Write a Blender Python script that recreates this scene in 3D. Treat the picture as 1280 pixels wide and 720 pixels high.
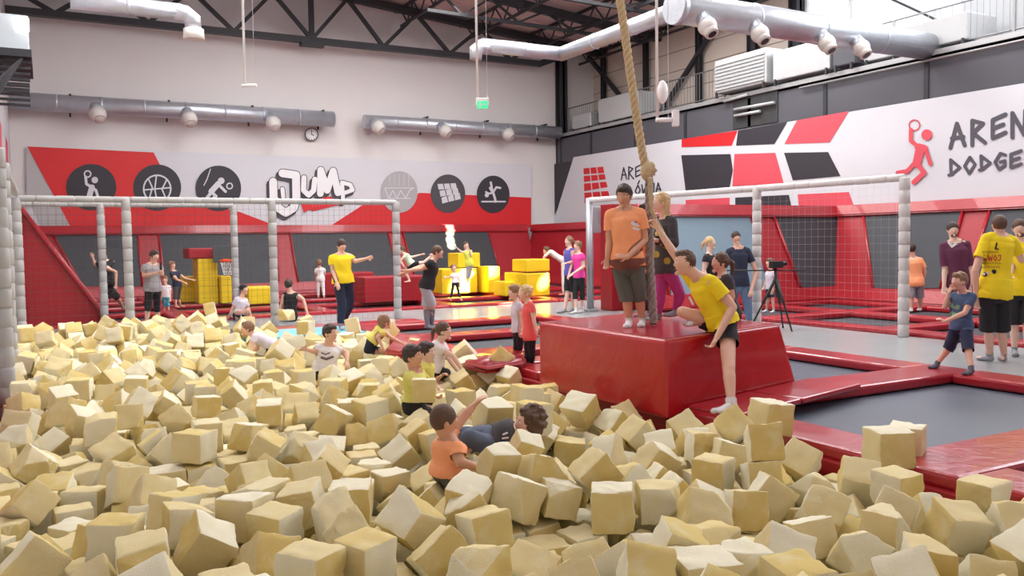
import bpy, bmesh, math, random
import numpy as np
from mathutils import Vector, Matrix, Euler, Quaternion, noise
for _o in list(bpy.data.objects): bpy.data.objects.remove(_o)
random.seed(7)
SC = bpy.context.scene
COL = SC.collection
PI = math.pi

# ---------------------------------------------------------------- camera
F = 1064.0
YAW = math.radians(28.6); PIT = math.atan(56.4 / F); ROL = math.radians(.84)
CAM = Vector((0, 0, 1.6))
FW = Vector((math.sin(YAW) * math.cos(PIT), math.cos(YAW) * math.cos(PIT), -math.sin(PIT)))
_r0 = Vector((math.cos(YAW), -math.sin(YAW), 0)); _u0 = _r0.cross(FW)
RT = _r0 * math.cos(ROL) - _u0 * math.sin(ROL); UP = _u0 * math.cos(ROL) + _r0 * math.sin(ROL)
FH = Vector((math.sin(YAW), math.cos(YAW), 0)); RH = _r0.copy(); Z = Vector((0, 0, 1))
cd = bpy.data.cameras.new('camera'); cam = bpy.data.objects.new('camera', cd); COL.objects.link(cam)
cd.sensor_width = 36; cd.lens = F / 1280 * 36; cd.clip_start = .05; cd.clip_end = 200
_m = Matrix((RT, UP, -FW)).transposed().to_4x4(); _m.translation = CAM; cam.matrix_world = _m
SC.camera = cam

# ---------------------------------------------------------------- world, lights, exposure
W = bpy.data.worlds.new('sky'); SC.world = W; W.use_nodes = True
_bg = W.node_tree.nodes['Background']; _bg.inputs[0].default_value = (.86, .93, 1.0, 1); _bg.inputs[1].default_value = 1.6
SC.view_settings.view_transform = 'Standard'; SC.view_settings.look = 'None'
SC.view_settings.gamma = 1; SC.view_settings.use_curve_mapping = False
SC.view_settings.exposure = 0.17
def area(name, loc, sx, sy, power, colr, rot=(0, 0, 0)):
    l = bpy.data.lights.new(name, 'AREA'); l.shape = 'RECTANGLE'; l.size = sx; l.size_y = sy
    l.energy = power; l.color = colr
    o = bpy.data.objects.new(name, l); COL.objects.link(o); o.location = loc; o.rotation_euler = rot; return o
# unseen overhead fill lamps added under roof openings, and daylight from the tall windows
FILL_XY = [(2.6, 5.5), (6.6, 5.5), (11.4, 5.5), (2.6, 15.0), (6.6, 15.0), (11.4, 15.0), (15.6, 8.5), (15.6, 18.5), (6.6, 22.5), (11.4, 22.5)]
for _x, _y in FILL_XY:
    area('overhead_fill', (_x, _y, 9.35), 1.9, 6.0, 60 if _y < 8 else (410 if _y < 20 else 280), (1, .99, .96))
area('window_daylight', (20.2, 9.5, 8.1), 2.8, 15, 820, (.90, .95, 1.0), (0, math.radians(90), 0))
def sunspot(name, src, dst, size, blend, power, shp=(1, 1)):
    l = bpy.data.lights.new(name, 'SPOT'); l.energy = power; l.color = (1, .88, .55); l.spot_size = math.radians(size)
    l.spot_blend = blend; l.shadow_soft_size = .05
    o = bpy.data.objects.new(name, l); COL.objects.link(o); o.location = src
    o.rotation_euler = (Vector(dst) - Vector(src)).to_track_quat('-Z', 'Y').to_euler(); return o

# ---------------------------------------------------------------- helpers
def P(px, py, d): return CAM + FW * d + RT * ((px - 640) / F * d) + UP * ((360 - py) / F * d)
def ray(px, py): return P(px, py, 1) - CAM
def on(px, py, p0, n):
    v = ray(px, py); return CAM + v * ((Vector(p0) - CAM).dot(n) / v.dot(n))
def onz(px, py, z): return on(px, py, (0, 0, z), Z)
def depth(p): return (Vector(p) - CAM).dot(FW)

def s2l(c): return tuple((x / 12.92 if x <= .04045 else ((x + .055) / 1.055) ** 2.4) for x in c)
def rgb(r, g, b): return s2l((r / 255, g / 255, b / 255)) + (1,)
MATS = {}
def mat(name, col, rough=.6, metal=0, nscale=0, namt=.15, bump=0, bscale=30, spec=.5, coat=0, wrinkle=0):
    if name in MATS: return MATS[name]
    m = bpy.data.materials.new(name); m.use_nodes = True; nt = m.node_tree; b = nt.nodes['Principled BSDF']
    b.inputs['Base Color'].default_value = col; b.inputs['Roughness'].default_value = rough
    b.inputs['Metallic'].default_value = metal; b.inputs['Specular IOR Level'].default_value = spec
    b.inputs['Coat Weight'].default_value = coat
    tc = nt.nodes.new('ShaderNodeTexCoord')
    if nscale:
        n = nt.nodes.new('ShaderNodeTexNoise'); n.inputs['Scale'].default_value = nscale; n.inputs['Detail'].default_value = 4
        nt.links.new(tc.outputs['Object'], n.inputs['Vector'])
        mx = nt.nodes.new('ShaderNodeMix'); mx.data_type = 'RGBA'
        mx.inputs[6].default_value = tuple(c * (1 - namt) for c in col[:3]) + (1,)
        mx.inputs[7].default_value = tuple(min(1, c * (1 + namt)) for c in col[:3]) + (1,)
        nt.links.new(n.outputs['Fac'], mx.inputs[0]); nt.links.new(mx.outputs[2], b.inputs['Base Color'])
    if bump or wrinkle:
        n2 = nt.nodes.new('ShaderNodeTexNoise'); n2.inputs['Scale'].default_value = bscale; n2.inputs['Detail'].default_value = 3
        nt.links.new(tc.outputs['Object'], n2.inputs['Vector'])
        bp = nt.nodes.new('ShaderNodeBump'); bp.inputs['Strength'].default_value = bump or wrinkle
        bp.inputs['Distance'].default_value = .01 if bump else .03
        if wrinkle: n2.inputs['Distortion'].default_value = 1.2
        nt.links.new(n2.outputs['Fac'], bp.inputs['Height']); nt.links.new(bp.outputs['Normal'], b.inputs['Normal'])
    MATS[name] = m; return m
def emit(name, col, s):
    if name in MATS: return MATS[name]
    m = bpy.data.materials.new(name); m.use_nodes = True; b = m.node_tree.nodes['Principled BSDF']
    b.inputs['Base Color'].default_value = col; b.inputs['Emission Color'].default_value = col
    b.inputs['Emission Strength'].default_value = s; MATS[name] = m; return m

class MB:
    def __init__(s): s.b = bmesh.new()
    def poly(s, pts, flip=False):
        vs = [s.b.verts.new(p) for p in pts]; 
        if flip: vs.reverse()
        return s.b.faces.new(vs)
    def prism(s, pts, off):
        a = [s.b.verts.new(p) for p in pts]; c = [s.b.verts.new(Vector(p) + Vector(off)) for p in pts]; n = len(pts)
        s.b.faces.new(a); s.b.faces.new(c[::-1])
        for i in range(n): s.b.faces.new((a[i], c[i], c[(i + 1) % n], a[(i + 1) % n]))
        return s
    def box(s, x0, x1, y0, y1, z0, z1, bev=0, seg=2, M=None):
        r = bmesh.ops.create_cube(s.b, size=1); vs = r['verts']
        for v in vs: v.co = Vector(((x0 + x1) / 2 + v.co.x * (x1 - x0), (y0 + y1) / 2 + v.co.y * (y1 - y0), (z0 + z1) / 2 + v.co.z * (z1 - z0)))
        if bev:
            es = list({e for v in vs for e in v.link_edges})
            q = bmesh.ops.bevel(s.b, geom=es, offset=bev, segments=seg, affect='EDGES', profile=.5); vs = list({*q['verts'], *[v for f in q['faces'] for v in f.verts]})
        if M is not None:
            for v in vs: v.co = M @ v.co
        return s
    def tube(s, pts, rad, n=10, cap=True):
        pts = [Vector(p) for p in pts]; k = len(pts); rr = rad if isinstance(rad, (list, tuple)) else [rad] * k
        rings = []; u = None
        for i, p in enumerate(pts):
            t = (pts[min(i + 1, k - 1)] - pts[max(i - 1, 0)]).normalized()
            if u is None: u = t.orthogonal().normalized()
            u = (u - t * u.dot(t)).normalized(); w = t.cross(u)
            rings.append([s.b.verts.new(p + (u * math.cos(2 * PI * j / n) + w * math.sin(2 * PI * j / n)) * rr[i]) for j in range(n)])
        for a, c in zip(rings, rings[1:]):
            for j in range(n): s.b.faces.new((a[j], a[(j + 1) % n], c[(j + 1) % n], c[j])).smooth = True
        if cap: s.b.faces.new(rings[0][::-1]); s.b.faces.new(rings[-1])
        return s
    def bar(s, a, c, w, h=None, up=Z):
        h = h or w; a = Vector(a); c = Vector(c); t = (c - a).normalized(); sd = t.cross(up)
        if sd.length < 1e-3: sd = t.cross(Vector((1, 0, 0)))
        sd.normalize(); u = sd.cross(t)
        q = [sd * (i * w / 2) + u * (j * h / 2) for i, j in ((-1, -1), (1, -1), (1, 1), (-1, 1))]
        return s.prism([a + x for x in q], c - a)
    def ball(s, c, r, n=10, sc=(1, 1, 1)):
        q = bmesh.ops.create_uvsphere(s.b, u_segments=n * 2 // 2 + 4, v_segments=n, radius=r)
        for v in q['verts']:
            v.co = Vector(c) + Vector((v.co.x * sc[0], v.co.y * sc[1], v.co.z * sc[2]))
            for f in v.link_faces: f.smooth = True
        return s
def link(name, me, m, parent=None):
    o = bpy.data.objects.new(name, me); COL.objects.link(o)
    if m: me.materials.append(m)
    if parent is not None:
        o.parent = parent; o.matrix_parent_inverse = parent.matrix_world.inverted()
    return o
def obj(name, mb, m, parent=None, label=None):
    me = bpy.data.meshes.new(name); bmesh.ops.recalc_face_normals(mb.b, faces=mb.b.faces[:]); mb.b.to_mesh(me); mb.b.free()
    o = link(name, me, m, parent)
    if label: o['label'] = label
    return o
def thing(name, label, cat, loc=(0, 0, 0), group=None):
    o = bpy.data.objects.new(name, None); COL.objects.link(o); o.empty_display_size = .1
    o.location = loc; o.matrix_world = Matrix.Translation(loc)
    o['label'] = label; o['category'] = cat
    if group: o['group'] = group
    return o
def tag(o, label, cat, group=None, kind=None):
    o['label'] = label; o['category'] = cat
    if group: o['group'] = group
    if kind: o['kind'] = kind
    return o
def struct(name, mb, m):
    o = obj(name, mb, m); o['kind'] = 'structure'; return o

RED = mat('red_vinyl', rgb(170, 32, 44), .28, nscale=3, namt=.10, wrinkle=.25, bscale=7, coat=.3)
REDD = mat('red_vinyl_matte', rgb(162, 28, 40), .42, nscale=3, namt=.08)
BED = mat('black_bed_mesh', rgb(62, 64, 70), .62, nscale=60, namt=.12, bump=.1, bscale=300)
BEDF = mat('grey_bed_mesh', rgb(80, 88, 102), .42, nscale=1.5, namt=.12, bump=.1, bscale=300)
BEDB = mat('blue_grey_sheen_bed', rgb(120, 144, 160), .5, nscale=2, namt=.06)  # blue grey is the sunlit sheen of the bed, put into its colour
WHITE = mat('white_wall_paint', rgb(226, 222, 222), .85, nscale=.6, namt=.04)
STEEL = mat('dark_painted_steel', rgb(48, 48, 53), .55, nscale=8, namt=.1)
GALV = mat('galvanised_duct', rgb(192, 197, 206), .34, .55, nscale=5, namt=.12, wrinkle=.2, bscale=12)
POSTM = mat('grey_post_padding', rgb(172, 172, 172), .6, nscale=9, namt=.08, bump=.2, bscale=40)
YEL = mat('yellow_vinyl', rgb(240, 206, 40), .4, nscale=3, namt=.06)
NETM = mat('dark_net_cord', rgb(92, 90, 92), .8); NETW = mat('pale_net_cord', rgb(190, 190, 192), .8)
WHP = mat('white_plastic', rgb(238, 238, 238), .4)
BLK = mat('black_plastic', rgb(28, 28, 30), .45)
# ---------------------------------------------------------------- the room
XL, XR, XU, YB = -.85, 18.5, 20.4, 30.0
LEDGE = 5.95
FLOORM = mat('grey_screed', rgb(156, 161, 163), .26, nscale=1.2, namt=.07, spec=.6)
PITM = mat('pit_bottom_black', rgb(40, 38, 36), .9)
def roofz(x): return 10.5 - .092 * abs(x - 8.9)
mb = MB()
mb.box(XL, XR, -2, YB, -.9, -.62)
mb.box(5.04, XR, -2, 16.0, -.62, -.14); mb.box(XL, XR, 17.15, YB, -.62, -.14); mb.box(3.4, XR, 16.0, 17.15, -.62, -.04)
mb.box(9.25, 12.15, -2, 17.2, -.14, 0); mb.box(XL, 12.15, 17.2, 19.4, -.14, 0); mb.box(3.4, 9.25, 15.75, 17.2, -.04, 0)
mb.box(12.15, 17.6, 15.5, 19.4, -.14, 0)
struct('floor', mb, FLOORM)
mb = MB(); mb.box(-.6, 4.96, -.3, 17.1, -.62, -.60); struct('trim_6', mb, PITM)
mb = MB(); mb.box(XL - .3, XU + .3, YB, YB + .3, -.9, 10.8)
struct('wall_back', mb, WHITE)
mb = MB(); mb.box(XL - .3, XL, -2, YB, -.9, 10)
struct('wall_left', mb, mat('left_wall_paint', rgb(205, 200, 200), .85, nscale=1, namt=.05))
mb = MB(); mb.box(XL - .3, XU + .3, -2.3, -2, -.9, 10.8)
struct('wall_front', mb, WHITE)
CHAR = mat('charcoal_cladding', rgb(84, 84, 92), .6, nscale=.8, namt=.06)
mb = MB(); mb.box(XR, XR + .25, -2, YB, -.9, LEDGE); mb.box(XR, XU, -2, YB, LEDGE - .16, LEDGE - .02)
struct('wall_right', mb, CHAR)
# seams of the cladding panels
mb = MB()
for y in (27.4, 24.6, 21.9, 19.0, 16.2, 13.2, 10.3, 7.4): mb.box(XR - .03, XR + .01, y - .06, y + .06, 4.4, LEDGE - .16)
struct('trim_1', mb, mat('cladding_seam', rgb(48, 48, 54), .6))
# upper right wall, set back, with its tall window band
BEIGE = mat('beige_cladding', rgb(216, 203, 192), .8, nscale=.7, namt=.05)
mb = MB(); mb.box(XU, XU + .25, 18.75, YB, LEDGE - .1, 10.2); mb.box(XU, XU + .25, -2, 18.75, LEDGE - .1, 6.5); mb.box(XU, XU + .25, -2, 18.75, 9.7, 10.2)
mb.box(XU, XU + .25, 10.0, 13.1, 6.5, 7.7)
struct('wall_upper_right', mb, BEIGE)
mb = MB()
for z in (7.05, 7.75, 8.45): mb.box(XU - .02, XU, 18.8, YB, z, z + .025)
struct('trim_2', mb, mat('cladding_line', rgb(150, 140, 132), .8))
# windows: frame with panes
fr = MB()
for y in (-2, .5, 3.2, 6.0, 8.8, 11.6, 14.4, 17.0, 18.6): fr.box(XU + .02, XU + .14, y, y + .07, 6.5, 9.7)
for z in (6.5, 8.9, 9.64): fr.box(XU + .02, XU + .14, -2, 18.75, z, z + .06)
wn = struct('window_1', fr, WHP)
gl = MB(); gl.box(XU + .07, XU + .085, -2, 18.7, 6.52, 9.66)
GLASS = bpy.data.materials.new('window_glass'); GLASS.use_nodes = True
_b = GLASS.node_tree.nodes['Principled BSDF']; _b.inputs['Transmission Weight'].default_value = 1; _b.inputs['Roughness'].default_value = 0.02; _b.inputs['IOR'].default_value = 1.02; _b.inputs['Base Color'].default_value = (.95, .98, 1, 1)
obj('window_pane', gl, GLASS, wn)
# roof with openings added above the overhead fill lamps
CEILM = mat('roof_sheet', rgb(212, 192, 190), .8, nscale=2, namt=.05)
xs = sorted({XL - .3, 8.9, XU + .3, *[v for x, y in FILL_XY for v in (x - 1.0, x + 1.0)]})
ys = sorted({-2.3, YB + .3, *[v for x, y in FILL_XY for v in (y - 3.1, y + 3.1)]})
mb = MB()
for x0, x1 in zip(xs, xs[1:]):
    for y0, y1 in zip(ys, ys[1:]):
        cx, cy = (x0 + x1) / 2, (y0 + y1) / 2
        if any(abs(cx - x) < 1 and abs(cy - y) < 3.1 for x, y in FILL_XY): continue
        n = 1
        mb.prism([(x0, y0, roofz(x0)), (x1, y0, roofz(x1)), (x1, y1, roofz(x1)), (x0, y1, roofz(x0))], (0, 0, .15))
struct('ceiling', mb, CEILM)
mb = MB()
y = 23.2
while y < YB:
    for a, c in ((XL, 8.9), (8.9, XU)): mb.bar((a, y, roofz(a) - .02), (c, y, roofz(c) - .02), .05, .05)
    y += .9
struct('trim_3', mb, CEILM)

# ---------------------------------------------------------------- steelwork
def bars(mbx, segs, w, h=None):
    for a, c in segs: mbx.bar(a, c, w, h)
t = thing('roof_truss', 'long dark steel roof truss with zigzag webs along the white back wall', 'truss', (8.9, 29.2, 8.6))
yT = 29.2; xa, xb = -.8, 17.3
mb = MB(); bars(mb, [((xa, yT, 8.62), (xb, yT, 8.62))], .26, .2); obj('bottom_chord', mb, STEEL, t)
mb = MB(); bars(mb, [((xa, yT, roofz(xa) - .2), (8.9, yT, roofz(8.9) - .2)), ((8.9, yT, roofz(8.9) - .2), (XU, yT, roofz(XU) - .2)), ((xb, yT, 8.62), (18.6, yT, roofz(18.6) - .5))], .28, .24); obj('top_chord', mb, STEEL, t)
mb = MB(); n = 7; xs = [xa + (xb - xa) * i / (2 * n) for i in range(2 * n + 1)]
for i in range(2 * n):
    a = (xs[i], yT, roofz(xs[i]) - .25 if i % 2 == 0 else 8.66); c = (xs[i + 1], yT, roofz(xs[i + 1]) - .25 if i % 2 else 8.66)
    mb.bar(a, c, .14, .12)
mb.bar((8.25, yT, 8.6), (8.25, yT, 10.4), .16, .16); mb.box(7.85, 8.65, yT - .16, yT + .16, 8.42, 8.58)
obj('web', mb, STEEL, t)
for k, yy in enumerate((25.6, 22.4)):
    t = thing('roof_truss', ('dark roof truss nearer than the back wall, seen above the kinked duct', 'dark roof truss nearest the camera, cut by the top edge of the photo')[k], 'truss', (14, yy, 9))
    mb = MB(); mb.bar((8.9, yy, roofz(8.9) - .3), (XU, yy, roofz(XU) - .3), .24, .26); mb.bar((XL, yy, roofz(XL) - .3), (8.9, yy, roofz(8.9) - .3), .24, .26); obj('top_chord', mb, STEEL, t)
    mb = MB()
    mb.bar((11, yy, 9.1), (19.6, yy, 8.95), .12, .1)
    for i in range(8):
        x0 = 11.2 + i * 1.05; mb.bar((x0, yy, 9.08 if i % 2 else roofz(x0) - .35), (x0 + 1.05, yy, roofz(x0 + 1.05) - .35 if i % 2 else 9.08), .07)
    obj('web', mb, STEEL, t)
for k, xx in enumerate((11.6, 14.2, 16.8, 19.3)):
    t = thing('roof_joist', 'dark lattice roof joist running towards the back wall, ' + ('leftmost in view', 'second from the left', 'third from the left', 'rightmost, beside the beige wall')[k], 'joist', (xx, 24, 9.5), 'lattice roof joists')
    zt = roofz(xx) - .12; zb = zt - .62
    mb = MB(); mb.bar((xx, 18, zt), (xx, 29.9, zt), .09); mb.bar((xx, 18, zb), (xx, 29.4, zb), .08); obj('chord', mb, STEEL, t)
    mb = MB()
    for i in range(19):
        y0 = 18 + i * .6; mb.bar((xx, y0, zt if i % 2 else zb), (xx, y0 + .6, zb if i % 2 else zt), .04)
    obj('web', mb, STEEL, t)
t = thing('eaves_beam', 'thin dark beam with small brackets along the top of the beige wall', 'beam', (20.2, 24, 9.4))
mb = MB(); mb.bar((20.2, 17.5, 9.38), (20.2, 29.9, 9.38), .1, .09); obj('rail', mb, STEEL, t)
mb = MB()
for i in range(12): mb.bar((20.2, 18 + i, 9.4), (20.2, 18.25 + i, 9.62), .04); mb.bar((20.2, 18.5 + i, 9.4), (20.2, 18.25 + i, 9.62), .04)
obj('bracket', mb, STEEL, t)
cols = [(18.65, 29.75, .36, 10.0, 'thick dark column in the far corner of the hall'), (20.2, 29.0, .17, 9.4, 'slim dark column nearest the far corner'),
        (20.2, 26.2, .17, 9.4, 'slim dark column behind the thick rope'), (20.2, 23.2, .19, 9.4, 'slim dark column with a diagonal brace to its left'),
        (20.2, 20.6, .3, 9.6, 'dark column left of the bright window'), (20.25, 18.85, .34, 9.8, 'blue-grey column at the edge of the bright window')]
for x, y, w, zt, lb in cols:
    mb = MB(); h = w / 2; tk = w * .12
    mb.box(x - h, x + h, y - h, y - h + tk, LEDGE if x > 19 else 0, zt); mb.box(x - h, x + h, y + h - tk, y + h, LEDGE if x > 19 else 0, zt); mb.box(x - tk, x + tk, y - h, y + h, LEDGE if x > 19 else 0, zt)
    tag(obj('steel_column', mb, STEEL), lb, 'column')
for a, c, lb in (((20.15, 30, 9.3), (20.15, 26.6, 6.3), 'diagonal dark brace from the far corner down to the ledge'), ((20.15, 21.6, 9.4), (20.15, 25.4, 6.2), 'diagonal dark brace rising towards the bright window')):
    mb = MB(); mb.bar(a, c, .15, .13); tag(obj('diagonal_brace', mb, STEEL), lb, 'brace')
mb = MB(); mb.bar((20.1, 17.0, 9.0), (20.1, 12.6, 6.15), .07, .06); tag(obj('diagonal_brace', mb, STEEL), 'thin diagonal brace crossing the bright window', 'brace')
# railing on the ledge
t = thing('railing', 'thin grey safety railing along the right ledge above the charcoal wall', 'railing', (18.6, 18, LEDGE))
for z, r in ((1.0, .022), (.12, .02)):
    mb = MB(); mb.tube([(18.62, 2, LEDGE + z), (18.62, 29.3, LEDGE + z)], r, 6); obj('rail', mb, mat('railing_steel', rgb(150, 150, 152), .4, .6), t)
for i in range(10):
    mb = MB(); y = 2.2 + i * 3.0; mb.bar((18.62, y, LEDGE), (18.62, y, LEDGE + 1.0), .05); obj('post', mb, MATS['railing_steel'], t)
mb = MB()
for i in range(180): mb.bar((18.62, 2.3 + i * .15, LEDGE + .12), (18.62, 2.3 + i * .15, LEDGE + 1.0), .012)
s = obj('baluster', mb, MATS['railing_steel'], t); s['kind'] = 'stuff'
mb = MB(); mb.box(XR - .09, XR - .005, -1.9, YB - .5, LEDGE - .1, LEDGE + .02); mb.tube([(XR - .1, 3, LEDGE - .2), (XR - .1, 17, LEDGE - .2)], .03, 8)
tag(obj('cable_tray', mb, mat('tray_grey', rgb(176, 176, 178), .45, .5)), 'pale cable tray edging the top of the charcoal right wall', 'tray')
# corrugated parapet seen through the window
mb = MB()
for i in range(34): mb.box(20.0, 20.06 + .05 * (i % 2), 8.6 + i * .14, 8.74 + i * .14, LEDGE, 7.5)
tag(obj('corrugated_panel', mb, mat('corrugated_light', rgb(196, 202, 206), .5, nscale=2, namt=.05)), 'light corrugated sheet panel on the ledge below the bright window', 'panel')

# ---------------------------------------------------------------- ducts
def segduct(t, a, c, r, seglen=1.25, name='pipe', m=GALV):
    a = Vector(a); c = Vector(c); n = max(1, round((c - a).length / seglen))
    mb = MB(); mb.tube([a, c], r, 24); obj(name, mb, m, t)
    for i in range(1, n):
        p = a.lerp(c, i / n); d = (c - a).normalized() * .03
        mb = MB(); mb.tube([p - d, p + d], r * 1.035, 24); obj('joint_ring', mb, m, t)
def nozzle(t, p, d, r, hang=None):
    p = Vector(p); d = Vector(d).normalized()
    mb = MB(); mb.tube([p, p + d * .2, p + d * .28], [r * .72, r * .8, r * .9], 16); o = obj('nozzle', mb, GALV, t)
    mb = MB(); mb.ball(p + d * .34, r * .98, 12); mb.tube([p + d * .38, p + d * .55], [r * .78, r * .72], 16); obj('nozzle_ball', mb, mat('nozzle_white', rgb(214, 210, 206), .45), o)
    mb = MB(); mb.tube([p + d * .545, p + d * .56], r * .45, 16); obj('outlet', mb, BLK, o)
def wallhang(t, xs_, z):
    for x in xs_: mb = MB(); mb.box(x - .03, x + .03, 29.2, 30.0, z + .24, z + .3); mb.bar((x, 29.95, z - .3), (x, 29.95, z + .3), .05); obj('wall_bracket', mb, STEEL, t)
t = thing('ventilation_duct', 'long galvanised duct with three nozzles on the left of the back wall', 'duct', (3, 29.4, 6))
segduct(t, (-.8, 29.4, 6.02), (9.0, 29.4, 6.02), .27); wallhang(t, (0.8, 3.6, 6.2, 8.6), 6.0)
for px in (119, 232, 336):
    x = on(px, 138, (0, 29.4, 0), Vector((0, 1, 0))).x; nozzle(t, (x, 29.25, 5.98), (.15, -.6, -.85), .26)
t = thing('ventilation_duct', 'galvanised duct with three nozzles on the right of the back wall', 'duct', (14, 29.4, 6))
xA = on(455, 155, (0, 29.4, 0), Vector((0, 1, 0))).x
segduct(t, (xA, 29.4, 6.0), (18.3, 29.4, 6.0), .25); wallhang(t, (12.5, 15.0, 17.6), 6.0)
for px in (470, 553, 631):
    x = on(px, 160, (0, 29.4, 0), Vector((0, 1, 0))).x; nozzle(t, (x - .2, 29.25, 6.0), (.5, -.6, -.7), .25)
t = thing('ventilation_duct', 'thin silver duct kinked at the far corner below the roof', 'duct', (11, 16, 6))
yk = 17.6; zk = 6.12
segduct(t, (8.9, yk, zk), (11.05, yk, zk), .16)
mb = MB(); mb.tube([(9.1, yk, zk), (8.88, yk, zk - .03), (8.76, yk, zk - .12), (8.74, yk, zk - .34)], [.16, .16, .16, .14], 16); obj('elbow', mb, GALV, t)
mb = MB(); mb.ball((11.05, yk, zk), .165, 12); obj('joint_ball', mb, GALV, t)
segduct(t, (11.05, yk, zk), (11.05, 13.3, zk), .17)
t = thing('ventilation_duct', 'reddish lit silver duct with a down-turned outlet at top left', 'duct', (0, yk, 6.1))
segduct(t, (.55, yk, zk), (2.45, yk, zk), .16)
mb = MB(); mb.tube([(2.3, yk, zk), (2.52, yk, zk - .02), (2.64, yk, zk - .12), (2.66, yk, zk - .3)], [.16, .165, .165, .15], 16); obj('elbow', mb, GALV, t)
mb = MB(); mb.tube([(2.66, yk, zk - .3), (2.66, yk, zk - .5)], [.19, .2], 16); obj('outlet', mb, mat('nozzle_white', rgb(214, 210, 206), .45), t)
t = thing('ventilation_duct', 'largest shiny round duct, crossing at top right to the ledge', 'duct', (14, 13.2, 6.1))
segduct(t, (11.0, 13.2, 6.13), (18.7, 13.2, 6.1), .31, 1.9)
mb = MB(); mb.tube([(10.86, 13.2, 6.13), (11.0, 13.2, 6.13)], .335, 24); obj('end_cap', mb, GALV, t)
for px, py in ((877, 18), (942, 44), (1025, 46), (1068, 62)):
    x = on(px, py, (0, 13.1, 0), Vector((0, 1, 0))).x; nozzle(t, (x - .1, 13.05, 6.02), (.1, -.5, -.75), .19)

# machines on the ledge
UNIT = mat('hvac_grey', rgb(186, 188, 190), .5, .2, nscale=3, namt=.05)
def unit(lb, y0, y1, z0, z1, x0=18.7, x1=19.8, fins=0, m=UNIT):
    t = thing('ventilation_unit', lb, 'ventilation unit', ((x0 + x1) / 2, (y0 + y1) / 2, z0))
    mb = MB(); mb.box(x0, x1, y0, y1, z0, z1, .03); obj('casing', mb, m, t)
    for i in range(fins):
        z = z0 + .08 + (z1 - z0 - .16) * i / fins; mb = MB(); mb.box(x0 - .04, x0 + .01, y0 + .06, y1 - .06, z, z + .05); obj('louvre', mb, UNIT, t)
    for yy in (y0 + .1, y1 - .1):
        mb = MB(); mb.box(x0 - .03, x0 + .03, yy - .03, yy + .03, z0 - .14, z0 + .04); obj('foot', mb, STEEL, t)
    return t
unit('grey box ventilation unit on the ledge right of the far corner', 24.6, 27.0, LEDGE + .12, LEDGE + 1.0, 18.55, 19.6)
unit('small pale ventilation box next to the far corner of the ledge', 27.6, 28.9, LEDGE + .1, LEDGE + .65, 18.6, 19.5)
unit('louvred air conditioner on the ledge left of the silver ducting', 18.05, 20.2, LEDGE + .12, LEDGE + 1.12, 18.2, 19.2, 8)
unit('bright silver rectangular duct box beside the louvred air conditioner', 15.9, 17.9, LEDGE + .12, LEDGE + .95, 18.3, 19.4)
unit('dark grey rectangular duct box under the bright window', 15.1, 15.8, LEDGE + .12, LEDGE + 1.05, 18.3, 19.4, 0, CHAR)
unit('long low rectangular duct under the bright window', 12.2, 15.0, LEDGE + .12, LEDGE + .75, 18.5, 19.6)
# recess in the charcoal wall behind pipes
mb = MB()
q = [on(px, py, (XR - .03, 0, 0), Vector((1, 0, 0))) for px, py in ((916, 123), (972, 113), (972, 152), (916, 162))]
mb.prism(q, (.02, 0, 0)); struct('trim_4', mb, mat('recess_dark', rgb(58, 58, 60), .8, nscale=4, namt=.4))
t = thing('pipe_bundle', 'three pale pipes across the dark recess in the charcoal wall', 'pipe', q[0])
for a, c in (((918, 137), (968, 128)), ((918, 145), (950, 139)), ((905, 127), (935, 118))):
    mb = MB(); mb.tube([on(*a, (XR - .12, 0, 0), Vector((1, 0, 0))), on(*c, (XR - .12, 0, 0), Vector((1, 0, 0)))], .045, 8); obj('pipe', mb, UNIT, t)

# left ledge with its underside stair brackets
t = thing('wall_balcony', 'dark steel balcony high on the left wall with ribbed underside', 'balcony', (-.5, 20, 5.4))
mb = MB(); mb.box(-.85, -.12, 20.6, 23.2, 5.62, 5.78); obj('deck', mb, STEEL, t)
for i in range(6):
    mb = MB(); mb.box(-.85, -.14 - .01 * i, 20.8, 20.95, 5.52 - i * .12, 5.57 - i * .12); obj('rib', mb, STEEL, t)
    mb = MB(); mb.box(-.85, -.2, 22.8, 22.9, 5.52 - i * .12, 5.57 - i * .12); obj('rib', mb, STEEL, t)
for i in range(4):
    mb = MB(); mb.bar((-.8, 20.0 - i * .5, 4.6), (-.3, 20.7, 5.6), .04); obj('bracket', mb, STEEL, t)
t = thing('wall_cabinet', 'pale metal cabinet on the dark balcony high at left', 'cabinet', (-.5, 21.5, 5.8))
mb = MB(); mb.box(-.84, -.16, 20.9, 22.6, 5.79, 6.55, .02); obj('casing', mb, mat('pale_metal', rgb(206, 216, 222), .35, .3), t)
mb = MB(); mb.box(-.42, -.14, 20.7, 20.95, 6.2, 6.46, .03, M=None); obj('lamp_cover', mb, emit('lamp_white', (1, 1, 1, 1), 2.5), t, 'glowing white lamp cover')
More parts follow.
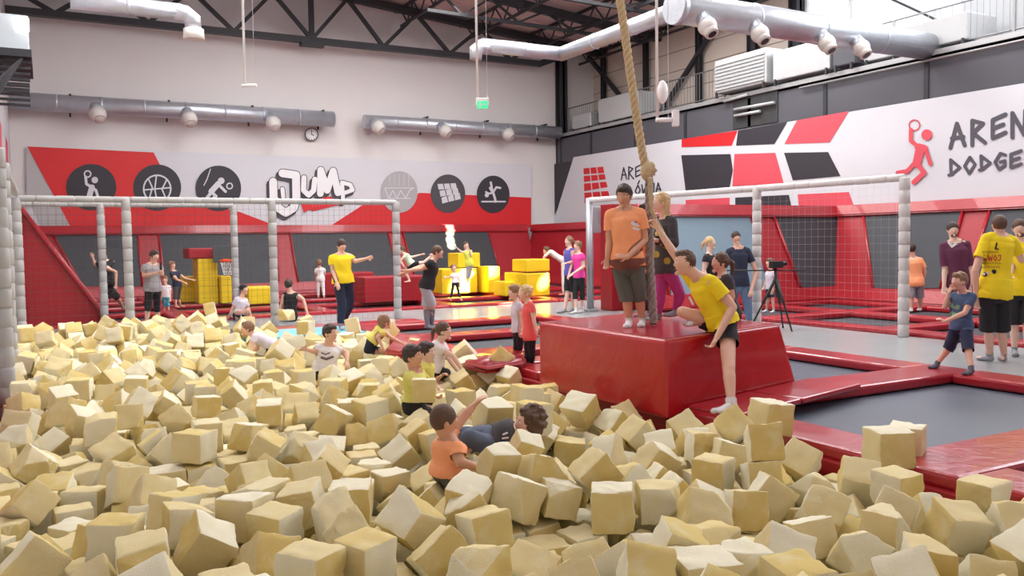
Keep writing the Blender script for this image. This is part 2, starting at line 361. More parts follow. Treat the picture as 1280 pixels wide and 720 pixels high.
# ---------------------------------------------------------------- printed banners
NY = Vector((0, 1, 0)); NX = Vector((1, 0, 0))
def plane(p0, n): return (Vector(p0), n)
class Pl:
    def __init__(s, p0, n, layer=.004): s.p = Vector(p0); s.n = n; s.l = layer   # n points away from the camera
    def at(s, px, py, k=0): return on(px, py, s.p - s.n * (s.l * k), s.n)
BP = Pl((0, 29.9, 0), NY, .014); RP = Pl((18.38, 0, 0), NX, .010)
def decal(name, pts, pl, k, m, parent, th=.003, label=None):
    mb = MB(); mb.prism([pl.at(x, y, k) for x, y in pts], pl.n * th); return obj(name, mb, m, parent, label)
def disc_pts(cx, cy, rx, ry, n=40, rot=0): return [(cx + rx * math.cos(2 * PI * i / n), cy + ry * math.sin(2 * PI * i / n)) for i in range(n)]
def stroke(mb, pts, w, pl, k, closed=False, th=.003):
    pts = list(pts) + ([pts[0]] if closed else [])
    ws = w if isinstance(w, (list, tuple)) else [w] * len(pts)
    step = .00035 / pl.l if hasattr(pl, 'l') else .3; k = k + step * getattr(mb, 'cnt', 0)
    for (a, b), (wa, wb) in zip(zip(pts, pts[1:]), zip(ws, ws[1:])):
        dx, dy = b[0] - a[0], b[1] - a[1]; L = math.hypot(dx, dy) or 1; nx, ny = -dy / L / 2, dx / L / 2
        k += step; mb.cnt = getattr(mb, 'cnt', 0) + 1
        mb.prism([pl.at(x, y, k) for x, y in ((a[0] + nx * wa, a[1] + ny * wa), (b[0] + nx * wb, b[1] + ny * wb), (b[0] - nx * wb, b[1] - ny * wb), (a[0] - nx * wa, a[1] - ny * wa))], pl.n * th)
    for (x, y), ww in zip(pts, ws):
        k += step; mb.cnt += 1
        mb.prism([pl.at(a, b, k) for a, b in disc_pts(x, y, ww / 2, ww / 2, 10)], pl.n * th)
BRED = mat('banner_red', rgb(214, 36, 42), .5, nscale=1, namt=.05)
BPINK = mat('banner_pinkish_red', rgb(222, 84, 98), .5, nscale=1, namt=.05)  # paler, pinker red than the main banner print
BWH = mat('banner_white', rgb(214, 215, 222), .55, nscale=1, namt=.03)
BDK = mat('banner_charcoal', rgb(52, 50, 58), .55)
BGY = mat('banner_grey', rgb(182, 180, 182), .55)
t = thing('wall_banner', 'long red and white banner with round sport emblems on the back wall', 'banner', (9, 29.9, 2.4))
decal('banner_sheet', [(33, 183), (664, 206), (664, 283), (33, 283)], BP, 0, BWH, t)
decal('grey_corner_print', [(34, 185), (88, 283), (50, 283), (34, 246)], BP, 1, BGY, t)
decal('red_print', [(34, 183), (192, 190.5), (222, 248), (300, 265), (347, 283), (88, 283)], BP, 1.5, BRED, t)
decal('red_print', [(412, 283), (457, 254), (505, 256), (524, 241), (664, 247), (664, 283)], BP, 1.5, BRED, t)
def emblem(cx, cy, rx, ry, m, strokes, lb):
    e = decal('round_emblem', disc_pts(cx, cy, rx, ry), BP, 3, m, t, .003, lb)
    mb = MB()
    for pts, w in strokes:
        if w: stroke(mb, [(cx + x, cy + y) for x, y in pts], w, BP, 4)
        else: mb.prism([BP.at(cx + x, cy + y, 4) for x, y in pts], NY * .003)
    obj('pictogram', mb, BWH, e)
circ = lambda x, y, r, n=12: [(x + r * math.cos(2 * PI * i / n), y + r * math.sin(2 * PI * i / n)) for i in range(n + 1)]
emblem(114, 234, 31.5, 29, BDK, [(circ(-4.5, -16.5, 4), 1.8), (circ(4.5, -9, 2), 4.2), ([(-7, -13), (-6, -4), (1, 0), (6, 4), (9, 14)], 3.4), ([(1, 0), (-2, 10)], 7), ([(-2, 10), (-7, 20)], 4), ([(-2, 10), (4, 16), (0, 22)], 4)], 'black disc with a thrower pictogram')
emblem(196.5, 234.5, 30, 29, BDK, [(circ(0, 1.5, 17, 24), 2), ([(-17, 3), (17, 0)], 1.8), ([(-1, -15), (-3, 2), (0, 18)], 1.8), ([(-11, -11), (-6, 0), (-10, 14)], 1.8), ([(12, -10), (6, 2), (11, 14)], 1.8)], 'black disc with a basketball pictogram')
emblem(273, 235.5, 28.5, 28.5, BDK, [(circ(14, -3, 3.6), 1.6), (circ(3.5, -9.5, 2), 4.4), ([(0, -6), (-9, 4)], 7), ([(0, -5), (9, 4)], 3.4), ([(-9, 4), (-3, 10), (-8, 14)], 4), ([(-9, 5), (-15, 13)], 4), ([(-18, -4), (-14, -12), (-10, -24)], 1.2)], 'black disc with a crouching player pictogram')
emblem(499, 240, 23, 26, mat('pale_emblem', rgb(176, 174, 178), .5), [([(-18, -5), (18, -5)], 1.2), ([(-18, -5), (-13, 8), (-8, -2), (-3, 8), (2, -2), (8, 8), (13, -2), (18, -5)], 1.3), ([(-14, 8), (14, 8)], 1.2)] + [([(x, -22), (x, -8)], .7) for x in (-12, -6, 0, 6, 12)], 'pale grey disc with a net pictogram')
g = []
for i in range(3):
    for j in range(3): x_, y_ = -13 + j * 8 + i * 2.4, -12 + i * 8.6 - j * (.4 + i * .8); g.append(([(x_, y_), (x_ + 6.6, y_ - .3 - i), (x_ + 8.2, y_ + 6.6 - i * .6), (x_ + 1.2, y_ + 7.2)], 0))
emblem(560, 242, 21.5, 24, mat('emblem_dark_grey', rgb(74, 72, 78), .5), g, 'dark disc with a trampoline grid pictogram')
emblem(616.5, 243, 20.5, 23.5, BDK, [([(-14, 9), (15, 9)], 2), (circ(-8, 1, 1), 3.4), ([(-4, -8), (0, -2), (2, 4), (3, 9)], 3), ([(0, -2), (-6, -1), (-9, -3)], 2.4), ([(0, -3), (4, -9), (9, -8)], 2.6), ([(-1, -4), (-3, -15)], 2.8)], 'black disc with a tumbling figure pictogram')
# JUMP lettering
lt = [([(341.5, 227), (342, 247), (348, 260), (357, 266), (367, 260), (370.5, 248), (370, 219), (353, 216.5)], 10), ([(353, 236), (354, 246)], 5),
      ([(380, 222), (379.5, 238), (386, 244), (392, 238), (393.5, 224)], 6.5), ([(400.5, 242), (401, 212.5), (409, 238), (416.5, 213.5), (422.5, 241)], 8.5), ([(429, 251), (427.5, 228), (438, 231), (441, 237.5), (431, 241)], 5)]
lg = thing('logo_lettering', 'large graffiti style JUMP lettering in white with dark outline on the banner', 'logo', BP.at(385, 260))
mb = MB(); [stroke(mb, [(x - 2.5, y + 3.5) for x, y in p], w + 2.2, BP, 2.4) for p, w in lt]; obj('letter_shadow', mb, mat('logo_shadow', rgb(70, 70, 80), .5), lg)
mb = MB(); [stroke(mb, p, w + 1.8, BP, 3.4) for p, w in lt]; obj('letter_outline', mb, BDK, lg)
for (p, w), nm in zip([lt[0], lt[2], lt[3], lt[4]], 'JUMP'):
    mb = MB(); stroke(mb, p, w, BP, 5.4); 
    if nm == 'J': stroke(mb, *lt[1], BP, 5.4)
    obj('letter', mb, mat('logo_white', rgb(240, 240, 244), .5), lg, 'white letter ' + nm)
st = decal('red_strapline', [(375, 251), (380, 266), (386, 262), (391, 264), (432, 254), (418, 245)], BP, 2.8, BRED, lg, .003, 'red streaked strapline under the letters')
mb = MB()
for x in range(388, 428, 4): stroke(mb, [(x, 250), (x + 3, 260 - (x - 380) * .12)], 1, BP, 3.4)
obj('streak', mb, BPINK, st)
t = thing('wall_clock', 'small round white wall clock with thin dark rim', 'clock', BP.at(389.5, 168))
decal('rim', disc_pts(389.5, 168, 8.7, 8.6), BP, 1, mat('clock_rim', rgb(96, 96, 98), .5), t, .02); decal('dial', disc_pts(389.5, 168, 7.2, 7.1), BP, 3, WHP, t, .01)
mb = MB(); stroke(mb, [(389.5, 168), (389.7, 162.5)], .8, BP, 4); stroke(mb, [(389.5, 168), (392.3, 169.5)], .9, BP, 4)
for i in range(12): a = PI * i / 6; stroke(mb, [(389.5 + 5.6 * math.cos(a), 168 + 5.5 * math.sin(a)), (389.5 + 6.4 * math.cos(a), 168 + 6.3 * math.sin(a))], .6, BP, 4)
obj('clock_hand', mb, BLK, t)

# right wall banner
t = thing('wall_banner', 'white arena banner with red and charcoal tiles on the right wall', 'banner', (18.4, 12, 2.4))
decal('banner_sheet', [(717, 196.5), (1340, 94), (1340, 244), (1100, 254.5), (691, 280)], RP, 0, BWH, t)
tiles = [([(852, 174), (922, 163), (914.5, 182), (852, 184)], BRED), ([(922.5, 163), (984, 152.5), (968, 180), (920, 182)], BDK), ([(996, 150.5), (1061, 139), (1037, 178), (980.5, 180)], BPINK),
         ([(851.5, 194), (913, 192.5), (916, 213), (911.5, 236), (857, 239)], BDK), ([(918, 192.5), (969, 191), (979.5, 229), (915.5, 233)], BPINK), ([(980, 191), (1035, 190), (1050.5, 220), (991, 225.5)], BDK),
         ([(857, 250), (912, 247), (912, 266), (857, 270)], BPINK), ([(919, 247), (986, 243.5), (990, 262), (919, 266)], BDK), ([(997, 243), (1061, 240), (1069, 262), (999, 266)], BPINK)]
for pts, m in tiles: decal('tile_print', pts, RP, 1, m, t, .003, {'banner_red': 'red tile', 'banner_charcoal': 'charcoal tile', 'banner_pinkish_red': 'pinkish red tile'}[m.name])
ic = MB(); rows = [(210.5, 218), (220, 227.5), (229.5, 239), (241, 254)]
for i, (y0, y1) in enumerate(rows):
    for j in range(3):
        f = lambda u, y: 729 + (y - 210) * .03 + u * (8.5 + (y - 210) * .06) + (u * .0)
        x0, x1 = j + .04, j + .9
        ic.prism([RP.at(f(x0, y0), y0 - x0 * .8, 1), RP.at(f(x1, y0), y0 - x1 * .8, 1), RP.at(f(x1, y1), y1 - x1 * 1.8 * (.4 + .3 * i), 1), RP.at(f(x0, y1), y1 - x0 * 1.8 * (.4 + .3 * i), 1)], NX * .003)
obj('grid_pictogram', ic, BRED, t)
GL = {'A': [[(0, 1), (.45, 0), (1, 1)], [(.1, .6), (.9, .62)]], 'R': [[(.1, 1), (.1, 0), (.85, .2), (.15, .5), (1, 1)]], 'E': [[(1, 0), (.1, .15), (.1, 1), (1, .85)], [(.1, .55), (.85, .45)]],
      'N': [[(.05, 1), (.05, 0), (.9, 1), (.95, 0)]], 'G': [[(.95, .15), (.5, 0), (.05, .5), (.4, 1), (.9, .8), (.9, .5), (.5, .55)]], 'L': [[(.2, 0), (.15, 1), (.9, .95)], [(0, .6), (.6, .35)]],
      'O': [[(.5, 0), (.05, .5), (.45, 1), (.95, .5), (.5, 0)]], 'W': [[(0, 0), (.25, 1), (.5, .35), (.75, 1), (1, 0)]], 'D': [[(.15, 0), (.2, 1), (.95, .6), (.15, 0)], [(0, 1), (.3, .98)]], 'B': [[(.1, 0), (.1, 1), (.9, .75), (.1, .5), (.8, .2), (.1, 0)]]}
def word(name, txt, x0, y0, adv, h, slope, w, m, gap=.22, acc=()):
    mb = MB()
    for i, ch in enumerate(txt):
        xa = x0 + i * adv; ya = y0 + slope * i * adv; cw = adv * (1 - gap); hh = h * (1 + .08 * math.sin(i * 2.3))
        for s_ in GL[ch]: stroke(mb, [(xa + u * cw, ya + slope * u * cw + v * hh) for u, v in s_], w, RP, 1)
        if i in acc: stroke(mb, [(xa + cw * .5, ya - 2), (xa + cw * .8, ya - 6)], w, RP, 1)
    return obj(name, mb, m, t, 'brush lettering ' + txt)
word('lettering', 'ARENA', 776.5, 210, 8.7, 15, -.16, 1.5, BDK)
word('lettering', 'GLOWNA', 776.5, 234, 8.6, 14, -.12, 1.5, BDK, .2, (2,))
word('lettering', 'ARENA', 1188, 156, 25.5, 29, -.19, 5.2, mat('banner_dark_grey', rgb(84, 82, 92), .55), .3)
word('lettering', 'DODGEBALL', 1186, 200, 19.0, 19, -.13, 4, MATS['banner_dark_grey'], .24)
mb = MB()
stroke(mb, circ(1143, 156.5, 6.7), 1.6, RP, 1); stroke(mb, circ(1158.5, 168.5, 3.4), 7, RP, 1)
for p, w in (([(1138.5, 162), (1138.5, 176), (1146, 182), (1156, 184), (1163, 205)], 5), ([(1148, 184), (1155, 186)], 10), ([(1150, 186), (1146, 204)], 11), ([(1144, 203), (1134, 214), (1122, 216)], 5.5), ([(1146, 204), (1155, 216), (1142, 228)], 6)): stroke(mb, p, w, RP, 1)
obj('player_pictogram', mb, BPINK, t)
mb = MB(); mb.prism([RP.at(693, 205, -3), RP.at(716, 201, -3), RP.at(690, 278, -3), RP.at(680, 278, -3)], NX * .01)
struct('trim_5', mb, mat('dark_strip', rgb(58, 56, 62), .7))  # plain dark strip along the left edge of the banner
# left wall print
t = thing('wall_banner', 'pale banner with pinkish red print on the left wall at the photo edge', 'banner', (-.84, 22, 4))
LP_ = Pl((-.83, 0, 0), Vector((-1, 0, 0)))
mb = MB(); mb.box(-.849, -.84, 12, 29.0, 2.5, 5.3); obj('banner_sheet', mb, BWH, t)
for k in range(4):
    mb = MB(); y0 = 14 + k * 3.7; mb.prism([(-.838, y0, 3.0), (-.838, y0 + 1.6, 3.0), (-.838, y0 + 2.6, 4.6), (-.838, y0 + 1.0, 4.6)], (-.002, 0, 0)); obj('red_print', mb, BPINK, t)
# ---------------------------------------------------------------- trampoline courts
def court(lb, xl, yl, pw=.38, bm=None, skip=(), zt=.07, ph=.11, hp=None):
    """xl, yl: centre lines of the pads; a bed in every cell"""
    t = thing('trampoline_court', lb, 'trampoline', (xl[0], yl[0], 0)); h = pw / 2; hx = (hp or pw) / 2
    for i in range(len(xl) - 1):
        for j in range(len(yl) - 1):
            if (i, j) in skip: continue
            mb = MB(); x0, x1, y0, y1 = xl[i] + h * .6, xl[i + 1] - h * .6, yl[j] + h * .6, yl[j + 1] - h * .6
            N = 8; g = [[mb.b.verts.new((x0 + (x1 - x0) * a / N, y0 + (y1 - y0) * b / N, -.05 - .02 * math.sin(PI * a / N) * math.sin(PI * b / N))) for b in range(N + 1)] for a in range(N + 1)]
            for a in range(N):
                for b in range(N): mb.b.faces.new((g[a][b], g[a + 1][b], g[a + 1][b + 1], g[a][b + 1])).smooth = True
            obj('bed', mb, bm or BED, t)
    for j, y in enumerate(yl):
        for i in range(len(xl) - 1):
            if (i, j - 1) in skip and ((i, j) in skip or j == len(yl) - 1): continue
            if j == 0 and (i, 0) in skip: continue
            mb = MB(); mb.box(xl[i] - hx + .004, xl[i + 1] + hx - .004 if i == len(xl) - 2 else xl[i + 1] - hx - .004, y - h, y + h, zt - ph, zt, .03); obj('pad', mb, RED, t)
    for i, x in enumerate(xl):
        for j in range(len(yl) - 1):
            if (i - 1, j) in skip and ((i, j) in skip or i == len(xl) - 1): continue
            if i == 0 and (0, j) in skip: continue
            mb = MB(); mb.box(x - hx, x + hx, yl[j] + h + .004, yl[j + 1] - h - .004, zt - ph, zt, .03); obj('pad', mb, RED, t)
    return t
court('red padded trampolines along the right edge of the foam pit, nearest the camera', [5.28, 9.05], [1.2, 3.65, 6.25, 8.95], .62, BEDF, zt=.07, hp=.5)
court('red padded trampolines behind the red platform, ending at the grey walkway', [5.1, 9.05], [9.6, 10.75, 13.1, 15.35], .5, BED, zt=.08)
court('red padded trampoline court in front of the back wall', [-.6, 2.6, 5.8, 9.0, 12.2, 15.4], [19.6, 22.0, 24.4, 26.8, 28.6], .42, BED)
court('red padded dodgeball court between the walkway and the right wall', [12.4, 14.8, 17.2], [1.5, 4.2, 6.9, 9.6, 12.3, 14.9], .42, BED)
# folded red mat by the coach's foot
def rbox_thing(name, lb, cat, x0, x1, y0, y1, z0, z1, m, bev=.03, rot=0):
    mb = MB(); c = Vector(((x0 + x1) / 2, (y0 + y1) / 2, 0)); M = Matrix.Translation(c) @ Matrix.Rotation(rot, 4, 'Z') @ Matrix.Translation(-c)
    mb.box(x0, x1, y0, y1, z0, z1, bev, 3, M); return tag(obj(name, mb, m), lb, cat)

# red platform block: a trapezoid whose right end slopes
A = Vector((4.80, 5.95, 0)); B = Vector((4.74, 8.10, 0)); C_ = Vector((6.98, 6.45, 0)); D_ = C_ + (B - A)
ex = (C_ - A).normalized(); H_ = .72
t = thing('platform_block', 'large red padded block beside the foam pit with people on top', 'padded block', (5.8, 7, 0))
def blockmesh(z0, z1, ins, bev):
    mb = MB(); b = mb.b
    def pt(p, z, s): return Vector((p.x, p.y, z)) + s
    lo = [A, C_, D_, B]; sl = .36
    f = lambda z: [pt(A, z, ex * 0), pt(C_, z, -ex * sl * (z / H_) ** 1.0), pt(D_, z, -ex * sl * (z / H_)), pt(B, z, ex * 0)]
    a = [b.verts.new(p) for p in f(z0)]; c = [b.verts.new(p) for p in f(z1)]
    b.faces.new(a); b.faces.new(c[::-1]); [b.faces.new((a[i], a[(i + 1) % 4], c[(i + 1) % 4], c[i])) for i in range(4)]
    bmesh.ops.bevel(b, geom=b.edges[:], offset=bev, segments=3, affect='EDGES', profile=.6)
    return mb
mb = blockmesh(.0, H_, 0, .05)
for f in mb.b.faces: f.smooth = True
obj('padded_body', mb, mat('red_block_vinyl', rgb(182, 26, 32), .3, nscale=1.6, namt=.12, wrinkle=.5, bscale=2.2, coat=.25), t)
mb = MB(); up = Vector((0, 0, H_ + .004)); q = [A + ex * .0, C_ - ex * .36, D_ - ex * .36, B]
cc = sum((p for p in q), Vector()) / 4; q = [cc + (p - cc) * .955 for p in q]; mb.prism([p + up - Vector((0, 0, .01)) for p in q], (0, 0, .012)); obj('top_sheet', mb, RED, t)
mb = MB()
for a, c in ((A, C_ - ex * .36), (A, B)): mb.tube([a + up + Vector((.03, .03, -.008)), c + up + Vector((.03, .03, -.008))], .008, 6)
obj('seam', mb, mat('pale_seam', rgb(214, 120, 122), .4), t)
t = thing('landing_mat', 'thin red landing mat lying in front of the red block', 'mat', (5.9, 5.9, .07))
for s0, s1 in ((.25, 1.25), (1.27, 2.42)):
    mb = MB(); p = A + ex * s0 - Vector((-ex.y, ex.x, 0)) * .60; M = Matrix.Translation(p) @ Matrix.Rotation(math.atan2(ex.y, ex.x), 4, 'Z'); mb.box(0, s1 - s0, 0, .58, .05, .105, .02, 2, M); obj('mat_section', mb, RED, t)
# soft curved pad and blue mat at the pit's far edge
BLUE = mat('turquoise_mat', rgb(122, 196, 220), .45, nscale=2, namt=.05)
mb = MB(); mb.prism([(3.0, 14.3, -.02), (4.95, 14.3, -.02), (4.95, 15.7, -.02), (3.4, 15.7, -.02), (2.6, 15.0, -.02)], (0, 0, .10)); bmesh.ops.bevel(mb.b, geom=mb.b.edges[:], offset=.02, segments=2, affect='EDGES')
tag(obj('landing_mat', mb, BLUE), 'light blue mat at the far edge of the foam pit', 'mat')
rbox_thing('landing_mat', 'red mat strip under the man in yellow at the pit end', 'mat', 3.5, 6.6, 15.75, 16.35, 0.0, .08, RED)
mb = MB(); q = [onz(x, y, .17) for x, y in ((576, 451), (604, 438), (630, 435), (658, 436), (658, 449), (606, 458))]
mb.prism(q, (0, 0, -.10)); bmesh.ops.bevel(mb.b, geom=mb.b.edges[:], offset=.05, segments=3, affect='EDGES'); [setattr(f, 'smooth', True) for f in mb.b.faces]
tag(obj('landing_mat', mb, RED), 'thick bent red mat bulging between foam cubes and the red block', 'mat')
mb = MB(); q = [onz(x, y, .16) for x, y in ((480, 436), (498, 418), (545, 416), (548, 426), (500, 440))]
mb.prism(q, (0, 0, -.1)); bmesh.ops.bevel(mb.b, geom=mb.b.edges[:], offset=.035, segments=3, affect='EDGES')
tag(obj('landing_mat', mb, RED), 'small red mat beside the crawling child in yellow', 'mat')

# ---------------------------------------------------------------- slanted wall trampolines
def slant(lb, tp, bt, beds, bedm, name='wall_trampoline', th=.12, frames=True):
    """tp, bt: top and base line (each two points); beds: four photo corners each, laid on the slanted plane"""
    tp = [Vector(p) for p in tp]; bt = [Vector(p) for p in bt]
    n = (tp[1] - tp[0]).cross(bt[0] - tp[0]).normalized()
    if n.dot(CAM - tp[0]) < 0: n = -n
    t = thing(name, lb, 'trampoline', (bt[0] + bt[1]) / 2)
    mb = MB(); mb.prism([tp[0], tp[1], bt[1], bt[0]], -n * th); obj('padded_frame', mb, REDD, t)
    ax = (tp[1] - tp[0]).normalized(); dn = ((bt[0] + bt[1]) / 2 - (tp[0] + tp[1]) / 2).normalized()
    mb = MB(); w = .30
    mb.prism([tp[0] + n * .005, tp[1] + n * .005, tp[1] + dn * w + n * .005, tp[0] + dn * w + n * .005], n * .10); bmesh.ops.bevel(mb.b, geom=mb.b.edges[:], offset=.03, segments=2, affect='EDGES'); obj('top_pad', mb, RED, t)
    mb = MB(); mb.prism([bt[0] + n * .005 - dn * .34, bt[1] + n * .005 - dn * .34, bt[1] + n * .005, bt[0] + n * .005], n * .08); bmesh.ops.bevel(mb.b, geom=mb.b.edges[:], offset=.03, segments=2, affect='EDGES'); obj('bottom_pad', mb, RED, t)
    for k, q in enumerate(beds):
        m = bedm[k] if isinstance(bedm, list) else bedm
        w = [on(x, y, tp[0] + n * .012, n) for x, y in q]
        mb = MB(); mb.prism(w, n * .006); obj('bed', mb, m, t)
        for a, c in ((w[0], w[3]), (w[1], w[2])):
            mb = MB(); mb.tube([a + n * .02, c + n * .02], .035, 8); obj('side_pad', mb, RED, t)
    return t
slant('row of black wall trampolines in red frames along the back wall', ((-.8, 29.7, 2.3), (16.9, 29.7, 2.3)), ((-.8, 28.75, .05), (16.9, 28.75, .05)),
      [[(65, 292), (172, 291.5), (178, 358), (103, 358)], [(198, 292), (345, 291), (348, 356), (206, 357)], [(362, 291), (484, 290), (502, 352), (373, 355)], [(503, 290), (610, 289), (628, 350), (520, 352)]], BED)
slant('plain red slanted wall at the right side of the back court', ((17.2, 29.7, 2.3), (17.2, 15.9, 2.3)), ((16.4, 29.2, .05), (16.4, 15.9, .05)), [], BED)
# low red kerb of the right arena against the side wall
slant('black wall trampolines in red frames below the arena banner on the right wall', ((18.3, 15.6, 2.42), (18.3, 1.0, 2.42)), ((17.35, 14.9, .05), (17.35, 1.0, .05)),
      [[(1080, 271), (1204, 264.5), (1176, 360), (1092, 361)], [(1238, 263), (1345, 257), (1300, 362), (1206, 361)]], BED)
slant('end wall trampolines of the dodgeball court, one bed with painted blue grey sheen, one black', ((11.7, 15.65, 2.42), (18.3, 15.65, 2.42)), ((11.7, 14.9, .05), (17.8, 14.9, .05)),
      [[(836, 269), (938, 270), (962, 362), (836, 372)], [(967, 270.5), (1050, 270.5), (1061, 361), (1001, 362)]], [BEDB, BED])
# red closed ends of the slanted walls
def endcap(lb, pts, th):
    mb = MB(); mb.prism(pts, th); bmesh.ops.bevel(mb.b, geom=mb.b.edges[:], offset=.02, segments=2, affect='EDGES')
    return tag(obj('padded_wall_end', mb, REDD), lb, 'padded wall')
endcap('dark red triangular padded wall end at the left behind the net', [(-.8, 19.45, 0), (1.15, 19.45, 0), (.95, 19.45, .3), (-.45, 19.45, 2.5), (-.8, 19.45, 2.5)], (0, 1.2, 0))
mb = MB(); mb.tube([(1.02, 19.42, .1), (.94, 19.42, .32), (-.44, 19.42, 2.46)], .05, 8); o_ = bpy.data.objects['padded_wall_end']; obj('edge_piping', mb, RED, o_, 'glossier edge roll')
endcap('red padded end of the partition behind the metal post', [(11.35, 16.0, 0), (12.3, 16.0, 0), (12.3, 16.0, 2.45), (11.35, 16.0, 2.45)], (0, .5, 0))
mb = MB(); mb.box(12.3, 17.1, 15.95, 16.05, 0, 2.35); tag(obj('partition_wall', mb, REDD), 'red partition wall closing the far end of the dodgeball court', 'partition')

# ---------------------------------------------------------------- padded net frames
def sleeve(mb, a, c, r, step=.22, n=14):
    a = Vector(a); c = Vector(c); L = (c - a).length; k = max(1, round(L / step)); pts = []; rr = []
    for i in range(k):
        for u, s in ((.0, .86), (.08, 1), (.92, 1), (1.0, .86)):
            pts.append(a.lerp(c, (i + u * .999) / k)); rr.append(r * s * (1 + .03 * math.sin(i * 7.3)))
    mb.tube(pts, rr, n)
def netmesh(mb, p00, p10, p11, p01, cell=.11, r=.0019):
    p00, p10, p11, p01 = map(Vector, (p00, p10, p11, p01)); w = (p10 - p00).length; h = (p01 - p00).length
    nw = int(w / cell); nh = int(h / cell)
    for i in range(nw + 1): mb.tube([p00.lerp(p10, i / nw), p01.lerp(p11, i / nw)], r, 3, False)
    for i in range(nh + 1): mb.tube([p00.lerp(p01, i / nh), p10.lerp(p11, i / nh)], r, 3, False)
def frame(lb, posts, zt, beams, nets, r=.082, m=POSTM, cell=.11, nm_=NETM):
    t = thing('net_frame', lb, 'net frame', posts[0])
    for p in posts: mb = MB(); sleeve(mb, p, (p[0], p[1], zt), r); obj('post', mb, m, t)
    for a, c in beams: mb = MB(); sleeve(mb, a, c, r * .72, .3); obj('beam', mb, m, t)
    for q in nets:
        mb = MB(); netmesh(mb, *q, cell=cell, r=.0019 if nm_ is NETM else .0011); o = obj('net', mb, nm_, t); o['kind'] = 'stuff'
    return t
yA = 17.25; X = lambda px, y: on(px, 300, (0, y, 0), NY).x
xa = [X(159, yA), X(341, yA), X(495.5, yA)]
frame('grey padded net frame across the far end of the foam pit', [(-.44, yA, -.3)] + [(x, yA, 0) for x in xa], 2.52, [((-.44, yA, 2.5), (xa[2], yA, 2.5))],
      [((-.4, yA, .05), (xa[1], yA, .05), (xa[1], yA, 2.45), (-.4, yA, 2.45)), ((xa[1] + .02, yA, .05), (xa[2], yA, .05), (xa[2], yA, 2.45), (xa[1] + .02, yA, 2.45))])
yB_ = 19.2; xb_ = [X(127, yB_), X(293, yB_)]
frame('second grey padded net frame just behind the first at left', [(-.5, yB_, 0)] + [(x, yB_, 0) for x in xb_], 2.52, [((-.5, yB_, 2.5), (xb_[1], yB_, 2.5))],
      [((-.45, yB_, .1), (xb_[1], yB_, .1), (xb_[1], yB_, 2.45), (-.45, yB_, 2.45))], .075, cell=.16)
frame('grey padded posts of the side net at the left edge of the photo', [(-.47, 13.1, -.4), (-.45, 11.2, -.4)], 2.75, [((-.47, 13.1, 2.7), (-.44, yA, 2.6))], [], .085)
p1 = onz(1129, 421, 0); p2 = onz(946, 405, 0); p3 = onz(738, 389, 0); zz = 2.55
d12 = p2 + (p2 - p1) * .55
frame('pale padded net frame along the dodgeball court', [tuple(p1), tuple(p2)], zz, [((p1.x, p1.y, zz), (p2.x, p2.y, zz)), ((p2.x, p2.y, zz), (p3.x, p3.y, zz))],
      [((p1.x, p1.y, .05), (p2.x, p2.y, .05), (p2.x, p2.y, zz), (p1.x, p1.y, zz))], .085, mat('pale_post_padding', rgb(206, 204, 204), .55, nscale=9, namt=.07, bump=.2, bscale=40), .13, NETW)
t = thing('metal_post', 'smooth grey metal post with bracket beside the red partition', 'post', p3)
mb = MB(); mb.tube([p3, (p3.x, p3.y, zz + .05)], .085, 16); obj('tube', mb, mat('bare_steel', rgb(176, 178, 184), .4, .5), t)
mb = MB(); mb.box(p3.x - .14, p3.x + .14, p3.y - .14, p3.y + .14, 0, .06, .01); obj('foot_plate', mb, MATS['bare_steel'], t)
mb = MB(); mb.box(p3.x + .08, p3.x + .3, p3.y - .03, p3.y + .03, zz - .75, zz - .15, .01); obj('bracket', mb, MATS['bare_steel'], t)

# ---------------------------------------------------------------- soft blocks in the back court
def blk(name, lb, px0, px1, pyt, pyb, d, dep, m, cat='soft block', z0=None):
    a = P(px0, pyb, d); b = P(px1, pyb, d); zt = P((px0 + px1) / 2, pyt, d).z; z0 = max(.07, a.z) if z0 is None else z0
    mb = MB(); u = (b - a); u.z = 0; L = u.length; M = Matrix.Translation((a.x, a.y, 0)) @ Matrix.Rotation(math.atan2(u.y, u.x), 4, 'Z')
    # keep blocks square to the room
    M = Matrix.Translation((a.x, a.y, 0)); mb.box(0, (b.x - a.x), 0, dep, z0, zt, .03, 2, M)
    return tag(obj(name, mb, m), lb, cat)
blk('soft_block', 'tall yellow block column under the red slab at left', 249, 276, 323, 386, 23.0, .9, YEL, z0=.07)
blk('soft_block', 'wide red slab on top of the yellow column at left', 236, 284, 310, 323, 22.8, 1.1, REDD, z0=1.30)
blk('soft_block', 'yellow block right of the tall yellow column', 277, 292, 345, 385, 23.0, .8, YEL, z0=.07)
blk('soft_block', 'low yellow block left of the tall yellow column', 226, 247, 346, 377, 23.8, .7, YEL, z0=.07)
blk('soft_block', 'low yellow block behind the woman in the black tank top', 311, 347, 359, 384, 22.5, .8, YEL, z0=.07)
blk('soft_block', 'long red block behind the man in yellow', 406, 480, 341, 372, 26.0, .8, REDD, z0=.07)
blk('soft_block', 'red block behind the man in the black shirt', 456, 553, 346, 382, 22.3, .9, REDD, z0=.07)
blk('soft_block', 'upper yellow block of the middle stack, against the back wall', 573, 608, 316, 336, 26.4, .8, YEL, z0=.86)
blk('soft_block', 'wide lower yellow block of the middle stack, behind the small child in white', 553, 609, 336, 362, 26.0, 1.1, YEL, z0=.07)
blk('soft_block', 'yellow block at the right of the middle stack, with a bright patch of sun', 611, 630, 333, 361, 26.15, .8, YEL, z0=.07)
blk('soft_block', 'low yellow step left of the right-hand stack', 631, 648, 352, 367, 24.4, .7, YEL, z0=.07)
blk('soft_block', 'middle yellow step of the right-hand stack', 647, 659, 341, 367, 24.4, .8, YEL, z0=.07)
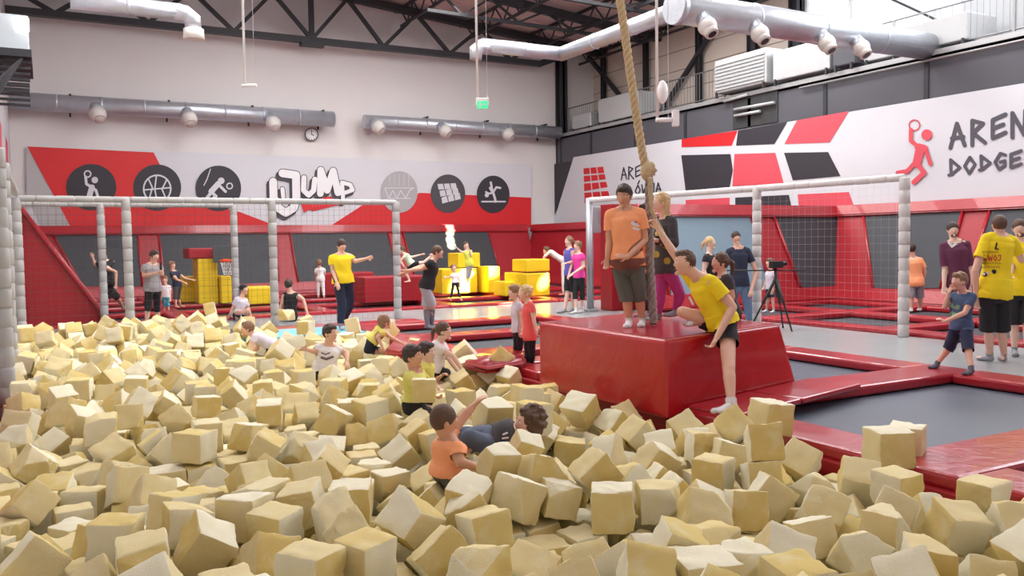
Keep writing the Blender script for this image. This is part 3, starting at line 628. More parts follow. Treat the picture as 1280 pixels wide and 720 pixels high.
blk('soft_block', 'lower yellow block of the right-hand stack', 659, 697, 341.5, 367, 24.2, .9, YEL, z0=.07)
blk('soft_block', 'upper yellow block of the right-hand stack, a child leans on it', 659, 697, 324, 341, 24.2, .9, YEL, z0=.77)
blk('soft_block', 'flat yellow mat block on the walkway behind the man with a printed yellow shirt', 1258, 1300, 428, 437, 12.6, .8, YEL, z0=.0)
# basketball hoop on the red back frame
t = thing('basketball_hoop', 'small orange basketball hoop with net beside the yellow column', 'hoop', P(285, 325, 22.6))
c = P(285, 326, 22.6); ring = [c + Vector((.2 * math.cos(a), .2 * math.sin(a), 0)) for a in [2 * PI * i / 20 for i in range(21)]]
mb = MB(); mb.tube(ring, .03, 8); mb.box(c.x - .06, c.x + .06, c.y + .2, c.y + .5, c.z - .05, c.z + .05); obj('ring', mb, mat('hoop_orange', rgb(226, 84, 40), .5), t)
mb = MB()
for i in range(10):
    a = 2 * PI * i / 10
    for s in (-1, 1): mb.tube([c + Vector((.2 * math.cos(a), .2 * math.sin(a), 0)), c + Vector((.12 * math.cos(a + s * .6), .12 * math.sin(a + s * .6), -.38))], .008, 4, False)
obj('net', mb, WHP, t)
mb = MB(); mb.bar((c.x, c.y + .52, .07), (c.x, c.y + .52, c.z + .35), .08); mb.box(c.x - .3, c.x + .3, c.y + .46, c.y + .5, c.z - .05, c.z + .4, .01); obj('stand', mb, mat('hoop_stand', rgb(70, 76, 80), .5), t)

# ---------------------------------------------------------------- rope, hanging rods
ROPE = mat('hemp_rope', rgb(196, 172, 136), .9, nscale=40, namt=.2)
TAPE = mat('grey_taped_rope', rgb(148, 138, 134), .8, nscale=30, namt=.35)
def ropepath(pts, d, n=60):
    out = []
    for i in range(n + 1):
        u = i / n * (len(pts) - 1); k = min(int(u), len(pts) - 2); f = u - k
        p0 = pts[max(k - 1, 0)]; p1 = pts[k]; p2 = pts[k + 1]; p3 = pts[min(k + 2, len(pts) - 1)]
        q = [.5 * (2 * b + (c - a) * f + (2 * a - 5 * b + 4 * c - e) * f * f + (3 * b - a - 3 * c + e) * f ** 3) for a, b, c, e in zip(p0, p1, p2, p3)]
        out.append(P(q[0], q[1], d))
    return out
def twisted(path, r, turns_per_m=9, m=None):
    mb = MB(); L = [0]
    for a, b in zip(path, path[1:]): L.append(L[-1] + (b - a).length)
    fine = []; n = int(L[-1] / .016)
    for i in range(n + 1):
        s = L[-1] * i / n; k = max(j for j in range(len(L)) if L[j] <= s + 1e-9); k = min(k, len(path) - 2); fine.append((path[k].lerp(path[k + 1], (s - L[k]) / (L[k + 1] - L[k])), s))
    for st in range(3):
        pts = []
        for i, (p, s) in enumerate(fine):
            tt = (fine[min(i + 1, n)][0] - fine[max(i - 1, 0)][0]).normalized(); u = (RT - tt * RT.dot(tt)).normalized(); w = tt.cross(u); a = s * turns_per_m * 2 * PI + st * 2 * PI / 3
            pts.append(p + (u * math.cos(a) + w * math.sin(a)) * r * .5)
        mb.tube(pts, r * .62, 7)
    return mb
dR = 8.75
t = thing('climbing_rope', 'thick twisted climbing rope hanging from the roof onto the red block', 'rope', P(818, 404, dR))
obj('hemp_strand', twisted(ropepath([(760, -80), (775, 0), (788, 92), (798, 160), (806, 205), (811, 218)], dR, 40), .042, 5), ROPE, t)
mb = MB(); mb.ball(P(809, 214, dR), .07, 10, (1, 1, 1.5)); mb.ball(P(813, 208, dR), .05, 8); mb.tube([P(806, 200, dR), P(815, 214, dR), P(808, 222, dR)], [.03, .06, .035], 10); obj('knot', mb, ROPE, t)
obj('taped_section', twisted(ropepath([(811, 216), (812, 260), (812, 320), (815, 370), (817, 405)], dR, 30), .042, 4), TAPE, t, 'grey taped lower length of the rope')
obj('rope_tail', twisted(ropepath([(812, 222), (815, 262), (828, 290), (843, 316)], dR - .12, 20), .02, 9), ROPE, t)
def rod(lb, px, d, y1, kind, name='hanging_lamp', cat='lamp'):
    a = P(px, y1, d); t = thing(name, lb, cat, a)
    mb = MB(); mb.tube([a, (a.x, a.y, roofz(a.x))], .022, 8); obj('rod', mb, WHP, t)
    b = a + RH * .17
    mb = MB(); mb.tube([b, (b.x, b.y, roofz(b.x))], .004, 5); obj('wire', mb, WHP, t)
    if kind == 'tube': mb = MB(); mb.tube([a - RH * .06, a + RH * .2], .03, 10); obj('holder', mb, WHP, t)
    if kind == 'exit':
        mb = MB(); mb.box(-.03, .2, -.03, .03, -.12, .02, .01, 2, Matrix.Translation(a) @ Matrix.Rotation(-YAW, 4, 'Z')); o = obj('lamp_body', mb, WHP, t)
        mb = MB(); mb.box(-.01, .18, -.036, -.03, -.17, -.04, 0, 2, Matrix.Translation(a) @ Matrix.Rotation(-YAW, 4, 'Z')); o = obj('exit_panel', mb, emit('exit_green', rgb(60, 200, 140), .8), t, 'green emergency exit panel')
        mb = MB(); mb.box(.03, .06, -.039, -.036, -.15, -.06, 0, 2, Matrix.Translation(a) @ Matrix.Rotation(-YAW, 4, 'Z')); mb.box(.08, .15, -.039, -.036, -.11, -.09, 0, 2, Matrix.Translation(a) @ Matrix.Rotation(-YAW, 4, 'Z')); obj('exit_mark', mb, WHP, o)
    if kind == 'spot':
        mb = MB(); mb.tube([a - RH * .02, a + RH * .22], .035, 10); mb.box(-.01, .09, -.05, .05, -.1, .14, .01, 2, Matrix.Translation(a + RH * .24) @ Matrix.Rotation(-YAW, 4, 'Z')); obj('holder', mb, WHP, t)
        mb = MB(); mb.ball(a + RH * .08 + Z * .42, .11, 10, (.8, .8, 1.6)); obj('lamp_shade', mb, WHP, t)
rod('thin white hanging rod with a short tube, left of centre near the roof', 306.5, 15, 107, 'tube')
rod('white hanging rod ending in a green emergency exit sign', 597, 15, 124, 'exit', 'exit_sign', 'exit sign')
rod('white hanging rod with a small oval lamp in front of the right wall', 821.5, 13, 150, 'spot')

# ---------------------------------------------------------------- camera tripod
t = thing('tripod', 'dark camera tripod with a long horizontal arm on the grey walkway', 'tripod', onz(968, 405, 0)); dT = 15.0
hd = P(970, 347, dT)
for x, y, w in ((937, 404, .1), (990, 411, -.3), (979, 404, .3)):
    g = P(x, y, dT + w); g.z = 0; mb = MB(); mb.tube([hd, hd.lerp(g, .5), hd.lerp(g, .52), g], [.028, .026, .016, .014], 8); obj('leg', mb, BLK, t)
mb = MB(); mb.tube([P(972, 372, dT), P(969, 335, dT)], .028, 10); obj('centre_column', mb, BLK, t)
mb = MB(); mb.tube([P(905, 338, dT), P(1007, 338, dT)], .013, 6); obj('pan_arm', mb, BLK, t); 
mb = MB(); M = Matrix.Translation(P(970, 331, dT)) @ Matrix.Rotation(-YAW + .3, 4, 'Z'); mb.box(-.11, .11, -.06, .06, -.06, .07, .015, 2, M); mb.tube([M @ Vector((.1, 0, .01)), M @ Vector((.2, 0, .02))], .045, 12); obj('camcorder', mb, BLK, t)
# ---------------------------------------------------------------- people
from mathutils.bvhtree import BVHTree
def skin(n, r, g, b): return mat(n, rgb(r, g, b), .55, nscale=12, namt=.05)
SKA = skin('skin_light', 226, 180, 158); SKB = skin('skin_tan', 212, 158, 130); SKC = skin('skin_pale', 232, 196, 178)
def cloth(n, r, g, b, na=.06): return mat(n, rgb(r, g, b), .85, nscale=10, namt=na, bump=.25, bscale=18)
def hairm(n, r, g, b): return mat(n, rgb(r, g, b), .6, nscale=40, namt=.3, bump=.6, bscale=60)
H_DK = hairm('hair_dark_brown', 62, 48, 42); H_BR = hairm('hair_brown', 92, 66, 50); H_BL = hairm('hair_blonde', 206, 176, 130); H_BK = hairm('hair_black', 30, 26, 26); H_LB = hairm('hair_light_brown', 140, 106, 80)
EYEW = mat('eye_white', rgb(235, 232, 228), .3); IRIS = mat('iris_dark', rgb(50, 36, 28), .3); LIP = mat('lips', rgb(186, 104, 96), .5)
SOCKW = cloth('sock_white', 226, 226, 228); SOCKG = cloth('sock_grey', 150, 152, 160)

def cap_pts(a, b, ra, rb, n=12):
    """tapered capsule as (verts, faces)"""
    a = Vector(a); b = Vector(b); t = b - a; L = t.length
    t = t.normalized() if L > 1e-5 else Z.copy(); u = t.orthogonal().normalized(); w = t.cross(u); V = []; Fc = []; rings = []
    prof = [(-ra * math.cos(x), ra * math.sin(x)) for x in (PI * .04, PI * .17, PI * .33, PI * .5)] + [(L + rb * math.sin(x), rb * math.cos(x)) for x in (0, PI * .17, PI * .33, PI * .46)]
    for h, r in prof:
        rings.append(len(V)); V += [a + t * h + (u * math.cos(2 * PI * j / n) + w * math.sin(2 * PI * j / n)) * r for j in range(n)]
    for r0, r1 in zip(rings, rings[1:]): Fc += [(r0 + j, r0 + (j + 1) % n, r1 + (j + 1) % n, r1 + j) for j in range(n)]
    Fc.append(tuple(range(n - 1, -1, -1))); Fc.append(tuple(rings[-1] + j for j in range(n))); return V, Fc
class Soup:
    def __init__(s): s.V = []; s.F = []
    def add(s, V, Fc): k = len(s.V); s.V += V; s.F += [tuple(i + k for i in f) for f in Fc]
    def cap(s, a, b, ra, rb): s.add(*cap_pts(a, b, ra, rb))
    def rings(s, rings):
        n = len(rings[0]); k = len(s.V)
        for r in rings: s.V += r
        for i in range(len(rings) - 1): s.F += [(k + i * n + j, k + i * n + (j + 1) % n, k + (i + 1) * n + (j + 1) % n, k + (i + 1) * n + j) for j in range(n)]
        s.F.append(tuple(k + j for j in range(n - 1, -1, -1))); s.F.append(tuple(k + (len(rings) - 1) * n + j for j in range(n)))
    def ell(s, c, ax, r, n=16, f=None):
        V = []; m = n // 2; rings = []
        for i in range(m + 1):
            th = PI * (i + .0) / m; th = min(max(th, .06), PI - .06); ring = []
            for j in range(n):
                ph = 2 * PI * j / n; d = [math.sin(th) * math.cos(ph), math.sin(th) * math.sin(ph), -math.cos(th)]
                if f: d = f(*d)
                ring.append(c + ax[0] * d[0] * r[0] + ax[1] * d[1] * r[1] + ax[2] * d[2] * r[2])
            rings.append(ring)
        s.rings(rings)
    def remesh(s, vox, smooth=2):
        me = bpy.data.meshes.new('tmp'); me.from_pydata([tuple(v) for v in s.V], [], s.F); me.validate()
        o = bpy.data.objects.new('tmp', me); COL.objects.link(o)
        m = o.modifiers.new('r', 'REMESH'); m.mode = 'VOXEL'; m.voxel_size = vox; m.use_smooth_shade = True
        bpy.context.view_layer.update(); dg = bpy.context.evaluated_depsgraph_get(); ev = o.evaluated_get(dg).to_mesh()
        co = np.empty(len(ev.vertices) * 3, 'f'); ev.vertices.foreach_get('co', co); co = co.reshape(-1, 3)
        ed = np.empty(len(ev.edges) * 2, 'i'); ev.edges.foreach_get('vertices', ed); ed = ed.reshape(-1, 2)
        fc = [tuple(p.vertices) for p in ev.polygons]
        o.evaluated_get(dg).to_mesh_clear(); bpy.data.objects.remove(o); bpy.data.meshes.remove(me)
        co = lap(co, ed, smooth); return co, ed, fc
def lap(co, ed, it, lam=.5, mask=None):
    n = len(co); deg = np.bincount(ed.ravel(), minlength=n).clip(1)[:, None]
    for _ in range(it):
        s = np.zeros_like(co)
        for a, b in ((0, 1), (1, 0)):
            for k in range(3): s[:, k] += np.bincount(ed[:, a], weights=co[ed[:, b], k], minlength=n)
        new = co + lam * (s / deg - co); co = new if mask is None else np.where(mask[:, None], new, co)
    return co
def tomesh(name, co, fc, m, parent, smooth=True, label=None):
    me = bpy.data.meshes.new(name); me.from_pydata([tuple(map(float, v)) for v in co], [], fc)
    me.polygons.foreach_set('use_smooth', [smooth] * len(me.polygons)); me.update()
    o = link(name, me, m, parent)
    if label: o['label'] = label
    return o
def normals(co, fc):
    q = np.array([f[:4] if len(f) >= 4 else (*f, f[0]) for f in fc]); n = np.cross(co[q[:, 2]] - co[q[:, 0]], co[q[:, 3]] - co[q[:, 1]])
    out = np.zeros_like(co)
    for k in range(4):
        for a in range(3): out[:, a] += np.bincount(q[:, k], weights=n[:, a], minlength=len(co))
    return out / np.linalg.norm(out, axis=1).clip(1e-9)[:, None]

FIG = {}
def person(key, label, H, neck, hip, yaw, head, L_arm, R_arm, L_leg, R_leg, d=None, ground=0.0, head_yaw=None, pitch=0, roll=0, hw=0, sk=SKA, hair=('short', H_DK), shirt=None, pants=None, socks=None, build=1.0, vox=None, grip=.5, toe=None, cat='person', faces=True, shw=1.0, twist=None, belt=None):
    """joints are photo points (x, y[, depth offset]); depths in metres from the camera"""
    s = H / 1.75; rb = s * build * (1.06 if H < 1.5 else 1)
    feet = [l[1] for l in (L_leg, R_leg) if l]
    if d is None:
        f0 = max(feet, key=lambda q: q[1]); d = depth(onz(f0[0], f0[1], ground))
    hipC = P(hip[0], hip[1], d + (hip[2] if len(hip) > 2 else 0)); nk = P(neck[0], neck[1], d + (neck[2] if len(neck) > 2 else 0) + 0)
    def dirv(y): y = math.radians(y); return (-FH * math.cos(y) + RH * math.sin(y)).normalized()
    ax = (nk - hipC); tl = ax.length; ax.normalize()
    fr = dirv(yaw); lf = Z.cross(fr).normalized()
    lf = (lf - ax * lf.dot(ax)).normalized(); fr2 = lf.cross(ax).normalized()      # chest frame, square to the spine
    if twist is not None: lh = Z.cross(dirv(twist)); lh = (lh - ax * lh.dot(ax)).normalized()
    else: lh = lf
    frh = lh.cross(ax)
    sh = {1: nk - ax * .05 * s + lf * .165 * s * shw, -1: nk - ax * .05 * s - lf * .165 * s * shw}
    hp = {1: hipC + lh * .082 * s, -1: hipC - lh * .082 * s}
    S = Soup(); segs = []          # (kind, side, a, b, ra, rb)
    n = 20; rings = []
    for t, a, b, fo in ((-.12, .075, .075, 0), (-.04, .135, .105, -.004), (.08, .158, .115, -.006), (.25, .148, .105, .0), (.42, .132, .098, .004), (.62, .148, .108, .006), (.80, .168, .112, 0), (.92, .150, .092, -.008), (1.0, .085, .062, -.006), (1.06, .05, .05, 0)):
        mix = min(1, max(0, t / .7)); l_ = (lh * (1 - mix) + lf * mix).normalized(); f_ = l_.cross(ax)
        c = hipC + ax * (t * tl) + f_ * fo * s; rings.append([c + (l_ * math.cos(2 * PI * j / n) * a + f_ * math.sin(2 * PI * j / n) * b) * rb for j in range(n)])
    S.rings(rings); segs.append(('torso', 0, hipC, nk, .13 * rb, .11 * rb))
    hh = (.155 + .043 * H); hc = P(head[0], head[1], depth(nk) + (head[2] if len(head) > 2 else 0))
    hy = head_yaw if head_yaw is not None else yaw; hf = dirv(hy); hl = Z.cross(hf); M = Matrix.Rotation(math.radians(pitch), 3, hl) ; hf = M @ hf; hu = hf.cross(hl) * -1 if False else hl.cross(hf) * -1
    hu = -(hl.cross(hf)) if (-(hl.cross(hf))).z > 0 else hl.cross(hf)
    if roll: M = Matrix.Rotation(math.radians(roll), 3, hf); hl = M @ hl; hu = M @ hu
    S.cap(nk - ax * .03 * s, hc - hu * .18 * hh - hf * .06 * hh, .056 * rb, .25 * hh)
    segs.append(('head', 0, nk + (hc - nk) * .3, hc, .052 * rb, .4 * hh))
    def hform(x, y, z):
        if z < 0: x *= 1 - .34 * (-z) ** 1.6; y *= (1 - .12 * -z) if y > 0 else (1 - .45 * (-z) ** 1.2)
        else: y *= 1 + (.04 if y < 0 else -.03)
        return x, y, z
    S.ell(hc, (hl, hf, hu), (.335 * hh, .42 * hh, .50 * hh), 28, hform)
    S.ell(hc + hf * .40 * hh - hu * .07 * hh, (hl, hf, hu), (.052 * hh, .085 * hh, .075 * hh), 10)      # nose tip
    S.cap(hc + hf * .39 * hh + hu * .06 * hh, hc + hf * .42 * hh - hu * .07 * hh, .03 * hh, .045 * hh)
    S.cap(hc + hf * .33 * hh - hu * .42 * hh, hc + hf * .345 * hh - hu * .40 * hh, .085 * hh, .085 * hh)       # chin
    for q in (-1, 1):
        S.ell(hc + hl * q * .345 * hh - hf * .03 * hh - hu * .04 * hh, (hl, hf, hu), (.035 * hh, .07 * hh, .12 * hh), 10)
    vox = vox or (.0068 if d < 11 else .010 if d < 19 else .0125)
    for q, arm in ((1, L_arm), (-1, R_arm)):
        if arm is None: continue
        e, w = arm[0], arm[1]
        ed_ = depth(sh[q]) + (e[2] if len(e) > 2 else 0); E_ = P(e[0], e[1], ed_); W_ = P(w[0], w[1], ed_ + (w[2] if len(w) > 2 else 0))
        S.cap(sh[q] - ax * .01 * s, E_, .056 * rb, .040 * rb); S.cap(sh[q] - lf * q * .05 * s - ax * .015 * s, sh[q], .066 * rb, .052 * rb); S.cap(nk + ax * .012 * s, sh[q], .052 * rb, .048 * rb)
        mid = E_.lerp(W_, .3); S.cap(E_, mid, .039 * rb, .040 * rb); S.cap(mid, W_, .040 * rb, .026 * rb)
        segs += [('uarm', q, sh[q], E_, .05 * rb, .04 * rb), ('farm', q, E_, W_, .04 * rb, .027 * rb)]
        # hand: palm, four unequal bent fingers, thumb from the side of the palm
        fd = (W_ - E_).normalized(); hd_ = fd
        if len(arm) > 2: T = P(arm[2][0], arm[2][1], depth(W_) + (arm[2][2] if len(arm[2]) > 2 else 0)); hd_ = (T - W_).normalized()
        side = fd.cross(fr2); side = side.normalized() if side.length > .2 else lf.copy(); side = (side - hd_ * side.dot(hd_)).normalized()
        pn = hd_.cross(side).normalized(); pal = -lf * q
        if pn.dot(pal) < 0: pn = -pn                         # palm faces inward
        hs = max(.105 * H, .13) / .19 * (1.0); pl_ = .088 * hs
        for k in (-1, 0, 1): S.cap(W_ + side * k * .012 * hs, W_ + hd_ * pl_ + side * k * .027 * hs, .019 * hs, .014 * hs)
        for k, ln in ((-1.5, .062), (-.5, .074), (.5, .080), (1.5, .070)):
            b0 = W_ + hd_ * pl_ * .92 + side * k * .0195 * hs; g1 = (hd_ + pn * grip * .6 + side * k * .05).normalized(); g2 = (hd_ * (1 - grip) + pn * grip * 1.3).normalized(); g3 = (hd_ * (1 - 1.7 * grip) + pn * grip * 1.2).normalized()
            p1_ = b0 + g1 * ln * .42 * hs; p2_ = p1_ + g2 * ln * .34 * hs; p3_ = p2_ + g3 * ln * .26 * hs; fr_ = max(.0088 * hs, vox * .8)
            S.cap(b0, p1_, fr_, fr_ * .95); S.cap(p1_, p2_, fr_ * .95, fr_ * .88); S.cap(p2_, p3_, fr_ * .88, fr_ * .8)
        up_ = side * (1 if side.dot(fr2) > 0 else -1); tb = W_ + hd_ * pl_ * .25 + up_ * .022 * hs; t1 = tb + (hd_ * .6 + up_ * .8 + pn * .3).normalized() * .042 * hs; t2 = t1 + (hd_ * .9 + up_ * .15 + pn * .4).normalized() * .032 * hs
        S.cap(tb, t1, .014 * hs, .011 * hs); S.cap(t1, t2, .011 * hs, .009 * hs)
        segs.append(('hand', q, W_, W_ + hd_ * pl_ * 1.9, .05 * hs, .05 * hs))
    for q, leg in ((1, L_leg), (-1, R_leg)):
        if leg is None: continue
        k, f = leg[0], leg[1]
        if len(f) > 2: fdp = depth(hp[q]) + f[2]
        elif ground is not None: fdp = depth(onz(f[0], f[1], ground))
        else: fdp = depth(hp[q])
        So = P(f[0], f[1], fdp); td = dirv(toe if toe is not None else yaw)
        td = dirv(leg[2]) if len(leg) > 2 else td
        An = So + Z * .045 * H - td * .0
        kd = (depth(hp[q]) + depth(An)) / 2 + (k[2] if len(k) > 2 else 0); K_ = P(k[0], k[1], kd)
        S.cap(hp[q], K_, .083 * rb, .056 * rb); m_ = K_.lerp(An, .28)
        S.cap(K_, m_, .053 * rb, .055 * rb); S.cap(m_, An, .054 * rb, .034 * rb)
        S.cap(An, An - Z * .022 * H - td * .014 * H, .034 * rb, .030 * rb)
        S.cap(An - Z * .018 * H, An - Z * .028 * H + td * .075 * H, .034 * rb, .024 * rb)
        for u_ in (-1, 1): S.cap(An - Z * .026 * H + td * .01 * H, An - Z * .03 * H + td * (.095 + .01 * u_) * H + td.cross(Z) * u_ * .012 * H, .026 * rb, .020 * rb)
        segs += [('thigh', q, hp[q], K_, .08 * rb, .056 * rb), ('shin', q, K_, An, .054 * rb, .034 * rb), ('foot', q, An, An - Z * .02 * H + td * .08 * H, .035 * rb, .03 * rb)]
    co, ed, fc = S.remesh(vox, 3)
    # assign each vertex to a body segment
    best = np.full(len(co), 9.); who = np.zeros(len(co), int); tt = np.zeros(len(co))
    for i, (kd_, q, a, b, ra, rb_) in enumerate(segs):
        a_ = np.array(a); v = np.array(b) - a_; L2 = v @ v + 1e-9; t = ((co - a_) @ v) / L2; tc = t.clip(0, 1); dd = np.linalg.norm(co - a_ - tc[:, None] * v, axis=1) / (ra + (rb_ - ra) * tc)
        m_ = dd < best; best[m_] = dd[m_]; who[m_] = i; tt[m_] = t[m_]
    kind = np.array([g[0] for g in segs])[who]; axn = np.array(ax); tax = ((co - np.array(hipC)) @ axn) / tl
    root = thing('person', label, cat, (hipC.x, hipC.y, min(v.z for v in (S.V[0], hipC)) if False else float(co[:, 2].min())))
    tomesh('body', co, fc, sk, root)
    nm = normals(co, fc); ctr = co.mean(0)
    if (nm * (co - ctr)).sum() < 0: nm = -nm
    def garment(name, m, sel, off, it=3, lab=None, z=3.1):
        keep = [f for f in fc if sel[list(f)].all()]
        if not keep: return None
        used = np.unique(np.concatenate([np.array(f) for f in keep])); mp = -np.ones(len(co), int); mp[used] = np.arange(len(used))
        c2 = lap(co, ed, 2)[used] + nm[used] * off[used][:, None]
        w_ = np.array([noise.noise(Vector(p) * (7 / max(s, .6)) + Vector((z, z, z))) for p in c2]); c2 = c2 + nm[used] * (w_ * .010 * s)[:, None]
        f2 = [tuple(mp[list(f)]) for f in keep]; e2 = mp[ed]; e2 = e2[(e2 >= 0).all(1)]; bd = np.zeros(len(c2), bool)
        c2 = lap(c2, e2, it, .5)
        f2 = [tuple(int(i) for i in f) for f in f2]
        return tomesh(name, c2, f2, m, root, label=lab)
    rv = co - np.array(hipC) - ((co - np.array(hipC)) @ axn)[:, None] * axn; rad = np.linalg.norm(rv, axis=1); side_ = np.array([g[1] for g in segs])[who]
    arms = (kind == 'uarm') | (kind == 'farm'); out = {}
    if pants:
        m, lt, loose = pants[:3]; lv = (kind == 'thigh') * 1.0 * tt.clip(0, 1) + (kind == 'shin') * (1 + tt.clip(0, .99))
        sel = ((kind == 'thigh') & (tt < min(lt, 9)) | (kind == 'shin') & (1 + tt < lt) | (kind == 'torso') & (tax < .20)) & (tax < (.2 if abs(ax.z) > .5 else .35))
        out['trousers'] = garment('trousers' if lt > 1.3 else 'shorts', m, sel, (.009 + loose * (.3 + .7 * np.minimum(lv / max(lt, .1), 1))) * s, 4)
    if shirt:
        m, sl, hem = shirt[:3]; loose = shirt[3] if len(shirt) > 3 else .012
        sel = (kind == 'torso') & (tax > hem) & ((tax < .97) | (rad > .085 * rb)) & (tax < 1.03) | (kind == 'thigh') & (tax > hem) & (tt < .25) | (kind == 'uarm') & (tt < sl) | (kind == 'farm') & (1 + tt < sl)
        prof = np.where(arms, np.where(kind == 'uarm', tt.clip(0, 1), 1), (1 - tax.clip(0, 1)) * 1.0)
        out['shirt'] = garment('shirt', m, sel, (.006 + .005 * (tax < .85) + loose * prof + (.006 if pants else 0) * (tax < .25)) * s, 4, z=9.7)
    if belt: garment('waist_cloth', belt, (kind == 'torso') & (tax > -.02) & (tax < .17), np.full(len(co), .048 * s), 2, z=4.4)
    if socks:
        m, hgt = socks; sel = (kind == 'foot') | (kind == 'shin') & (tt > hgt); [garment('sock', m, sel & (side_ == q), np.full(len(co), .005), 1) for q in (-1, 1)]
    # hair
    if hair:
        st, hm = hair; HS = Soup(); A3 = (hl, hf, hu)
        if st in ('short', 'ponytail', 'long', 'bun'):
            HS.ell(hc - hf * .075 * hh + hu * .115 * hh, A3, (.365 * hh + vox * .4, .42 * hh + vox * .4, .455 * hh + vox * .4), 24)
            if st == 'short': HS.ell(hc + hf * .20 * hh + hu * .36 * hh, A3, (.24 * hh, .2 * hh, .16 * hh), 14)
        if st == 'buzz': HS.ell(hc - hf * .035 * hh + hu * .095 * hh, A3, (.35 * hh + vox * .5, .408 * hh + vox * .5, .43 * hh + vox * .5), 24)
        if st == 'crop':
            HS.ell(hc - hf * .07 * hh + hu * .09 * hh, A3, (.343 * hh, .395 * hh, .43 * hh), 24); HS.ell(hc + hu * .38 * hh + hf * .02 * hh, A3, (.26 * hh, .38 * hh, .18 * hh), 18)
        if st == 'ponytail':
            b_ = hc - hf * .44 * hh + hu * .2 * hh; HS.cap(b_, b_ - hf * .22 * hh - Z * .2 * hh, .09 * hh, .13 * hh); HS.cap(b_ - hf * .22 * hh - Z * .2 * hh, b_ - hf * .28 * hh - Z * .8 * hh, .13 * hh, .05 * hh)
        if st == 'bun': HS.ell(hc - hf * .42 * hh + hu * .3 * hh, A3, (.17 * hh,) * 3, 14)
        if st == 'long':
            for q in (-1, 0, 1): HS.cap(hc - hf * .25 * hh + hl * q * .22 * hh, hc - hf * .30 * hh + hl * q * .26 * hh - Z * .95 * hh, .17 * hh, .1 * hh)
        if st == 'curly':
            rr = random.Random(3); HS.ell(hc - hf * .12 * hh + hu * .14 * hh, A3, (.44 * hh, .46 * hh, .48 * hh), 20)
            for i in range(90):
                v = Vector((rr.gauss(0, 1), rr.gauss(0, 1), rr.gauss(.2, 1))).normalized()
                if v.y > .35 and v.z < .35: continue
                c_ = hc + hl * v.x * .46 * hh + hf * (v.y * .46 - .12) * hh + hu * (v.z * .5 + .14) * hh; HS.ell(c_, A3, (.10 * hh,) * 3, 8)
        hco, hed, hfc = HS.remesh(max(.008, vox * .9) if d < 12 else .012, 1)
        if st != 'buzz':
            nn = normals(hco, hfc); nz = np.array([noise.noise(Vector(p) * 38) + .6 * noise.noise(Vector(p) * 80) for p in hco]); hco = hco + nn * (nz * .035 * hh)[:, None]
        tomesh('hair', hco, hfc, hm, root)
    if faces:
        for q in (-1, 1):
            e = hc + hl * q * .145 * hh + hf * .338 * hh + hu * .03 * hh
            mb = MB(); mb.ball(e, .038 * hh, 8); eo = obj('eye', mb, EYEW, root); mb = MB(); mb.ball(e + hf * .022 * hh, .019 * hh, 6); obj('iris', mb, IRIS, eo)
            if d < 11.5: mb = MB(); mb.tube([e + hu * .085 * hh - hl * .075 * hh + hf * .03 * hh, e + hu * .105 * hh + hf * .048 * hh, e + hu * .085 * hh + hl * .075 * hh + hf * .03 * hh], .010 * hh, 5); obj('eyebrow', mb, hair[1] if hair else H_DK, root)
        mb = MB(); c_ = hc + hf * .375 * hh - hu * .245 * hh; mb.tube([c_ - hl * .085 * hh - hf * .02 * hh, c_ + hf * .012 * hh, c_ + hl * .085 * hh - hf * .02 * hh], [.012 * hh, .026 * hh, .012 * hh], 6); obj('mouth', mb, LIP, root)
    FIG[key] = dict(root=root, co=co, fc=fc, **out, d=d, hc=hc, hh=hh); return root
class OnMesh:
    """lay a print on a garment"""
    def __init__(s, o): me = o.data; s.b = BVHTree.FromPolygons([v.co[:] for v in me.vertices], [tuple(p.vertices) for p in me.polygons]); s.n = FW; s.last = None; s.mid = (sum((v.co for v in me.vertices), Vector()) / len(me.vertices) - CAM).length
    def at(s, px, py, k=0):
        r = ray(px, py).normalized(); h = s.b.ray_cast(CAM, r); 
        if h[0] is None: return CAM + r * ((s.last or s.mid) - .008)
        s.last = h[3]; return CAM + r * (h[3] - .004 - .001 * k)
def print_on(key, name, strokes, m, label=None, g='shirt', k=0):
    o = FIG[key].get(g)
    if o is None: return
    pl = OnMesh(o); mb = MB()
    for pts, w in strokes: stroke(mb, pts, w, pl, k, th=.001)
    obj(name, mb, m, o, label)

C_OR = cloth('fabric_neon_orange', 255, 166, 118); C_YE = cloth('fabric_yellow', 244, 216, 30); C_BK = cloth('fabric_black', 34, 33, 38); C_GR = cloth('fabric_dark_grey_green', 88, 88, 84)
C_CH = cloth('fabric_charcoal', 66, 62, 66); C_MG = cloth('fabric_magenta', 182, 66, 142); C_NV = cloth('fabric_navy', 38, 44, 66); C_WH = cloth('fabric_white', 232, 226, 228); C_JN = cloth('fabric_jeans', 98, 122, 154, .15)
C_PU = cloth('fabric_plum', 96, 44, 74); C_BL = cloth('fabric_denim_blue', 72, 90, 124); C_NG = cloth('fabric_neon_lime', 214, 226, 90); C_CO = cloth('fabric_coral', 236, 96, 96); C_PK = cloth('fabric_pink', 226, 66, 160)
C_VI = cloth('fabric_violet', 92, 88, 172); C_LV = cloth('fabric_lavender_white', 214, 208, 224); C_ST = cloth('fabric_grey_stripe', 152, 146, 150, .25); C_TL = cloth('fabric_teal', 60, 160, 176); C_LG = cloth('fabric_light_grey', 176, 180, 192)
C_FL = cloth('fabric_dark_floral', 70, 56, 66, .6); C_LY = cloth('fabric_pale_yellow', 226, 214, 110); C_DJ = cloth('fabric_dark_jeans', 92, 102, 124, .2)

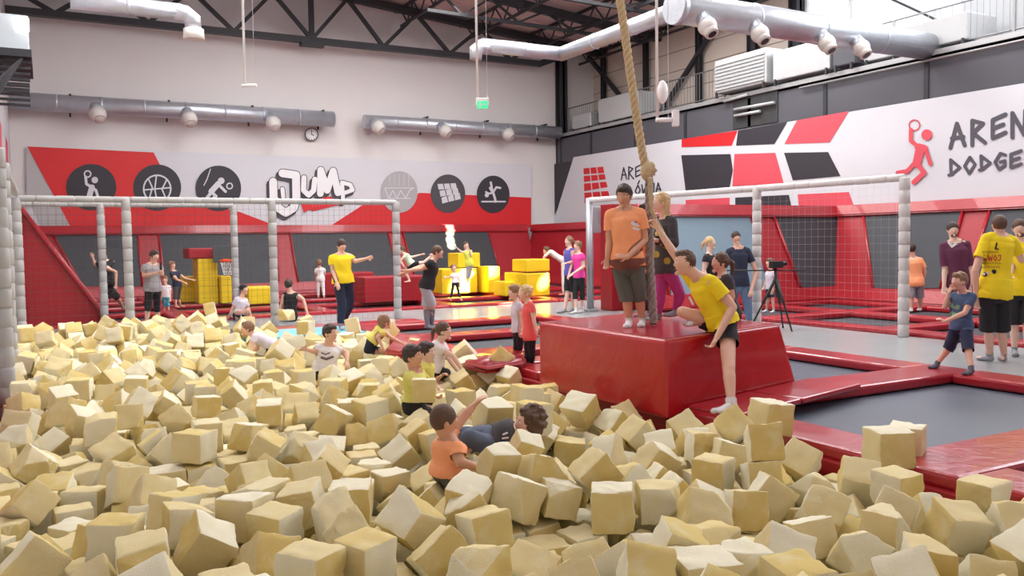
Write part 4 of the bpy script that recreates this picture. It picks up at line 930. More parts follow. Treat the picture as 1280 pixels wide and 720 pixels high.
# --- on the red platform (top at .72)
person('boy', 'boy in a neon orange T-shirt standing on the red block, looking down', 1.52, (781, 262), (785, 336), -14, (780, 245, -.03),
       ((806, 300, .02), (784, 322, -.16), (768, 318, -.02)), ((762, 301, 0), (759, 324, -.03)), ((799, 372, -.03), (803, 408)), ((784, 374, -.03), (786, 409)), ground=.72, head_yaw=-25, pitch=14, sk=SKB,
       shirt=(C_OR, .62, .02, .022), pants=(C_GR, 1.12, .03), socks=(SOCKW, .84), shw=1.08, build=1.12, belt=cloth('fabric_brown_pattern', 116, 66, 58, .4))
print_on('boy', 'chest_print', [([(791, 279), (797, 281)], 5), ([(792, 285), (798, 287)], 3)], C_WH, 'white chest print')
print_on('boy', 'chest_print', [([(794, 277), (799, 280)], 1.6)], cloth('print_red', 200, 70, 60), 'red chest print', k=2)
person('girl', 'blonde girl in a charcoal long sleeve top and magenta leggings holding the rope', 1.45, (832, 272), (832, 338), -70, (826, 254, -.02),
       ((842, 304, -.06), (817, 300, -.08)), ((822, 296, .1), (814, 274, .02)), ((850, 368, .02), (845, 396, .18)), ((826, 366, -.03), (823, 401, .05)), d=9.35, ground=.72, head_yaw=-82, sk=SKC,
       hair=('long', H_BL), shirt=(C_CH, 1.85, -.06, .018), pants=(C_MG, 1.93, .006), socks=(SOCKG, .9))
print_on('girl', 'chest_print', [([(822, 292), (832, 300)], 7), ([(820, 318), (834, 326)], 9), ([(826, 306), (836, 312)], 3)], cloth('print_ochre', 176, 150, 60), 'ochre print on the top')
person('child_between', 'dark haired child half hidden behind the rope, in orange top and dark floral trousers', 1.33, (808, 283), (808, 338), -40, (806, 267), ((816, 304), (812, 326)), ((800, 304), (802, 326, -.02)), ((812, 366), (812, 396)), ((804, 366), (803, 396)), d=9.75, ground=.72,
       shirt=(cloth('fabric_dull_orange', 226, 120, 84), .6, .0), pants=(C_FL, 1.95, .01), socks=(SOCKG, .9))
person('coach', 'man in yellow T-shirt and black shorts climbing down off the red block', 1.80, (876, 347), (903, 405, .02), -72, (856, 329, -.03),
       ((916, 384, -.05), (896, 422, -.1), (888, 436)), ((846, 322, .02), (823, 287, .05), (814, 270, .0)), ((911, 462, -.10), (914, 515, -.50), -60), ((853, 390, .0), (880, 408, .02), -80), d=8.0, head_yaw=-86, sk=SKA,
       hair=('crop', H_BR), shirt=(C_YE, .60, -.03, .02), pants=(C_BK, .46, .016), socks=(SOCKW, .86), grip=.75)
print_on('coach', 'chest_print', [([(862, 372), (866, 380)], 3)], C_WH, 'white chest print')
person('girl_behind', 'girl with a dark ponytail seen behind the shoulder of the coach', 1.42, (903, 345), (914, 396), -80, (900, 329), ((915, 372), (905, 388)), ((900, 372), (892, 388)), ((900, 398, 0), (897, 410, .1)), ((905, 398, 0), (900, 410, .1)), d=9.3,
       hair=('ponytail', H_BR), shirt=(C_CH, .6, 0), pants=(C_BK, 1.9, .01), socks=None, ground=None)
# --- on the right
person('woman_blond', 'blonde woman in a black top behind the coach, beside the man in navy', 1.68, (886, 318), (890, 356), 55, (888, 304), ((896, 338), (898, 354)), ((880, 338), (884, 352, -.05)), ((893, 382), (892, 407)), ((887, 382), (887, 406)), sk=SKC, hair=('ponytail', H_BL), shirt=(C_BK, .4, 0), pants=(C_BK, 1.9, .01), socks=(SOCKG, .9))
person('man_navy', 'man in navy T-shirt and jeans with hands in pockets, facing the camera', 1.80, (923, 310), (924, 358), -5, (920, 297), ((945, 340), (939, 363, -.12)), ((901, 340), (911, 364, -.12)), ((935, 382), (936, 407), 30), ((915, 382), (916, 406), -40), sk=SKA, head_yaw=8, hair=('buzz', H_DK), shirt=(C_NV, .55, -.02, .016), pants=(C_JN, 1.95, .018), socks=(mat('shoe_grey', rgb(150, 150, 156), .6), .93), grip=.8)
person('toddler_tripod', 'small child in a pale grey T-shirt standing behind the tripod legs', 1.08, (963, 339), (963, 362), -60, (962, 329), ((969, 350), (966, 360)), ((958, 350), (955, 358)), ((966, 374), (967, 391)), ((960, 374), (958, 390)), hair=('short', H_BR), shirt=(C_LV, .5, 0), pants=(C_NV, .8, .02), socks=(SOCKW, .85), faces=False)
person('boy_wall', 'boy in orange T-shirt and plaid shorts facing away at the black wall trampoline', 1.42, (1142, 323), (1144, 356), 170, (1139, 311), ((1132, 340), (1134, 354, .1)), ((1156, 340), (1153, 354, .1)), ((1139, 373), (1139, 390)), ((1150, 373), (1150, 389)), ground=.07, hair=('short', H_DK), shirt=(C_OR, .7, -.05, .03), pants=(cloth('fabric_plaid', 150, 146, 156, .5), .95, .03), socks=(SOCKW, .85), faces=False, build=1.1)
person('man_plum', 'bearded man in a plum jumper with a white collar near the right edge', 1.80, (1193, 302), (1200, 362), -12, (1191, 287), ((1212, 336), (1212, 362, -.05)), ((1181, 336), (1180, 358, -.06)), ((1208, 392), (1209, 426)), ((1194, 392), (1194, 427)), sk=SKC, hair=('buzz', H_DK), shirt=(C_PU, .92, -.04, .014), pants=(C_NV, 1.95, .012), socks=(BLK, .93), shw=.95)
_f = FIG['man_plum']; mb = MB(); 
mb.ball(_f['hc'] - Z * _f['hh'] * .39 - FH * _f['hh'] * .17, _f['hh'] * .22, 10, (1, .9, .62)); obj('beard', mb, H_BR, _f['root'])
print_on('man_plum', 'collar', [([(1186, 303), (1190, 308), (1196, 304)], 3.2)], C_WH, 'white shirt collar')
person('boy_blue', 'small boy in a blue T-shirt and navy shorts, hand at his mouth', 1.17, (1205, 366), (1201, 411), -62, (1199, 352, -.02), ((1206, 391, -.04), (1181, 402, -.02), (1174, 398)), ((1181, 384, .0), (1186, 366, -.05), (1189, 360)), ((1210, 434), (1214, 468)), ((1187, 434), (1171, 460)), ground=.07, d=9.75, head_yaw=-75, hair=('short', H_LB), sk=SKA,
       shirt=(C_BL, .62, -.05, .016), pants=(cloth('fabric_dark_navy', 40, 46, 74, .15), 1.18, .03), socks=(cloth('sock_dark', 96, 96, 108), .84), build=1.06)
print_on('boy_blue', 'chest_print', [([(1189, 381), (1197, 384)], 6), ([(1190, 393), (1196, 395)], 7)], cloth('print_green', 120, 150, 120), 'green and white print')
person('man_back', 'man with printed yellow T-shirt and black shorts seen from behind at right', 1.83, (1250, 294), (1243, 368), 184, (1249, 281), ((1219, 338, -.02), (1220, 372, .05)), ((1277, 325, .1), (1284, 318, .3)), ((1236, 416), (1237, 452), 200), ((1252, 416), (1255, 452), 160), head_yaw=170, hair=('buzz', H_BR), sk=SKA, shirt=(C_YE, .62, -.06, .028), pants=(C_BK, .92, .035), socks=(SOCKG, .88), d=10.5)
txt = []
for yy, x0, x1 in ((315, 1228, 1251), (329, 1228, 1252), (334, 1227, 1251)):
    for i in range(int((x1 - x0) / 3)): txt.append(([(x0 + i * 3, yy - 1), (x0 + i * 3 + 1.6, yy + .8)], .8))
print_on('man_back', 'back_print', txt, cloth('print_olive', 120, 110, 40), 'olive lettering lines')
sw = []
def lett(x, y, w, h, S_): return [([(x + u * w, y + v * h) for u, v in p], 1.1) for p in S_]
sw += lett(1229, 319, 4.5, 7, [[(1, .1), (.2, 0), (.1, .45), (.9, .6), (.8, 1), (0, .9)]]) + lett(1235, 319, 5.5, 7, [[(0, 0), (.25, 1), (.5, .3), (.75, 1), (1, 0)]]) + lett(1242, 319, 4.2, 7, [[(.5, 0), (0, .5), (.5, 1), (1, .5), (.5, 0)]]) + lett(1247.5, 319, 3.4, 7, [[(.2, 0), (1, 0), (.9, .8), (.4, 1), (0, .8)]])
print_on('man_back', 'back_print', sw, cloth('print_red', 200, 70, 60), 'red lettering SWOJ', k=1)
print_on('man_back', 'back_print', [([(1246, 304), (1244.5, 311)], 2.2), ([(1244, 311), (1248, 311.5)], 1.6), ([(1231, 343), (1243, 339.5)], 5.5)], C_BK, 'black figure and logo patch')
print_on('man_back', 'back_print', [([(1230, 342.5), (1235, 341)], 3.4)], C_WH, 'white part of the logo', k=2)
person('man_edge', 'bearded man in a yellow T-shirt cut by the right edge of the photo', 1.80, (1279, 301), (1276, 366), -25, (1274, 285), ((1296, 335), (1294, 366)), ((1264, 332, -.05), (1262, 345, -.3)), ((1284, 408), (1285, 446)), ((1268, 408), (1268, 444)), d=11.3, ground=0, sk=SKC, hair=('buzz', H_BR), shirt=(C_YE, .6, -.06, .02), pants=(C_BK, .95, .03), socks=(SOCKG, .88))
_f = FIG['man_edge']; mb = MB(); mb.ball(_f['hc'] - Z * _f['hh'] * .39 - FH * _f['hh'] * .16, _f['hh'] * .22, 10, (1, .9, .62)); obj('beard', mb, H_BR, _f['root'])
# --- middle distance
person('woman_violet', 'woman in a violet tank top with crossed arms', 1.68, (712, 311), (713, 345), -60, (711, 302), ((718, 327), (708, 329, -.1)), ((706, 326), (714, 328, -.15)), ((716, 368), (717, 390)), ((709, 368), (706, 391)), sk=SKC, hair=('ponytail', H_LB), shirt=(C_VI, .02, 0), pants=(C_BK, .85, .02), socks=(SOCKG, .95))
person('girl_pink', 'girl in a pink T-shirt and black leggings standing beside the metal post', 1.55, (723, 317), (724, 347), -55, (722, 308), ((730, 333), (716, 342, -.15)), ((715, 331), (711, 343, -.1)), ((728, 369), (728, 391)), ((719, 369), (720, 392)), sk=SKC, hair=('bun', H_LB), shirt=(C_PK, .5, -.03), pants=(C_BK, 1.3, .01), socks=(SOCKW, .7))
person('child_lean', 'child in white bending over the upper yellow block at the right', 1.25, (686, 314), (704, 326), -90, (683, 313), ((680, 321), (678, 329, 0)), ((682, 321), (679, 329)), ((704, 348), (704, 369)), ((707, 348), (707, 369)), d=24.9, ground=None, hair=('short', H_BR), shirt=(C_WH, .9, 0), pants=(C_WH, 1.9, .01), faces=False)
person('girl_coral', 'little girl with a small ponytail in a coral T-shirt beside the red block', 1.10, (661, 378), (662, 422), -72, (656, 367, -.01), ((667, 398, -.03), (670, 412, -.02)), ((656, 397), (654, 410)), ((665, 441), (664, 460)), ((660, 441), (660, 459)), ground=.0, sk=SKC, hair=('bun', H_BL), shirt=(C_CO, .6, -.08, .016), pants=(C_BK, 1.9, .012), socks=(SOCKG, .9))
person('child_coral', 'fair haired child partly hidden behind the little girl in coral', 1.12, (646, 377), (648, 414), -70, (643, 366), ((652, 396), (652, 408)), ((643, 395), (641, 406)), ((650, 430), (650, 446)), ((646, 430), (645, 445)), ground=.08, sk=SKC, hair=('short', H_LB), shirt=(C_LV, .5, -.05), pants=(C_BK, 1.9, .01), socks=(SOCKG, .9))
person('child_lime', 'child in a lime vest jumping with raised arms in front of the yellow blocks', 1.18, (584, 313), (587, 331), 20, (582, 307), ((589, 320, -.1), (585, 308, -.1)), ((577, 315), (570, 309)), ((587, 343), (585, 354, .1)), ((584, 343), (583, 353, 0)), d=24.6, ground=None, sk=SKC, hair=('short', H_BR), shirt=(C_NG, .2, -.1), pants=(C_LG, 1.5, .01), socks=(SOCKW, .9), faces=False)
person('child_white_small', 'small child in white T-shirt and dark leggings in front of the yellow blocks', 1.0, (568, 342), (569, 354), 30, (567, 335), ((574, 349), (575, 355)), ((562, 347), (559, 347)), ((573, 365), (576, 376)), ((565, 365), (563, 376)), ground=.07, sk=SKC, hair=('bun', H_LB), shirt=(C_WH, .5, 0), pants=(C_NV, 1.8, .01), faces=False)
person('child_leap', 'child in white and lime leaping with one leg stretched out behind the net post', 1.28, (506, 318), (515, 331), -60, (502, 313), ((500, 326), (505, 333)), ((516, 321), (527, 318)), ((530, 328, .0), (543, 319, .05)), ((508, 342, 0), (512, 353, 0)), d=22.5, ground=None, sk=SKC, hair=('short', H_BR), shirt=(cloth('fabric_white_lime', 216, 234, 200), .5, 0), pants=(C_BK, .6, .01), faces=False)
person('man_black', 'man in black T-shirt and pale shorts leaning forward, arms swung back', 1.76, (541, 326), (533, 360), 78, (547, 315, -.02), ((524, 334, -.03), (506, 341, -.1)), ((527, 336, .02), (510, 338)), ((533, 384), (534, 412)), ((540, 383), (540, 411)), head_yaw=85, hair=('buzz', H_BR), shirt=(C_BK, .5, -.05, .014), pants=(C_LG, .98, .03), socks=(cloth('legging_grey', 130, 132, 144), .12), ground=.08)
person('man_yellow', 'man in yellow T-shirt and dark trousers beyond the pit, one arm out', 1.80, (426, 318), (429, 352), 22, (427, 307), ((444, 327), (459, 323, -.08)), ((416, 338), (421, 353, -.1)), ((438, 379, -.12), (431, 404)), ((427, 381), (426, 412)), ground=.08, head_yaw=35, pitch=12, hair=('buzz', H_DK), sk=SKA, shirt=(C_YE, .58, -.06, .02), pants=(C_NV, 1.92, .02), socks=(SOCKG, .94))
person('child_far', 'small child all in white seen from behind at the back court', 1.2, (400, 335), (401, 350), 178, (399, 329), ((394, 342), (395, 350, .1)), ((406, 342), (405, 350, .1)), ((398, 361), (398, 373)), ((404, 361), (405, 373)), ground=.07, hair=('short', H_LB), shirt=(C_WH, .7, -.1), pants=(C_WH, 1.9, .012), faces=False)
# --- left
person('woman_tank', 'woman in a black tank top sitting at the pit edge with her back turned', 1.62, (364, 366), (362, 397), 175, (361, 356), ((352, 381, 0), (349, 393, -.05)), ((379, 374, 0), (384, 391, -.05)), ((356, 394, .25), (353, 400, .55)), ((368, 394, .25), (370, 400, .55)), d=18.2, ground=None, hair=('bun', H_DK), sk=SKA, shirt=(C_BK, .02, .0), pants=(C_BK, 1.8, .012))
person('boy_crouch', 'boy in a pale shirt and black trousers crouching behind a net post', 1.42, (302, 372), (297, 396), 60, (305, 362), ((310, 384), (314, 396)), ((292, 382), (287, 394)), ((309, 388, -.1), (306, 401, .0)), ((300, 389, -.2), (296, 402, -.1)), d=18.6, ground=None, hair=('short', H_BK), shirt=(C_LV, .9, -.05), pants=(C_BK, 1.6, .015), socks=(SOCKG, .95))
person('child_navy', 'fair haired child in a navy T-shirt leaning on the low yellow block', 1.28, (217, 339), (222, 358), 70, (215, 332), ((231, 348), (240, 350)), ((222, 350), (230, 353)), ((222, 371), (226, 384)), ((219, 371), (220, 385)), ground=.07, hair=('short', H_LB), shirt=(C_NV, .5, -.05), pants=(cloth('fabric_grey_trousers', 90, 86, 88), 1.3, .015), faces=False)
person('child_teal', 'small child in white top and teal trousers next to the woman in grey', .98, (207, 357), (208, 372), 20, (206, 350), ((213, 365), (213, 372)), ((203, 365), (202, 371)), ((210, 379), (211, 388)), ((206, 379), (206, 388)), ground=.07, hair=('short', H_LB), shirt=(C_WH, .8, 0), pants=(C_TL, 1.7, .03), faces=False)
person('woman_grey', 'woman in a grey striped T-shirt and black leggings looking at her phone', 1.62, (190, 330), (191, 362), 42, (193, 320, -.02), ((203, 343), (201, 335, -.2)), ((180, 345), (197, 341, -.2)), ((196, 385), (199, 408)), ((185, 385), (183, 411)), head_yaw=60, pitch=15, hair=('short', H_DK), shirt=(C_ST, .6, -.08, .022), pants=(C_BK, 1.2, .01), sk=SKA, ground=0)
_f = FIG['woman_grey']; a = P(201, 333, _f['d'] - .33); mb = MB(); mb.box(-.035, .035, -.005, .005, -.07, .07, .004, 2, Matrix.Translation(a) @ Matrix.Rotation(-YAW - .6, 4, 'Z')); tag(obj('phone', mb, BLK), 'dark phone held by the woman in the grey striped T-shirt', 'phone')
person('walker_black', 'person dressed in black walking behind a net post at far left', 1.66, (131, 326), (136, 355), -150, (130, 316), ((145, 340), (145, 356)), ((120, 332), (116, 322)), ((147, 372, 0), (154, 388)), ((133, 374), (131, 393)), ground=.07, hair=('short', H_DK), shirt=(C_BK, .5, -.05), pants=(C_BK, .95, .03), socks=(SOCKG, .95), faces=False)
# --- in the foam
person('foam_lilac', 'fair haired boy in pale lilac shirt crawling in the foam', 1.3, (318, 420), (341, 432), -70, (309, 411), ((314, 437, -.1), (306, 441)), ((322, 436, .1), (314, 440)), ((336, 446), (350, 450, .1)), ((344, 446), (358, 449, .1)), d=12.6, ground=None, hair=('short', H_LB), shirt=(C_LV, .5, -.1), pants=(C_BK, 1.9, .01), grip=.3)
person('foam_white', 'boy in a printed white T-shirt waist deep in the foam, looking right', 1.42, (411, 432), (406, 464), 25, (413, 417, -.02), ((433, 441, .0), (434, 452, -.1)), ((396, 440), (384, 437, -.1)), ((412, 476, -.1), (414, 492, .1)), ((402, 476, -.1), (400, 492, .1)), d=10.4, ground=None, head_yaw=60, hair=('short', H_DK), shirt=(C_WH, .5, -.1, .018), pants=(C_BK, 1.0, .02), sk=SKA)
print_on('foam_white', 'chest_print', [([(402, 441), (407, 443), (412, 441)], 1.6), ([(402, 447), (408, 449), (416, 446)], 3)], cloth('print_grey', 120, 100, 110), 'dark chest print')
person('foam_yellow', 'long haired child in yellow shirt crawling out of the foam', 1.25, (479, 410), (465, 426), 120, (481, 403), ((487, 421, -.05), (501, 428, -.05)), ((472, 421), (478, 434)), ((459, 438, -.05), (470, 444, 0)), ((466, 438, .1), (476, 442, .1)), d=12.0, ground=None, hair=('long', H_LB), shirt=(C_LY, .4, -.05), pants=(C_NV, 1.9, .014))
person('foam_girl', 'girl with a ponytail in a white T-shirt kneeling in the foam, reaching down', 1.34, (549, 427), (543, 463), 68, (555, 414, -.02), ((560, 447, -.05), (573, 465, -.05)), ((566, 445, .05), (578, 462, 0)), ((556, 466, -.1), (545, 482, 0)), ((558, 466, .1), (548, 482, .1)), d=10.3, ground=None, head_yaw=78, hair=('ponytail', H_BR), sk=SKC, shirt=(C_WH, .55, -.05, .018), pants=(C_BK, 1.9, .01))
person('foam_behind', 'dark haired child just behind the boy in pale yellow in the foam', 1.25, (531, 452), (530, 490), 70, (533, 441), ((538, 470), (545, 480)), ((526, 470), (530, 482)), ((538, 496, 0), (534, 515, 0)), ((536, 496, .1), (532, 515, .1)), d=8.5, ground=None, hair=('short', H_DK), sk=SKC, shirt=(C_LY, .5, -.05), pants=(C_BK, 1.9, .01))
person('foam_boy', 'dark haired boy in pale yellow T-shirt sunk in the foam, facing right', 1.34, (519, 464), (517, 509), 66, (516, 446, -.02), ((537, 482, .1), (549, 472, -.04)), ((528, 488, -.05), (541, 494, -.06)), ((530, 516, -.1), (532, 535, 0)), ((534, 516, .1), (536, 535, .1)), d=8.0, ground=None, head_yaw=72, hair=('short', H_DK), sk=SKB, shirt=(cloth('fabric_lemon', 226, 220, 120), .6, .15, .014), pants=(C_BK, 1.9, .02), grip=.7)
person('foam_orange', 'boy in a neon orange T-shirt sitting in the foam, back turned, reaching right', 1.36, (562, 549), (560, 592), 118, (555, 526, -.01), ((581, 519, .12), (592, 507, .03), (597, 502)), ((574, 578, -.05), (596, 584, .05)), ((578, 618, .1), (584, 650, .2)), ((572, 618, 0), (576, 650, .1)), d=5.55, ground=None, head_yaw=112, hair=('buzz', H_BR), sk=SKB, shirt=(C_OR, .55, -.02, .014), pants=(C_GR, 1.2, .03), grip=.35, build=1.05)
person('foam_curly', 'curly haired boy in striped top and jeans lying back in the foam', 1.42, (646, 542), (612, 551), -30, (660, 530, -.02), ((656, 566, -.1), (640, 574, -.05)), ((633, 560, .15), (620, 562, .1)), ((586, 547, -.12), (589, 566, -.1)), ((590, 543, .10), (572, 552, .22)), d=6.15, ground=None, head_yaw=-72, pitch=-10, roll=0, hair=('curly', H_BR), sk=SKA, shirt=(C_CH, .6, .15, .012), pants=(C_DJ, 1.9, .018))
print_on('foam_curly', 'sleeve_stripe', [([(629, 543), (634, 541)], 2.2), ([(628, 548), (635, 547)], 2.2), ([(628, 553), (636, 553)], 2)], C_WH, 'white stripe')

